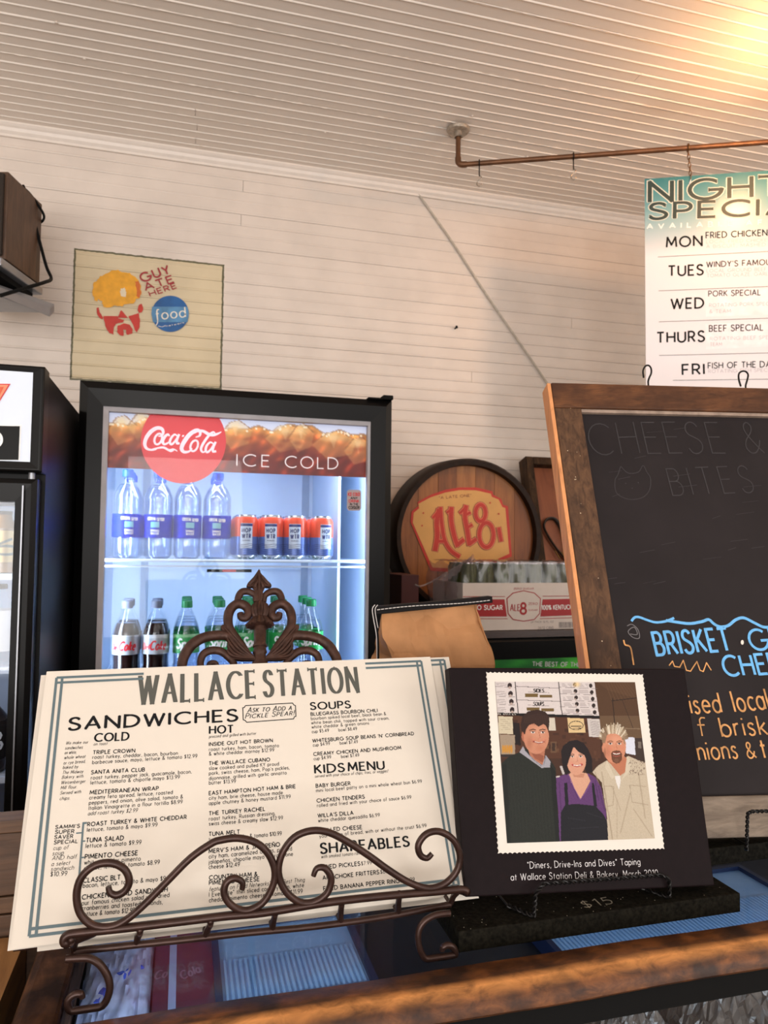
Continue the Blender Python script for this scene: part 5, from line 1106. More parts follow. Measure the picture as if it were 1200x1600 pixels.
it += mt(F_, [('BLUEGRASS BOURBON CHILI', 97, 219, 487, 196), ("WHITESBURG SOUP BEANS 'N' CORNBREAD", 107, 375, 700, 332), ('CREAMY CHICKEN AND MUSHROOM', 113, 454, 625, 415), ('BABY BURGER', 127, 640, 328, 625), ('CHICKEN TENDERS', 132, 727, 411, 703), ("WILLA'S DILLA", 138, 815, 345, 798), ('GRILLED CHEESE', 143, 902, 396, 882), ('FRIED PICKLES', 163, 1118, 385, 1096), ('ARTICHOKE FRITTERS', 167, 1180, 496, 1146), ('FRIED BANANA PEPPER RINGS', 171, 1244, 636, 1195)], .00353, w=.2)
it += mt(C_, [("SAMMI'S", 247, 158, 355, 152), ('SUPER', 246, 180, 330, 176), ('SAVER', 243, 203, 325, 198), ('SPECIAL', 241, 226, 346, 220)], .0031, w=.2)
it += mt(C_, [('TUNA SALAD', 384, 218, 551, 207), ('PIMENTO CHEESE', 379, 292, 614, 274), ('CLASSIC BLT', 371, 398, 536, 383), ('CHICKEN SALAD SANDWICH', 366, 473, 747, 437)], .00378, w=.2)
it += mt(H_, [('TUNA MELT', 16, 166, 136, 157), ("MERV'S HAM & JALAPEÑO", 16, 233, 293, 206), ('COUNTRY HAM &', 17, 337, 205, 322), ('PIMENTO CHEESE', 17, 357, 213, 341)], .00361, w=.2)
line_objs('dish_name', PT, it, m_ink, s1)
d_ = dict(w=.13, seg=5)
bt = mt(A_, [('on toast', 418, 414, 478, 411)], .0030, w=.11, slant=.2, seg=5)
bt += mt(A_, [('roast turkey, cheddar, bacon, bourbon', 413, 474, 793, 455), ('barbecue sauce, mayo, lettuce & tomato $12.99', 412, 497, 880, 468), ('roast turkey, pepper jack, guacamole, bacon,', 406, 566, 855, 538), ('lettuce, tomato & chipotle mayo $13.99', 404, 588, 802, 562), ('creamy feta spread, lettuce, roasted', 399, 655, 770, 630), ('peppers, red onion, olive salad, tomato &', 397, 678, 816, 650), ('Italian Vinaigrette in a flour tortilla $8.99', 396, 702, 814, 673), ('lettuce, tomato & mayo $9.99', 388, 799, 702, 776)], .00361, **d_)
bt += mt(A_, [('add roast turkey $2.99', 392, 726, 612, 711)], .00361, w=.105, slant=.22, seg=5)
bt += mt(D_, [('roast turkey, ham, bacon, tomato', 680, 341, 1007, 322), ('& white cheddar mornay $12.99', 680, 362, 985, 343), ('slow cooked and pulled KY proud', 680, 430, 1007, 408), ("pork, swiss cheese, ham, Pop's pickles,", 680, 453, 1057, 426), ('dijonnaise, grilled with garlic annatto', 680, 477, 1043, 450), ('butter $13.99', 680, 498, 805, 490), ('city ham, brie cheese, house made', 680, 570, 1025, 543), ('apple chutney & honey mustard $11.99', 680, 594, 1062, 562), ('roast turkey, Russian dressing,', 680, 667, 990, 640), ('swiss cheese & creamy slaw $12.99', 680, 690, 1026, 662)], .00361, **d_)
bt += mt(F_, [('bourbon spiked local beef, black bean &', 98, 244, 537, 215), ('white bean chili, topped with sour cream,', 100, 269, 555, 241), ('white cheddar & green onions', 102, 294, 437, 270), ('cup $5.49', 104, 321, 202, 313), ('bowl $8.49', 260, 311, 367, 303), ('cup $4.99', 110, 400, 208, 390), ('bowl $7.49', 267, 388, 372, 380), ('cup $4.99', 115, 480, 215, 470), ('bowl $7.49', 275, 467, 380, 458),
    ('mini local beef patty on a mini whole wheat bun $6.99', 128, 667, 747, 612), ('rolled and fried with your choice of sauce $6.99', 134, 755, 685, 705), ('white cheddar quesadilla $6.99', 140, 843, 500, 810), ('your choice of bread, with or without the crust $6.99', 147, 935, 774, 872), ('$7.99', 393, 1096, 453, 1090), ('$8.99', 505, 1145, 570, 1138), ('$7.99', 643, 1193, 705, 1187)], .00344, **d_)
bt += mt(C_, [('lettuce & tomato $9.99', 382, 243, 630, 226), ('white cheddar pimento', 376, 317, 627, 299), ('cheese, lettuce & tomato $8.99', 374, 343, 712, 315), ('bacon, lettuce, tomato & mayo $9.99', 370, 421, 770, 385), ('our famous chicken salad with dried', 364, 499, 755, 461), ('cranberries and toasted almonds,', 365, 522, 725, 493), ('lettuce & tomato $12.99', 370, 548, 600, 530), ('$10.99', 225, 370, 298, 366)], .00378, **d_)
bt += mt(C_, [('cup of', 238, 252, 303, 248), ('soup', 234, 276, 283, 272), ('AND half', 232, 298, 340, 290), ('a select', 229, 324, 311, 317), ('sandwich', 227, 346, 328, 339)], .0036, w=.1, slant=.15, seg=5)
bt += mt(H_, [('tuna salad, cheddar & tomato $10.99', 16, 187, 300, 163), ('city ham, caramelized onions, pickled', 16, 254, 340, 222), ('jalapeños, chipotle mayo & provolone', 16, 275, 344, 243), ('cheese $12.49', 16, 295, 136, 284), ("I Ever Ate\" thin sliced country ham, white", 17, 403, 387, 365), ('cheddar pimento cheese & tomato $11.99', 17, 425, 382, 389)], .00378, **d_)
bt += mt(H_, [("featured on Food Networks' \"The Best Thing", 17, 382, 389, 344)], .00370, w=.105, slant=.22, seg=5)
bt += mt(D_, [('pressed and grilled with butter', 680, 280, 900, 264)], .0031, w=.11, slant=.22, seg=5)+mt(F_, [('served with your choice of chips, fries, or veggies!', 120, 582, 548, 550), ('with smoked tomato ranch', 157, 1055, 400, 1030)], .0031, w=.11, slant=.22, seg=5)
bt += mt(A_, [('We make our', 293, 410, 392, 405), ('sandwiches', 290, 432, 368, 428), ('on white,', 288, 453, 340, 450), ('whole wheat', 286, 475, 380, 469), ('or rye bread,', 283, 499, 380, 491), ('baked by', 280, 519, 347, 515), ('The Midway', 278, 542, 370, 536), ('Bakery with', 276, 563, 370, 557), ('Weisenberger', 272, 587, 380, 580), ('Mill flour.', 270, 610, 343, 605), ('Served with', 268, 633, 360, 627), ('chips.', 266, 658, 312, 655)], .0031, w=.11, slant=.22, seg=5)
line_objs('dish_description', PT, bt, mat('soft_black_ink', (40, 38, 38), .7, var=0, spec=.2), s1)
br = plines(PT, [C_(388, 131), C_(372, 132), C_(352, 390)], .0018)+plines(PT, [C_(340, 177), C_(366, 175)], .0012)+plines(PT, [C_(366, 213), C_(381, 212)], .0012)+plines(PT, [C_(361, 286), C_(377, 285)], .0012)
obj('bracket_lines', M().flats(PT.at, br, .0002), m_bor, s1)
bx = line(PT, 'Ask to Add a', D_(860, 160), D_(1066, 148), .0054, w=.15, slant=.3, contrast=.7, serif=.04, smallcaps=True, seg=10)+line(PT, 'Pickle Spear!', D_(850, 188), D_(1077, 172), .0054, w=.15, slant=.3, contrast=.7, serif=.04, smallcaps=True, seg=10)
bx += plines(PT, [D_(*p) for p in ((850, 128), (1072, 116), (1076, 124), (1085, 128), (1087, 178), (1080, 180), (1076, 190), (856, 206), (850, 198), (840, 194), (838, 138), (846, 136), (850, 128))], .0009)
obj('boxed_note', M().flats(PT.at, bx, .0002), m_ink, s1)

# the stand
fl_ = PM.at(0.08, 0, 0); st_ = thing('menu_stand', 'brown cast iron easel stand with scrollwork and finial holding the menus', 'stand', (.09, .70, ZG))
PO_ = PM.off(-.0175); I_ = sq(270, 880, 4.2857)
mir = lambda x: 1166-x
def op(pts, n=6, mirror=False, dx=0): return [PO_.at(*PO_.uv(*I_(*( (mir(x)+dx if mirror else x), y)))) for x, y in smooth_path(pts, n)]
def orn(pts, w0, w1=None, n=6, mirror=False, dx=0):
    q = op(pts, n, mirror, dx); L = len(q); px = .00079/4.2857*1.0
    r = [px*(w0+((w1 or w0)-w0)*math.sin(PI*i/(L-1))) for i in range(L)]
    return q, r
y9 = lambda pts: pts
big_arc = [(62, 760), (62, 680), (80, 615), (130, 545), (210, 498), (330, 482), (380, 500), (430, 560)]
small_arc = [(190, 720), (186, 660), (205, 610), (255, 585), (320, 590), (370, 625), (405, 665), (415, 720)]
curl = [(275, 745), (245, 700), (250, 672), (285, 668), (300, 690)]
heart = [(520, 640), (470, 560), (410, 480), (375, 420), (372, 350), (395, 298), (440, 272), (490, 290), (508, 330), (490, 365), (460, 362), (452, 335)]
cscroll = [(555, 260), (548, 215), (505, 190), (460, 195), (438, 235), (440, 262), (462, 270)]
for mi_, dx in ((False, 0), (True, 0)):
    bo_ = M()
    for c_, a_, b_ in ((big_arc, 28, 34), (small_arc, 20, 26), (curl, 12, 18), (heart, 22, 32), (cscroll, 16, 25)):
        q, r = orn(c_, a_, b_, 6, mi_, dx); bo_.tube(q, r, 10, flat=1.0)
    obj('scroll', bo_, m_cast, st_, smooth=True)
    lf = M()                                      # acanthus leaf with raised ribs
    edge_ = [(555, 650), (500, 600), (440, 560), (395, 520), (352, 470), (318, 432), (330, 420), (365, 425), (392, 452), (378, 470), (418, 470), (425, 505), (470, 520), (480, 555), (520, 590), (552, 622)]
    lfp = [(560, 655), (470, 655), (395, 650), (372, 610), (385, 560), (352, 500), (320, 436), (330, 420), (372, 420), (400, 460), (450, 520), (500, 580), (548, 635)]
    q = [PO_.uv(*I_((mir(x) if mi_ else x), y)) for x, y in lfp]
    lf.slab(PO_, q if not mi_ else q[::-1], -.002, .004)
    for t_ in range(5):
        s_ = [(545-t_*8, 645), (470-t_*16, 585+t_*12), (400-t_*8, 505+t_*24), (345+t_*9, 440+t_*34)]
        qq, rr = orn(s_, 7, 12, 5, mi_); lf.tube([p+PO_.n*.004 for p in qq], rr, 6)
    obj('leaf', lf, m_cast, st_, smooth=True, label='cast acanthus leaf')
cx_ = 583
def col(prof, flut=0, seg=20, nm='stem'):
    """turned piece along the ornament's upright: profile of (half width, y) in the measured drawing"""
    vs = []; n_ = len(prof); px = .00079/4.2857
    for w_, y in prof:
        c = PO_.at(*PO_.uv(*I_(cx_, y)))
        for k_ in range(seg):
            a = 2*PI*k_/seg; f_ = 1+(.12*math.cos(a*seg/2) if flut else 0)
            vs.append(c+PO_.u*math.cos(a)*w_*px*f_+PO_.n*math.sin(a)*w_*px*.8*f_)
    m_ = M().add(vs, [tuple(range(seg)), tuple(range((n_-1)*seg, n_*seg))[::-1]]+[(i*seg+k_, (i+1)*seg+k_, (i+1)*seg+(k_+1) % seg, i*seg+(k_+1) % seg) for i in range(n_-1) for k_ in range(seg)])
    return obj(nm, m_, m_cast, st_, smooth=True)
col([(20, 415), (40, 425), (39, 540), (46, 548), (46, 560), (38, 566), (44, 590), (46, 600), (38, 612), (40, 640), (60, 700), (60, 760)], nm='stem')
col([(30, 260), (52, 285), (58, 320), (50, 350), (42, 362), (50, 368), (62, 385), (82, 408), (86, 420), (70, 426), (20, 428)], 1, 28, 'fluted_cup')
dl = [(575, 46), (588, 72), (612, 105), (652, 140), (660, 156), (645, 164), (618, 160), (604, 190), (600, 230), (590, 268), (565, 268), (556, 225), (545, 185), (533, 160), (508, 165), (494, 154), (502, 138), (540, 98), (562, 66)]
q = [PO_.uv(*I_(*p)) for p in dl]; fn = M().slab(PO_, q[::-1], -.003, .003)
for s_ in ([(576, 55), (578, 110), (577, 180), (578, 260)], [(560, 90), (535, 125), (510, 152)], [(592, 90), (618, 125), (645, 152)], [(572, 120), (552, 150), (548, 170)], [(582, 120), (600, 150), (606, 170)], [(574, 180), (560, 215), (568, 262)], [(580, 180), (592, 215), (586, 262)]):
    qq, rr = orn(s_, 8, 13, 5); fn.tube([p+PO_.n*.003 for p in qq], rr, 6)
obj('finial', fn, m_cast, st_, smooth=True, label='spear leaf finial')
# upright bars behind the sheets and rear strut
bt_ = [PO_.at(*PO_.uv(*I_(cx_, 740))), PO_.at(PO_.uv(*I_(cx_, 740))[0], .0)]; xs0 = bt_[0]
up = M().tube([bt_[0], bt_[1]], .00378, 8)
for sx in (-1, 1): up.tube([PO_.at(PO_.uv(*I_(cx_, 760))[0]+sx*.09, PO_.uv(*I_(cx_, 760))[1]), PO_.at(PO_.uv(*I_(cx_, 760))[0]+sx*.14, .0)], .0035, 8)
up.tube([PO_.at(-.0+.0, .002), PO_.at(.43, .002)], .0035, 8)
obj('upright_bars', up, m_rod, st_, smooth=True)
hinge = PO_.at(bt_[0][0]-PO_.o[0], .17, -.004); obj('rear_strut', M().tube([hinge, (hinge[0], hinge[1]+.11, ZG+.004)], .00378, 8), m_rod, st_, smooth=True)
# front scrolls: one bent rod per side, tracing the photo on the plane of the tray's front rod
PFs = Plane((0, .688, 1.15), (1, 0, 0), (0, 0, 1))
left = [C_(*p) for p in ((484, 415), (492, 442), (522, 453), (560, 432), (577, 388), (556, 338), (500, 310), (425, 320), (365, 372), (342, 450), (358, 535), (415, 588), (490, 595), (560, 566), (650, 490), (750, 388), (850, 288), (940, 225))]+[H_(*p) for p in ((60, 182), (130, 174), (200, 192), (250, 238), (274, 305), (262, 370), (222, 430), (160, 457), (105, 437), (76, 392), (84, 348), (115, 330), (146, 345), (146, 374))]
right = [H_(*p) for p in ((424, 322), (438, 292), (470, 292), (494, 332), (478, 388), (430, 422), (370, 424), (315, 380), (288, 310), (302, 235), (348, 172), (415, 145), (485, 152), (560, 190), (640, 242), (720, 300), (800, 348), (875, 370), (940, 350), (985, 300), (996, 240), (970, 180), (915, 148), (865, 158), (834, 200), (842, 240), (868, 252), (888, 234))]
def fp_(pts, P, n=4): return [P.hit(*p) for p in smooth_path(pts, n)]
for nm, c_ in (('front_scroll', left), ('front_scroll', right)):
    q = fp_(c_, PFs); L = len(q); r = [.0034*(.74+.26*min(1, min(i, L-1-i)/10)) for i in range(L)]
    obj(nm, M().tube(q, r, 10), m_rod, st_, smooth=True)
fr_ = [C_(*p) for p in ((292, 672), (284, 655), (300, 632), (350, 622), (560, 600), (800, 572), (1000, 548))]+[H_(*p) for p in ((230, 465), (480, 425), (700, 400), (900, 383), (1000, 374), (1028, 384))]
q = fp_(fr_, PFs, 5); zA = q[0][2]; q = [q[0]+np.array([.02, .026, -.006])]+q+[q[-1]+np.array([-.008, .022, -.006])]
obj('tray_rod', M().tube(q, .0037, 10), m_rod, st_, smooth=True)
PR2 = Plane((0, .702, 1.14), (1, 0, 0), (0, 0, 1))
lw_ = [C_(*p) for p in ((330, 705), (560, 680), (800, 655), (1100, 622))]+[H_(*p) for p in ((420, 520), (700, 482), (960, 432))]
q2_ = fp_(lw_, PR2, 5); obj('tray_rod', M().tube(q2_, .0031, 10), m_rod, st_, smooth=True)
for p in (C_(318, 660), C_(625, 618), C_(940, 578), H_(275, 468), H_(535, 428), H_(760, 398), H_(990, 378)):
    cn = M(); a = PFs.hit(p[0], p[1]); b_ = min(q2_, key=lambda r: abs(r[0]-a[0]))+np.array([0, .001, 0]); cn.tube([a+np.array([0, 0, -.001]), (a+b_)/2+np.array([0, .002, 0]), b_], .0029, 8)
    cn.sphere(a+np.array([0, 0, .0016]), .0034, 8, 5)
    cn.tube([b_, (b_[0], .7165, b_[2]+.001)], .0022, 6); obj('cross_bar', cn, m_rod, st_, smooth=True)
Jq = sq(640, 1380, 5.4545)
PFt = Plane((0, .6865, 1.1), (1, 0, 0), (0, 0, 1))
for c_ in ([C_(*p) for p in ((293, 738), (350, 734), (400, 736), (445, 762), (480, 815), (490, 872), (468, 935), (415, 976), (355, 984), (310, 965), (304, 925), (330, 898), (362, 895), (368, 912))],
           [Jq(*p) for p in ((345, 255), (270, 262), (200, 280), (120, 330), (75, 420), (82, 540), (130, 640), (210, 690), (290, 698), (360, 665), (393, 600), (370, 545), (320, 528), (282, 550), (276, 576))]):
    q = fp_(c_, PFt, 4); L = len(q); zmin = min(p[2] for p in q); q = [p+np.array([0, 0, max(0, (ZG+.0026-p[2]))]) for p in q]
    obj('foot', M().tube(q, [.0032 if i < L-4 else .0026 for i in range(L)], 10), m_rod, st_, smooth=True)

# ================================================================== paper bag
def bx_(px, py, Y): return aty(px, py, Y)
m_kraft = mat('kraft_paper', (172, 124, 84), .8, var=.14, scale=26, bump=.9, spec=.2)
bag = thing('paper_bag', 'brown paper bag with black stitched tie behind the menus', 'bag', (.34, .97, ZG))
rows = []  # t, z, front-left x, front-right x, back-left x, front y, back y
zt0 = aty(600, 956, .95)[2]; zt1 = aty(745, 944, .95)[2]
lv = [(1.0, 956, 944, 598, 744, 598, .95, .955), (.9, 975, 965, 597.5, 754, 596, .94, .965), (.78, 996, 988, 598, 760, 592, .93, .98), (.6, 1016, 1010, 608, 768, 585, .922, 1.0), (.45, 1040, 1036, 616, 774, 581, .915, 1.02), (.25, 1100, 1096, 618, 779, 580, .91, 1.03), (0, None, None, 618, 780, 580, .905, 1.035)]
nF, nB, nS = 13, 6, 4; vs = []; cnt = None
for li_, (t, pyl, pyr, xl, xr, xb, yf, yb) in enumerate(lv):
    ring = []
    def zrow(s):
        if pyl is None: return ZG+.001
        return aty(600, pyl, .93)[2]*(1-s)+aty(745, pyr, .93)[2]*s
    py0 = pyl or 1200
    XLf, XRf, XLb = aty(xl, min(py0, 1040), yf)[0], aty(xr, min(py0, 1040), yf)[0], aty(xb, min(py0, 1040), yb)[0]
    for i in range(nF):
        s = i/(nF-1); j_ = 0 if t in (0, 1) else random.uniform(-.0025, .0025)
        ring.append((XLf+(XRf-XLf)*s, yf-.004*math.sin(PI*s)*(1-t)+j_, zrow(s)))
    dpt = yb-yf
    for i in range(1, nS):
        s = i/nS; ring.append((XRf-.018*math.sin(PI*s)*(1-t)+.004*s, yf+dpt*s, zrow(1)))
    for i in range(nB):
        s = 1-i/(nB-1); ring.append((XLb+(XRf+.004-XLb)*s, yb, zrow(s)))
    for i in range(1, nS):
        s = 1-i/nS; ring.append((XLf*(1-s)+XLb*s+.016*math.sin(PI*s)*(1-t)*(1 if t > 0 else 0), yf+dpt*s, zrow(0)))
    cnt = len(ring); vs += ring
mbg = M().add(vs, [(i*cnt+k_, i*cnt+(k_+1) % cnt, (i+1)*cnt+(k_+1) % cnt, (i+1)*cnt+k_) for i in range(len(lv)-1) for k_ in range(cnt)]+[tuple(range(cnt))[::-1], tuple(range((len(lv)-1)*cnt, len(lv)*cnt))])
bo_ = obj('bag_body', mbg, m_kraft, bag)
sub = bo_.modifiers.new('sub', 'SUBSURF'); sub.levels = sub.render_levels = 3; sub.subdivision_type = 'SIMPLE'
tx_ = bpy.data.textures.new('crumple', 'VORONOI'); tx_.noise_scale = .05; dm = bo_.modifiers.new('crumple', 'DISPLACE'); dm.texture = tx_; dm.strength = .016; dm.mid_level = .5
tl_, tr_ = aty(584, 953, .946), aty(768, 937, .946); u_ = (tr_-tl_); 
PB_ = Plane(tl_, u_, (0, 0, 1)); wB = np.linalg.norm(u_)
obj('fold_tie', M().slab(PB_, [(0, -.006), (wB*.5, -.0052), (wB, -.004), (wB, .005), (wB*.5, .0042), (0, .0045)], -.011, .004), mat('black_tie', (14, 10, 10), .6, var=.1, spec=.15), bag, bevel=.0008, label='black folded tie')
sth = M()
for i in range(30): a = wB*(.02+.96*i/30); sth.tube([PB_.at(a, .0002+.001*math.sin(i*.2), .0046), PB_.at(a+wB*.024, .0002+.001*math.sin((i+1)*.2), .0046)], .0006, 5)
obj('stitching', sth, mat('white_thread', (206, 200, 196), .7), bag, label='white stitching')
tail = smooth_path([aty(588, 945, .944), aty(584, 952, .943), aty(586, 968, .943), aty(590, 990, .942), aty(591, 1012, .942), aty(591, 1034, .942)], 5)
obj('tie_tail', M().tube(tail, .002, 6, flat=.6), bpy.data.materials['black_tie'], bag, smooth=True)
obj('tail_thread', M().tube([p+np.array([-.0022, -.001, 0]) for p in tail], .0006, 5).tube([p+np.array([.0014, -.002, 0]) for p in tail[:14]], .0005, 5), bpy.data.materials['white_thread'], bag, smooth=True)

# ================================================================== riser boards
m_ris = mat('black_painted_board', (24, 22, 17), .8, var=.6, scale=260, bump=.4, spec=.05)
ra, rbp = atz(718.7, 1485, ZG), atz(1160, 1427, ZG)
XRr = rbp[0]
ris = thing('riser_board', 'black riser board chalked with a price, carrying the photo plaque', 'board', ((ra[0]+XRr)/2, .75, ZG))
obj('board', M().box(ra[0]-.003, XRr, .6935, .80, ZG, 1.1205), m_ris, ris, bevel=.001)
PRz = Plane((0, 0, 1.1205), (1, 0, 0), (0, 1, 0)); N_ = sq(850, 950, 3.2)
m_chk = mat('grey_chalk', (150, 142, 124), .9, var=.4, scale=200)
obj('chalk_price', M().flats(PRz.at, line(PRz, '$15', N_(208, 1502), N_(348, 1478), .014, w=.1, sb=.3, jit=.1, slant=.1), .0003), m_chk, ris)
dst = M()
for i in range(60):
    x, y = random.uniform(ra[0], XRr), random.uniform(.695, .79); s = random.uniform(.0003, .0008); dst.box(x, x+s, y, y+s, 1.1205, 1.1208)
obj('dust', dst, mat('dust', (170, 160, 140), .9), ris, kind='stuff')
r2 = thing('riser_board', 'black riser board under the chalkboard, behind the other riser', 'board', (1.0, .86, ZG))
y2 = atz(1160, 1365.5, ZG)[1]
obj('board', M().box(XRr-.12, 1.5, max(y2, .802), .96, ZG, 1.1215), m_ris, r2, bevel=.001)

# ================================================================== photo plaque on a wire easel
o_ = CAM+ray(778, 1333)*.774; PPr = yawlean(o_, -.025, .289, -.045); zb_ = PPr.hit(1117, 1384)[2]
sc_ = (CAM[2]-1.1285)/(CAM[2]-zb_); PP = Plane(CAM+(o_-CAM)*sc_, PPr.u, PPr.v)
m_plq = mat('dark_plum_canvas', (22, 13, 15), .55, var=.12, spec=.1, scale=120, bump=.2)
plq = thing('photo_plaque', 'dark plaque with deckle edged photo of three smiling people', 'plaque', PP.hit(920, 1392))
cor = [PP.uv(*p) for p in ((702, 1043), (1070, 1045), (1117, 1384), (727, 1402))]
BLq = np.array(cor[3]); BRq = np.array(cor[2]); 
cor[3] = tuple(BLq)
obj('panel', M().slab(PP, cor[::-1], -.018, 0), m_plq, plq, bevel=.0015)
J_ = sq(740, 1040, 3.75)
pc = [PP.uv(*J_(*p)) for p in ((72, 40), (988, 52), (1114, 1072), (142, 1100))]
def deckle(c, n=40, amp=.0009):
    out = []
    for i in range(4):
        a, b = np.array(c[i]), np.array(c[(i+1) % 4]); L = np.linalg.norm(b-a); t = (b-a)/L; nn_ = np.array([-t[1], t[0]]); k_ = int(L/.0052)
        for j in range(k_*5):
            s = j/(k_*5); out.append(tuple(a+t*L*s+nn_*amp*(abs(math.sin(PI*s*k_))-.5)*-1.3))
    return out
dk = deckle(pc)
card = obj('photo_card', M().slab(PP, dk[::-1], .0003, .0012), mat('photo_white', (218, 210, 200), .5, var=.02), plq, label='white deckle edged photo card')
def photo(X, Y):
    p = Paint(X, Y, (78, 52, 40)); Pn = p.poly; r = np.random.default_rng(2)
    # ceiling and room behind
    Pn([(690, 90), (960, 90), (1000, 300), (720, 310)], (92, 66, 46)); Pn([(700, 90), (950, 90), (960, 200), (780, 150)], (104, 76, 54), .6)
    for i in range(9): p.line([(760+i*16, 95), (800+i*22, 210)], 3, (122, 94, 68), .4)
    Pn([(720, 305), (970, 305), (1010, 480), (730, 400)], (112, 88, 66)); p.line([(805, 200), (818, 350)], 5, (50, 36, 30)); p.line([(800, 214), (950, 196)], 5, (50, 36, 30)); p.line([(862, 205), (930, 380)], 3, (60, 44, 36)); p.line([(820, 380), (970, 384)], 6, (150, 130, 108), .7)
    # menu boards
    Pn([(122, 92), (695, 96), (724, 305), (138, 290)], (224, 214, 212)); 
    p.line([(234, 92), (254, 292)], 5, (60, 50, 50)); p.line([(484, 92), (506, 300)], 5, (60, 50, 50)); p.line([(236, 124), (488, 136)], 3, (90, 80, 80)); p.line([(246, 208), (500, 218)], 3, (90, 80, 80))
    for y0 in (125, 185, 235): p.line([(126, y0), (240, y0+6)], 2, (90, 80, 80))
    for k_ in range(5): p.line([(492, 130+k_*40), (712, 138+k_*40)], 2, (110, 100, 100)); 
    for k_ in range(5):
        for xx in (505, 598): 
            for q in range(3): p.line([(xx+k_*4, 108+k_*40+q*8), (xx+k_*4+58, 110+k_*40+q*8)], 2.2, (130, 120, 120), .8)
        p.ell(580+k_*4, 118+k_*40-4, 11, 13, (60, 48, 46)); p.ell(674+k_*6, 120+k_*41, 11, 13, (60, 48, 46)); p.ell(576+k_*4, 124+k_*40, 5, 6, (180, 160, 150))
    for k_ in range(4):
        p.ell(205+k_*5, 120+k_*50, 13, 17, (58, 44, 44)); p.ell(205+k_*5, 132+k_*50, 8, 8, (190, 170, 160))
        for q in range(3): p.line([(130, 105+k_*50+q*10), (185, 108+k_*50+q*10)], 2.5, (130, 120, 120), .8)
    p.ell(590, 112, 30, 24, (255, 222, 160), .8, soft=.8)
    for a, b in (((292, 170), (366, 190)), ((376, 176), (448, 194)), ((302, 256), (376, 274)), ((386, 260), (458, 278))): p.rect(*a, *b, (120, 98, 60))
    for w_, x0, y0 in (('SIDES', 342, 162), ('SOUPS', 342, 244)):
        t_, _ = text2d(w_, 22, L=58, w=.22)
        for q in t_: Pn([(x0+a, y0-b) for a, b in q], (50, 40, 40))
    for q in range(2): p.line([(308, 158+q*82), (430, 164+q*82)], 2.5, (110, 100, 100), .8)
    Pn([(138, 286), (726, 306), (728, 322), (138, 302)], (30, 24, 24)); t_, _ = text2d('IN SAUCES', 9, L=100, w=.2)
    for q in t_: Pn([(140+a, 300-b) for a, b in q], (220, 210, 200))
    Pn([(138, 302), (728, 322), (735, 560), (160, 560)], (92, 60, 44)); 
    for _ in range(90): x, y = 160+r.random()*560, 330+r.random()*240; p.rect(x, y, x+10+25*r.random(), y+8+18*r.random(), [(110, 76, 56), (66, 42, 34), (128, 96, 70), (52, 34, 28)][r.integers(4)], .5)
    Pn([(142, 308), (222, 312), (226, 416), (146, 414)], (214, 202, 176)); Pn([(428, 316), (464, 318), (470, 396), (430, 394)], (216, 206, 190)); Pn([(536, 318), (632, 322), (646, 408), (546, 408)], (226, 198, 150)); Pn([(652, 322), (728, 326), (738, 434), (664, 432)], (212, 204, 200))
    p.line([(588+42*math.cos(a), 364+26*math.sin(a)) for a in np.linspace(0, 6.28, 20)], 4, (50, 40, 40)); p.line([(560, 370), (618, 368)], 6, (70, 56, 50)); p.line([(572, 382), (612, 380)], 4, (70, 56, 50))
    for k_ in range(9): p.line([(672+k_, 338+k_*10), (722+k_, 342+k_*10)], 2.5, (120, 110, 110), .8)
    for k_ in range(6): p.line([(155+k_, 330+k_*12), (208+k_, 326+k_*12)], 2, (150, 136, 120), .6)
    Pn([(222, 345), (262, 350), (270, 482), (236, 480)], (40, 30, 30)); Pn([(150, 418), (236, 422), (238, 545), (160, 540)], (170, 152, 132)); 
    for k_ in range(5): p.ell(170+k_*12, 506, 6, 26, (206, 150, 70))
    p.rect(160, 536, 240, 552, (60, 50, 48)); p.rect(440, 460, 474, 526, (120, 92, 70), .8); p.rect(448, 470, 466, 516, (60, 44, 38), .8)
    Pn([(872, 432), (938, 436), (944, 540), (886, 530)], (226, 230, 244)); Pn([(940, 440), (990, 440), (1000, 580), (946, 560)], (70, 56, 50)); p.rect(960, 460, 980, 500, (150, 140, 130), .7)
    def shade(poly, col, n=0): Pn(poly, col, 1, n)
    # person 1: dark hair, grey collar, dark green jumper
    shade([(160, 590), (200, 552), (262, 522), (300, 500), (400, 545), (438, 566), (470, 620), (470, 700), (482, 860), (500, 1060), (185, 1060), (170, 800)], (44, 47, 42), 3)
    for k_ in range(14): p.line([(190+k_*18, 640), (215+k_*19, 1040)], 4, (54, 57, 50), .35)
    Pn([(440, 600), (470, 640), (492, 1040), (470, 1040), (448, 760)], (32, 34, 32), .8); Pn([(165, 600), (190, 590), (215, 1040), (190, 1040)], (34, 36, 33), .7)
    Pn([(300, 470), (408, 500), (400, 600), (330, 570)], (186, 124, 98)); Pn([(318, 508), (400, 545), (396, 585), (350, 560)], (150, 92, 72), .8)
    Pn([(282, 488), (262, 524), (300, 552), (388, 616), (436, 612), (440, 580), (412, 540), (404, 566), (392, 600), (350, 570), (300, 524)], (172, 170, 178)); p.line([(290, 510), (340, 566), (388, 606)], 3, (120, 118, 130)); p.line([(412, 552), (400, 600)], 3, (120, 118, 130))
    p.ell(288, 428, 14, 32, (186, 116, 92)); p.ell(358, 434, 72, 100, (208, 146, 118)); p.ell(372, 405, 54, 55, (222, 164, 136), .7, soft=.8); p.ell(318, 470, 26, 52, (178, 116, 92), .6, soft=.8)
    p.ell(382, 500, 34, 24, (200, 132, 104), .8, soft=.8); p.ell(340, 450, 18, 16, (224, 140, 118), .6, soft=.9); p.ell(402, 452, 16, 16, (224, 142, 120), .6, soft=.9)
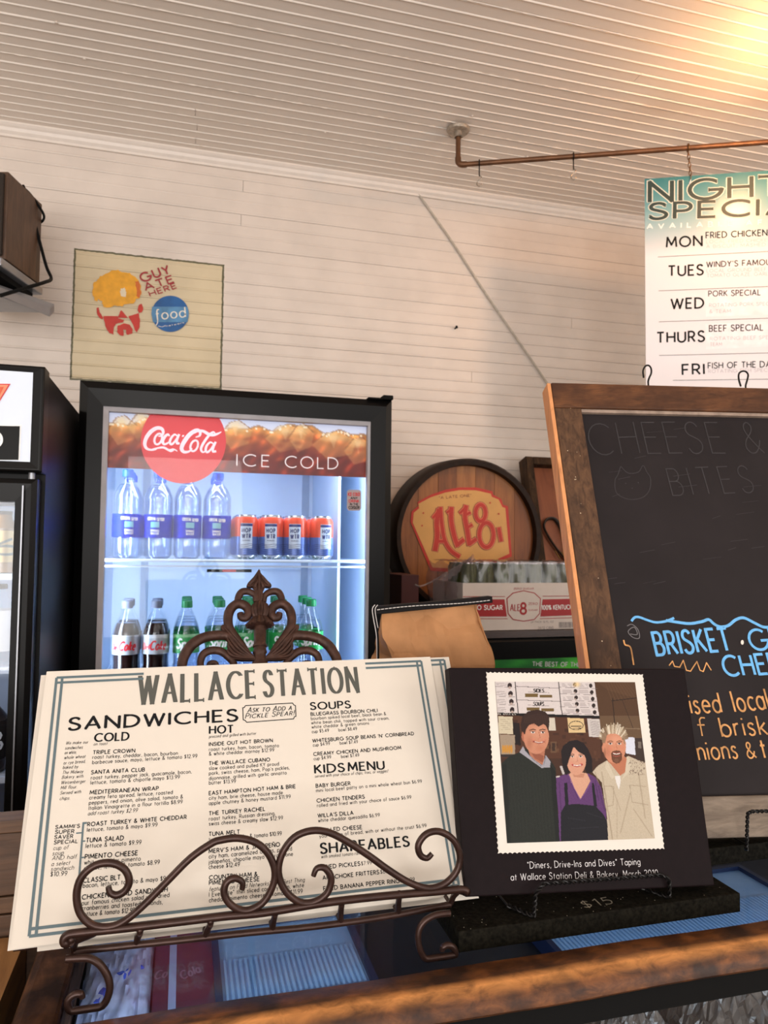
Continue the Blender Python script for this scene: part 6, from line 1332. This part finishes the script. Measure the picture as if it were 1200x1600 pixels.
    Pn([(274, 400), (268, 360), (276, 312), (310, 278), (360, 268), (408, 280), (432, 310), (432, 360), (426, 392), (416, 366), (396, 356), (370, 372), (344, 352), (316, 362), (300, 388), (292, 420), (280, 402)], (62, 42, 36)); 
    for k_ in range(14): p.line([(288+k_*10, 362-abs(k_-7)*2), (296+k_*10, 292+abs(k_-7)*3)], 3, (88, 62, 52), .6)
    for ex in (338, 394): p.line([(ex-17, 393), (ex, 387), (ex+15, 391)], 5, (70, 44, 36)); p.ell(ex, 406, 12, 6, (236, 222, 214)); p.ell(ex+1, 406, 5, 5.5, (50, 36, 34)); p.line([(ex-14, 402), (ex, 399), (ex+13, 402)], 3, (90, 56, 46))
    p.line([(372, 404), (380, 436), (368, 446)], 4, (178, 112, 88), .8); p.ell(374, 442, 10, 7, (214, 146, 120), .8, soft=.5); p.line([(342, 460), (372, 470), (402, 462)], 9, (150, 66, 62)); p.line([(350, 462), (372, 467), (396, 463)], 4, (240, 228, 218)); p.line([(332, 448), (340, 468)], 3, (170, 106, 84), .7); p.line([(408, 450), (410, 470)], 3, (170, 106, 84), .7)
    # person 3: spiky bleached hair, goatee, cream shirt
    shade([(684, 640), (716, 604), (770, 572), (800, 590), (880, 560), (900, 545), (960, 570), (1006, 584), (1030, 760), (1062, 1030), (776, 1030), (768, 880), (740, 700)], (206, 192, 170), 3)
    for a, b, w_ in (((740, 640), (800, 1010), 8), ((800, 720), (852, 860), 5), ((910, 760), (850, 980), 7), ((960, 640), (1000, 900), 8), ((830, 800), (828, 1010), 4), ((700, 640), (770, 860), 7), ((930, 850), (1040, 1000), 6), ((780, 880), (800, 1020), 6)): p.line([a, b], w_, (172, 156, 134), .55)
    for a, b in (((752, 720), (812, 722)), ((752, 720), (770, 836)), ((812, 722), (806, 828)), ((770, 836), (806, 828)), ((906, 714), (1008, 722)), ((908, 718), (920, 810)), ((920, 810), (1018, 826))): p.line([a, b], 3, (160, 144, 122), .8)
    Pn([(772, 574), (800, 600), (850, 660), (880, 640), (892, 560), (870, 540), (790, 560)], (196, 128, 98)); Pn([(818, 662), (850, 660), (852, 700), (842, 740), (826, 700)], (238, 234, 230)); Pn([(770, 572), (818, 668), (800, 680), (760, 612)], (218, 206, 184)); Pn([(892, 545), (880, 640), (856, 690), (904, 640), (920, 580)], (218, 206, 184))
    for _ in range(60):
        x, y = 900+r.random()*100, 570+r.random()*85; p.line([(x, y), (x+18*r.random()-9, y+18*r.random()-9)], 3, (96, 74, 66), .7)
    p.ell(752, 500, 11, 26, (200, 134, 108)); p.ell(816, 488, 70, 100, (216, 150, 120)); p.ell(826, 450, 52, 44, (232, 172, 144), .7, soft=.8); p.ell(776, 520, 24, 50, (190, 124, 98), .6, soft=.8); p.ell(792, 502, 18, 14, (228, 140, 116), .6, soft=.9); p.ell(862, 498, 16, 14, (228, 140, 116), .6, soft=.9)
    Pn([(800, 566), (796, 530), (806, 518), (828, 512), (852, 516), (862, 534), (862, 566), (846, 586), (826, 590), (808, 582)], (116, 76, 56)); p.line([(810, 531), (828, 535), (848, 530)], 5, (246, 238, 230)); p.line([(806, 526), (830, 530), (854, 524)], 4, (170, 80, 72)); p.line([(810, 544), (828, 549), (848, 543)], 4, (176, 92, 84)); p.ell(828, 572, 14, 12, (128, 92, 74), .8)
    p.ell(758, 530, 10, 40, (130, 90, 68), .5, soft=.7)
    for k_ in range(46):
        a = PI*(.02+.96*k_/45); bx2, by2 = 808+76*math.cos(a)*.93, 448-62*math.sin(a); L_ = 22+20*r.random(); p.line([(808+58*math.cos(a), 452-42*math.sin(a)), (bx2+math.cos(a)*L_*.5+6*r.random(), by2-math.sin(a)*L_)], 6, [(214, 200, 176), (178, 158, 132), (236, 226, 206), (140, 118, 96)][r.integers(4)], .9)
    Pn([(742, 470), (738, 430), (756, 400), (772, 420), (760, 470)], (150, 124, 100), .9); Pn([(868, 412), (882, 440), (880, 476), (872, 470)], (160, 134, 108), .9)
    for ex in (792, 846): p.line([(ex-17, 463), (ex, 456), (ex+15, 460)], 4.5, (120, 82, 60)); p.ell(ex, 473, 12, 5.5, (238, 226, 218)); p.ell(ex, 473, 5, 5, (56, 50, 54)); p.line([(ex-13, 470), (ex, 466), (ex+13, 469)], 3, (110, 70, 54))
    p.line([(824, 470), (832, 500), (818, 508)], 3.5, (186, 118, 92), .8); p.ell(824, 505, 11, 7, (226, 156, 128), .8, soft=.5)
    # person 2: dark bob, purple blouse, black apron
    shade([(472, 670), (520, 654), (548, 650), (660, 648), (700, 668), (736, 730), (764, 870), (772, 1030), (490, 1030), (484, 880), (474, 760)], (104, 66, 118), 3)
    for a, b in (((490, 700), (500, 860)), ((720, 720), (756, 860)), ((560, 700), (600, 790)), ((660, 710), (620, 790)), ((700, 690), (720, 800))): p.line([a, b], 6, (78, 48, 92), .6)
    Pn([(545, 655), (560, 700), (612, 796), (640, 750), (672, 690), (652, 645), (560, 640)], (222, 172, 146)); p.line([(548, 660), (575, 730), (612, 796), (650, 745), (678, 690)], 4, (136, 92, 148)); Pn([(565, 640), (640, 650), (630, 672), (575, 668)], (190, 132, 108), .7)
    Pn([(504, 560), (500, 520), (512, 486), (548, 458), (592, 450), (634, 470), (662, 510), (682, 560), (684, 640), (650, 650), (640, 620), (548, 640), (530, 660), (512, 620)], (40, 30, 32))
    p.ell(590, 575, 56, 82, (220, 164, 138)); p.ell(590, 540, 40, 40, (234, 184, 160), .7, soft=.8); p.ell(562, 588, 16, 14, (232, 150, 130), .6, soft=.9); p.ell(620, 590, 16, 14, (232, 150, 130), .6, soft=.9)
    Pn([(530, 560), (534, 520), (556, 496), (575, 488), (560, 530), (540, 590), (532, 620), (526, 590)], (40, 30, 32)); Pn([(566, 480), (600, 520), (636, 540), (650, 570), (652, 600), (662, 560), (650, 510), (610, 478)], (40, 30, 32))
    for ex in (566, 616): p.line([(ex-13, 539), (ex, 534), (ex+12, 538)], 3.5, (80, 54, 48)); p.ell(ex, 549, 10, 5, (240, 228, 220)); p.ell(ex, 549, 4.5, 4.5, (54, 38, 36)); p.line([(ex-11, 546), (ex, 543), (ex+11, 546)], 3, (80, 50, 44))
    p.line([(594, 552), (598, 574), (586, 580)], 3, (190, 130, 106), .8); p.line([(568, 598), (594, 606), (622, 596)], 11, (176, 62, 66)); p.line([(574, 599), (594, 603), (616, 598)], 4.5, (246, 240, 234))
    shade([(498, 870), (524, 826), (600, 822), (700, 832), (748, 880), (770, 920), (776, 1030), (498, 1030)], (34, 33, 40), 2); Pn([(518, 704), (536, 700), (544, 832), (524, 832)], (34, 33, 40)); Pn([(680, 704), (692, 702), (712, 834), (692, 836)], (34, 33, 40))
    for a, b in (((540, 900), (640, 915)), ((560, 960), (720, 950)), ((650, 870), (740, 900))): p.line([a, b], 4, (58, 56, 64), .6)
    p.line([(490, 664), (475, 668)], 8, (210, 200, 196)); Pn([(492, 606), (506, 602), (522, 650), (510, 655)], (200, 192, 190))
    p.c = np.clip((p.c-12)*.93, 0, 255); p.c *= 1+RNG.normal(0, .018, (len(X), 1))
    return p.c
grid_print('photo_print', PP, [PP.uv(*J_(*p)) for p in ((122, 95), (942, 98), (1058, 1012), (193, 1040))], 330, 340, photo, vcol('photo_paper', .5, spec=.2), card, .0015, [(122, 95), (942, 98), (1058, 1012), (193, 1040)])
cp = []
ctx = dict(w=.1, seg=9, sb=.27)
cp += line(PP, '"Diners, Drive-Ins and Dives" Taping', J_(316, 1188), J_(975, 1166), .0062, **ctx)+line(PP, 'at Wallace Station Deli & Bakery, March 2010', J_(218, 1258), J_(1080, 1232), .0062, **ctx)
obj('caption', M().flats(PP.at, cp, .0005), mat('caption_ink', (206, 202, 204), .5), plq)
def twist(m_, p0, p1, r, turns, w=.0014):
    p0, p1 = np.array(p0, float), np.array(p1, float); d = p1-p0; L = np.linalg.norm(d); t = d/L; a = np.cross(t, (0, 0, 1) if abs(t[2]) < .9 else (1, 0, 0)); a /= np.linalg.norm(a); b = np.cross(t, a); n_ = int(turns*8)+2
    for ph in (0, PI): m_.tube([p0+d*i/(n_-1)+(a*math.cos(ph+2*PI*turns*i/(n_-1))+b*math.sin(ph+2*PI*turns*i/(n_-1)))*w for i in range(n_)], r, 6)
we = thing('wire_easel', 'small twisted black wire easel holding the photo plaque', 'easel', (.44, .71, 1.1205))
m_wire = mat('black_wire', (22, 20, 20), .4, .5, var=.2)
ze = 1.1205+.0022; lb0 = atz(834, 1432, ze); rb0 = atz(1046, 1402, ze); Yf = (lb0[1]+rb0[1])/2; lb0 = aty(834, 1432, lb0[1]); 
pts_l = [lb0, aty(837, 1396, lb0[1]), aty(850, 1381, lb0[1]+.002), aty(1031, 1367.5, rb0[1]+.002), aty(1046, 1373, rb0[1]), rb0]
em_ = M(); segs = [0, 1, 2, 3, 4]
for i in segs: L = np.linalg.norm(pts_l[i+1]-pts_l[i]); twist(em_, pts_l[i], pts_l[i+1], .0011, L/.011)
obj('front_rail', em_, m_wire, we, smooth=True)
bb2 = M()
for p in (lb0, rb0):
    twist(bb2, p, (p[0]-.016, p[1]+.028, ze), .0011, 2.5)
zz = PP.at(PP.uv(900, 1392)[0], 0, -.024); 
for p in (lb0, rb0): bb2.tube([(p[0]-.016, p[1]+.028, ze), (p[0]-.014, .792, ze)], .0011, 6)
bk1, bk2 = PP.at(.05, .10, -.022), PP.at(.15, .10, -.022)
bb2.tube(smooth_path([(lb0[0]-.014, .792, ze), bk1, PP.at(.10, .12, -.022), bk2, (rb0[0]-.014, .792, ze)], 5), .0012, 6)
obj('back_loop', bb2, m_wire, we, smooth=True)

# ================================================================== chalkboard
oc = np.array([0.52284649, 0.88485534, 1.69561509]); SC_ = (1.5-1.1335)/(1.5-1.189)
PCb = yawlean(CAM+(oc-CAM)*SC_, R(-10.57), R(20.94), R(.3)); s_ = SC_
cb = thing('chalkboard', 'black chalkboard in a worn brown wooden frame leaning on the counter', 'chalkboard', PCb.at(.4*s_, -.5425*s_))
m_cf = wood('worn_brown_frame', (122, 78, 48), (66, 42, 28), 0, 16, .6, 7, bump=.7, dark=((70, 44, 30), 9), spec=.25); m_cf2 = wood('worn_brown_stile', (104, 74, 52), (58, 40, 29), 2, 16, .62, 7, bump=.7, dark=((60, 42, 31), 9), spec=.25)
m_raw = wood('raw_pine_edge', (232, 160, 104), (184, 120, 72), 2, 5, .6, 8, bump=.3); m_grey = wood('weathered_bottom', (140, 124, 108), (92, 78, 66), 0, 7, .7, 12, bump=.9)
WL, WR, HT, HBt = -.0385*s_, .83*s_, .0404*s_, -.5425*s_
th = .03
def miter(pts): return M().slab(PCb, [(a*s_, b*s_) for a, b in pts], -th+.0, .0)
fw_ = .0385
obj('frame_top', M().slab(PCb, [(-fw_*s_, 0), (-fw_*s_, HT), (WR, HT), (WR, 0)][::-1], -th, 0), m_cf, cb, bevel=.0025)
obj('frame_side', M().slab(PCb, [(-fw_*s_, HBt), (-fw_*s_, -.0004), (-.0002, -.0004), (-.0002, HBt)][::-1], -th, -.0003), m_cf2, cb, bevel=.0025)
obj('frame_side', M().slab(PCb, [(WR-fw_*s_, HBt), (WR-fw_*s_, -.0004), (WR, -.0004), (WR, HBt)][::-1], -th, -.0003), m_cf2, cb, bevel=.0025)
obj('frame_bottom', M().slab(PCb, [(0, HBt), (0, -.5*s_), (WR-fw_*s_-.0004, -.5*s_), (WR-fw_*s_-.0004, HBt)][::-1], -th, -.0006), m_grey, cb, bevel=.0025)
obj('side_edge', M().slab(PCb, [(-fw_*s_-.0065, HBt), (-fw_*s_-.0065, HT-.001), (-fw_*s_-.0002, HT-.001), (-fw_*s_-.0002, HBt)][::-1], -th, -.001), m_raw, cb, bevel=.001, label='raw orange pine edge of the frame')
obj('inner_lip', M().slab(PCb, [(.0005, -.006), (.0005, -.0004), (WR-fw_*s_-.001, -.0004), (WR-fw_*s_-.001, -.006)][::-1], -.0098, -.004), mat('worn_grey_lip', (150, 130, 116), .7, var=.3, scale=60), cb)
m_slate = mat('slate_black', (40, 35, 36), .6, spec=.12, var=.16, scale=9, bump=.05)
obj('slate', M().slab(PCb, [(-.01, HBt+.01), (-.01, .01), (WR-.02, .01), (WR-.02, HBt+.01)][::-1], -.018, -.010), m_slate, cb)
PW_ = PCb.off(-.0097); K_ = sq(850, 950, 3.2); K3 = sq(850, 570, 3.4286)
m_cblue = mat('blue_chalk', (108, 178, 232), .85, var=.12, scale=150); m_cor = mat('orange_chalk', (204, 148, 92), .85, var=.35, scale=90); m_cwh = mat('white_chalk', (224, 216, 206), .85)
def hline(s, a, b, Hpx, T=K_, **kw):
    H = math.dist(PW_.uv(*T(*a)), PW_.uv(*T(a[0], a[1]-Hpx))); return line(PW_, s, T(*a), T(*b), H, **kw)
wv = [(437, 66), (452, 48), (475, 46), (520, 62), (560, 72), (610, 66), (650, 50)]
bl = [plines(PW_, [K_(*p) for p in wv], .00353, 6)+plines(PW_, [K_(*p) for p in ((610, 62), (670, 72), (730, 78), (790, 68), (822, 58), (850, 80), (880, 94), (920, 88), (960, 58), (1000, 50), (1050, 74), (1100, 96), (1150, 90), (1200, 66), (1260, 60))], .0042, 6)]
bl += [hline('BRISKET', (565, 236), (938, 210), 110, w=.13, sb=.26, jit=.07, seg=12), hline('GRILLED', (1040, 212), (1500, 186), 98, w=.13, sb=.22, jit=.07, seg=12), hline('CHEESE', (908, 340), (1310, 318), 96, w=.14, sb=.26, jit=.07, seg=12)]
line_objs('blue_writing', PW_, bl, m_cblue, cb, .0003)
og = [hline('raised', (650, 532), (888, 520), 96, w=.1, sb=.24, jit=.12, seg=10), hline('local', (955, 518), (1128, 505), 100, w=.1, sb=.26, jit=.12, seg=10)]
og += [hline('f', (775, 640), (812, 640), 90, w=.08), hline('brisket', (892, 642), (1230, 628), 92, w=.1, sb=.24, jit=.12, seg=10)]
og += [hline('onions', (722, 762), (970, 750), 92, w=.1, sb=.24, jit=.1, seg=10), hline('&', (1020, 752), (1062, 748), 76, w=.1), hline('tomato', (1095, 750), (1420, 730), 100, w=.1, sb=.24, jit=.1, seg=10)]
og += [plines(PW_, [K_(*p) for p in ((625, 288), (642, 266), (652, 292), (678, 296), (696, 262), (712, 312), (732, 316), (764, 268), (780, 312), (796, 318), (812, 274), (836, 312))], .0016)]
og += [plines(PW_, [K_(*p) for p in ((398, 160), (405, 184), (425, 190), (436, 210), (448, 285))], .0022, 3)]
line_objs('orange_writing', PW_, og, m_cor, cb, .0003)
obj('chalk_dot', M().flats(PW_.at, [[PW_.uv(*K_(991+8*math.cos(a), 172+12*math.sin(a))) for a in np.linspace(0, 5.5, 10)]], .0003), m_cwh, cb)
gh = []
gh += plines(PW_, [K3(*p) for p in ((410, 545), (395, 590), (380, 620), (385, 680), (420, 710), (470, 722), (530, 710), (565, 670), (570, 610), (550, 575), (530, 540), (505, 575), (450, 580), (412, 545))], .0012, 4)
for c_ in ((435, 634), (502, 630), (470, 660)): gh += plines(PW_, [K3(*c_), K3(c_[0]+5, c_[1]+3)], .002)
gh += hline('BITES', (690, 700), (1130, 682), 140, T=K3, w=.035, sb=.4, jit=.1, seg=10)+hline('CHEESE &', (255, 480), (1180, 470), 165, T=K3, w=.03, sb=.3, jit=.1, seg=10)
for i in range(24):
    x, y = 220+random.random()*950, 250+random.random()*1000; gh += plines(PW_, [K3(x, y), K3(x+40+60*random.random(), y-6-12*random.random())], .0004+.0005*random.random())
obj('wiped_chalk', M().flats(PW_.at, gh, .0002), mat('wiped_chalk', (52, 48, 50), .8, var=.2, scale=60), cb, kind='stuff', label='faint wiped chalk traces')
sm = [K_(*p) for p in ((415, 90), (440, 82), (470, 110), (476, 150), (445, 148), (420, 118), (450, 96), (466, 132), (430, 130))]
obj('chalk_smudge', M().flats(PW_.at, plines(PW_, sm, .0012, 4), .0003), mat('smudge_grey', (112, 108, 110), .9), cb)
sp_ = M()
for i in range(16):
    a, b = random.uniform(-fw_+.004, -.006)*s_, random.uniform(-.5, 0)*s_; sp_.flats(PCb.at, [[(a+r_*math.cos(t), b+r_*math.sin(t)) for t in np.linspace(0, 5.2, 6)] for r_ in (random.uniform(.0004, .0011),)], .0005)
obj('paint_fleck', sp_, mat('cream_fleck', (214, 190, 160), .7), cb, kind='stuff')
Qh = sq(840, 560, 3.3333)
for lp in ([(552, 100), (549, 66), (560, 42), (576, 36), (590, 50), (592, 76), (582, 100), (576, 122), (578, 150)], [(1058, 145), (1048, 110), (1048, 82), (1062, 68), (1082, 68), (1096, 84), (1092, 112), (1084, 140), (1084, 160)]):
    Pk = PCb.off(-.034); obj('hanging_hook', M().tube([Pk.hit(*p) for p in smooth_path([Qh(*q) for q in lp], 5)]+[Pk.at(Pk.uv(*Qh(*lp[-1]))[0], -.0)], .0016, 6), m_wire, cb, smooth=True, label='bent wire hook on the frame top')
we2 = thing('wire_easel', 'twisted black wire foot holding the chalkboard on its riser', 'easel', (.8, .82, 1.1215))
yq = PCb.hit(1167, 1308)[1]-.012; q = M(); b0 = aty(1166, 1303, yq); b0[2] = 1.124; b1 = aty(1168, 1272, yq-.002); b2 = aty(1174, 1268, yq-.002)
twist(q, b0, b1, .0012, 4); b3 = b2+np.array([.30, -.056, 0]); twist(q, b2, b3, .0012, 26); twist(q, b1, b2, .0012, 1); b4 = np.array([b3[0], b3[1], 1.124]); twist(q, b3, b4, .0012, 4)
obj('front_rail', q, m_wire, we2, smooth=True)
q = M()
for p in (b0, b4): twist(q, p, (p[0]+.012, p[1]+.014, 1.124), .0012, 1); q.tube([(p[0]+.012, p[1]+.014, 1.124), (p[0]+.02, .955, 1.124)], .0012, 6)
q.tube(smooth_path([(b0[0]+.02, .955, 1.124), PCb.at(.3, -.3, -.035), PCb.at(.45, -.3, -.035), (b4[0]+.02, .955, 1.124)], 5), .0012, 6)
obj('back_loop', q, m_wire, we2, smooth=True)

# ================================================================== warm lamp just beyond the frame, under the ceiling
lpz = atz(1280, 110, 2.80); lm = thing('pendant_bulb', 'warm bare bulb in a brass socket under the plank ceiling', 'lamp', lpz)
obj('socket', M().lathe([(.001, .055), (.02, .055), (.022, .07), (.03, ZC-lpz[2]-.004), (.001, ZC-lpz[2]-.004)], lpz, 20), m_br, lm, smooth=True)
obj('bulb', M().sphere(lpz, .032, 20, 12, 1.1).lathe([(.02, .024), (.014, .05), (.014, .058), (.001, .058)], lpz, 16), mat('warm_bulb', (255, 190, 120), .3, var=0, emit=6), lm, smooth=True)
l = bpy.data.lights.new('bulb_light', 'POINT'); l.energy = 12; l.color = (1, .50, .2); l.shadow_soft_size = .035
lo = bpy.data.objects.new('bulb_light', l); COL.objects.link(lo); lo.location = (lpz[0], lpz[1], lpz[2]-.05)
for o in bpy.data.objects:
    if '_w' in o: del o['_w']
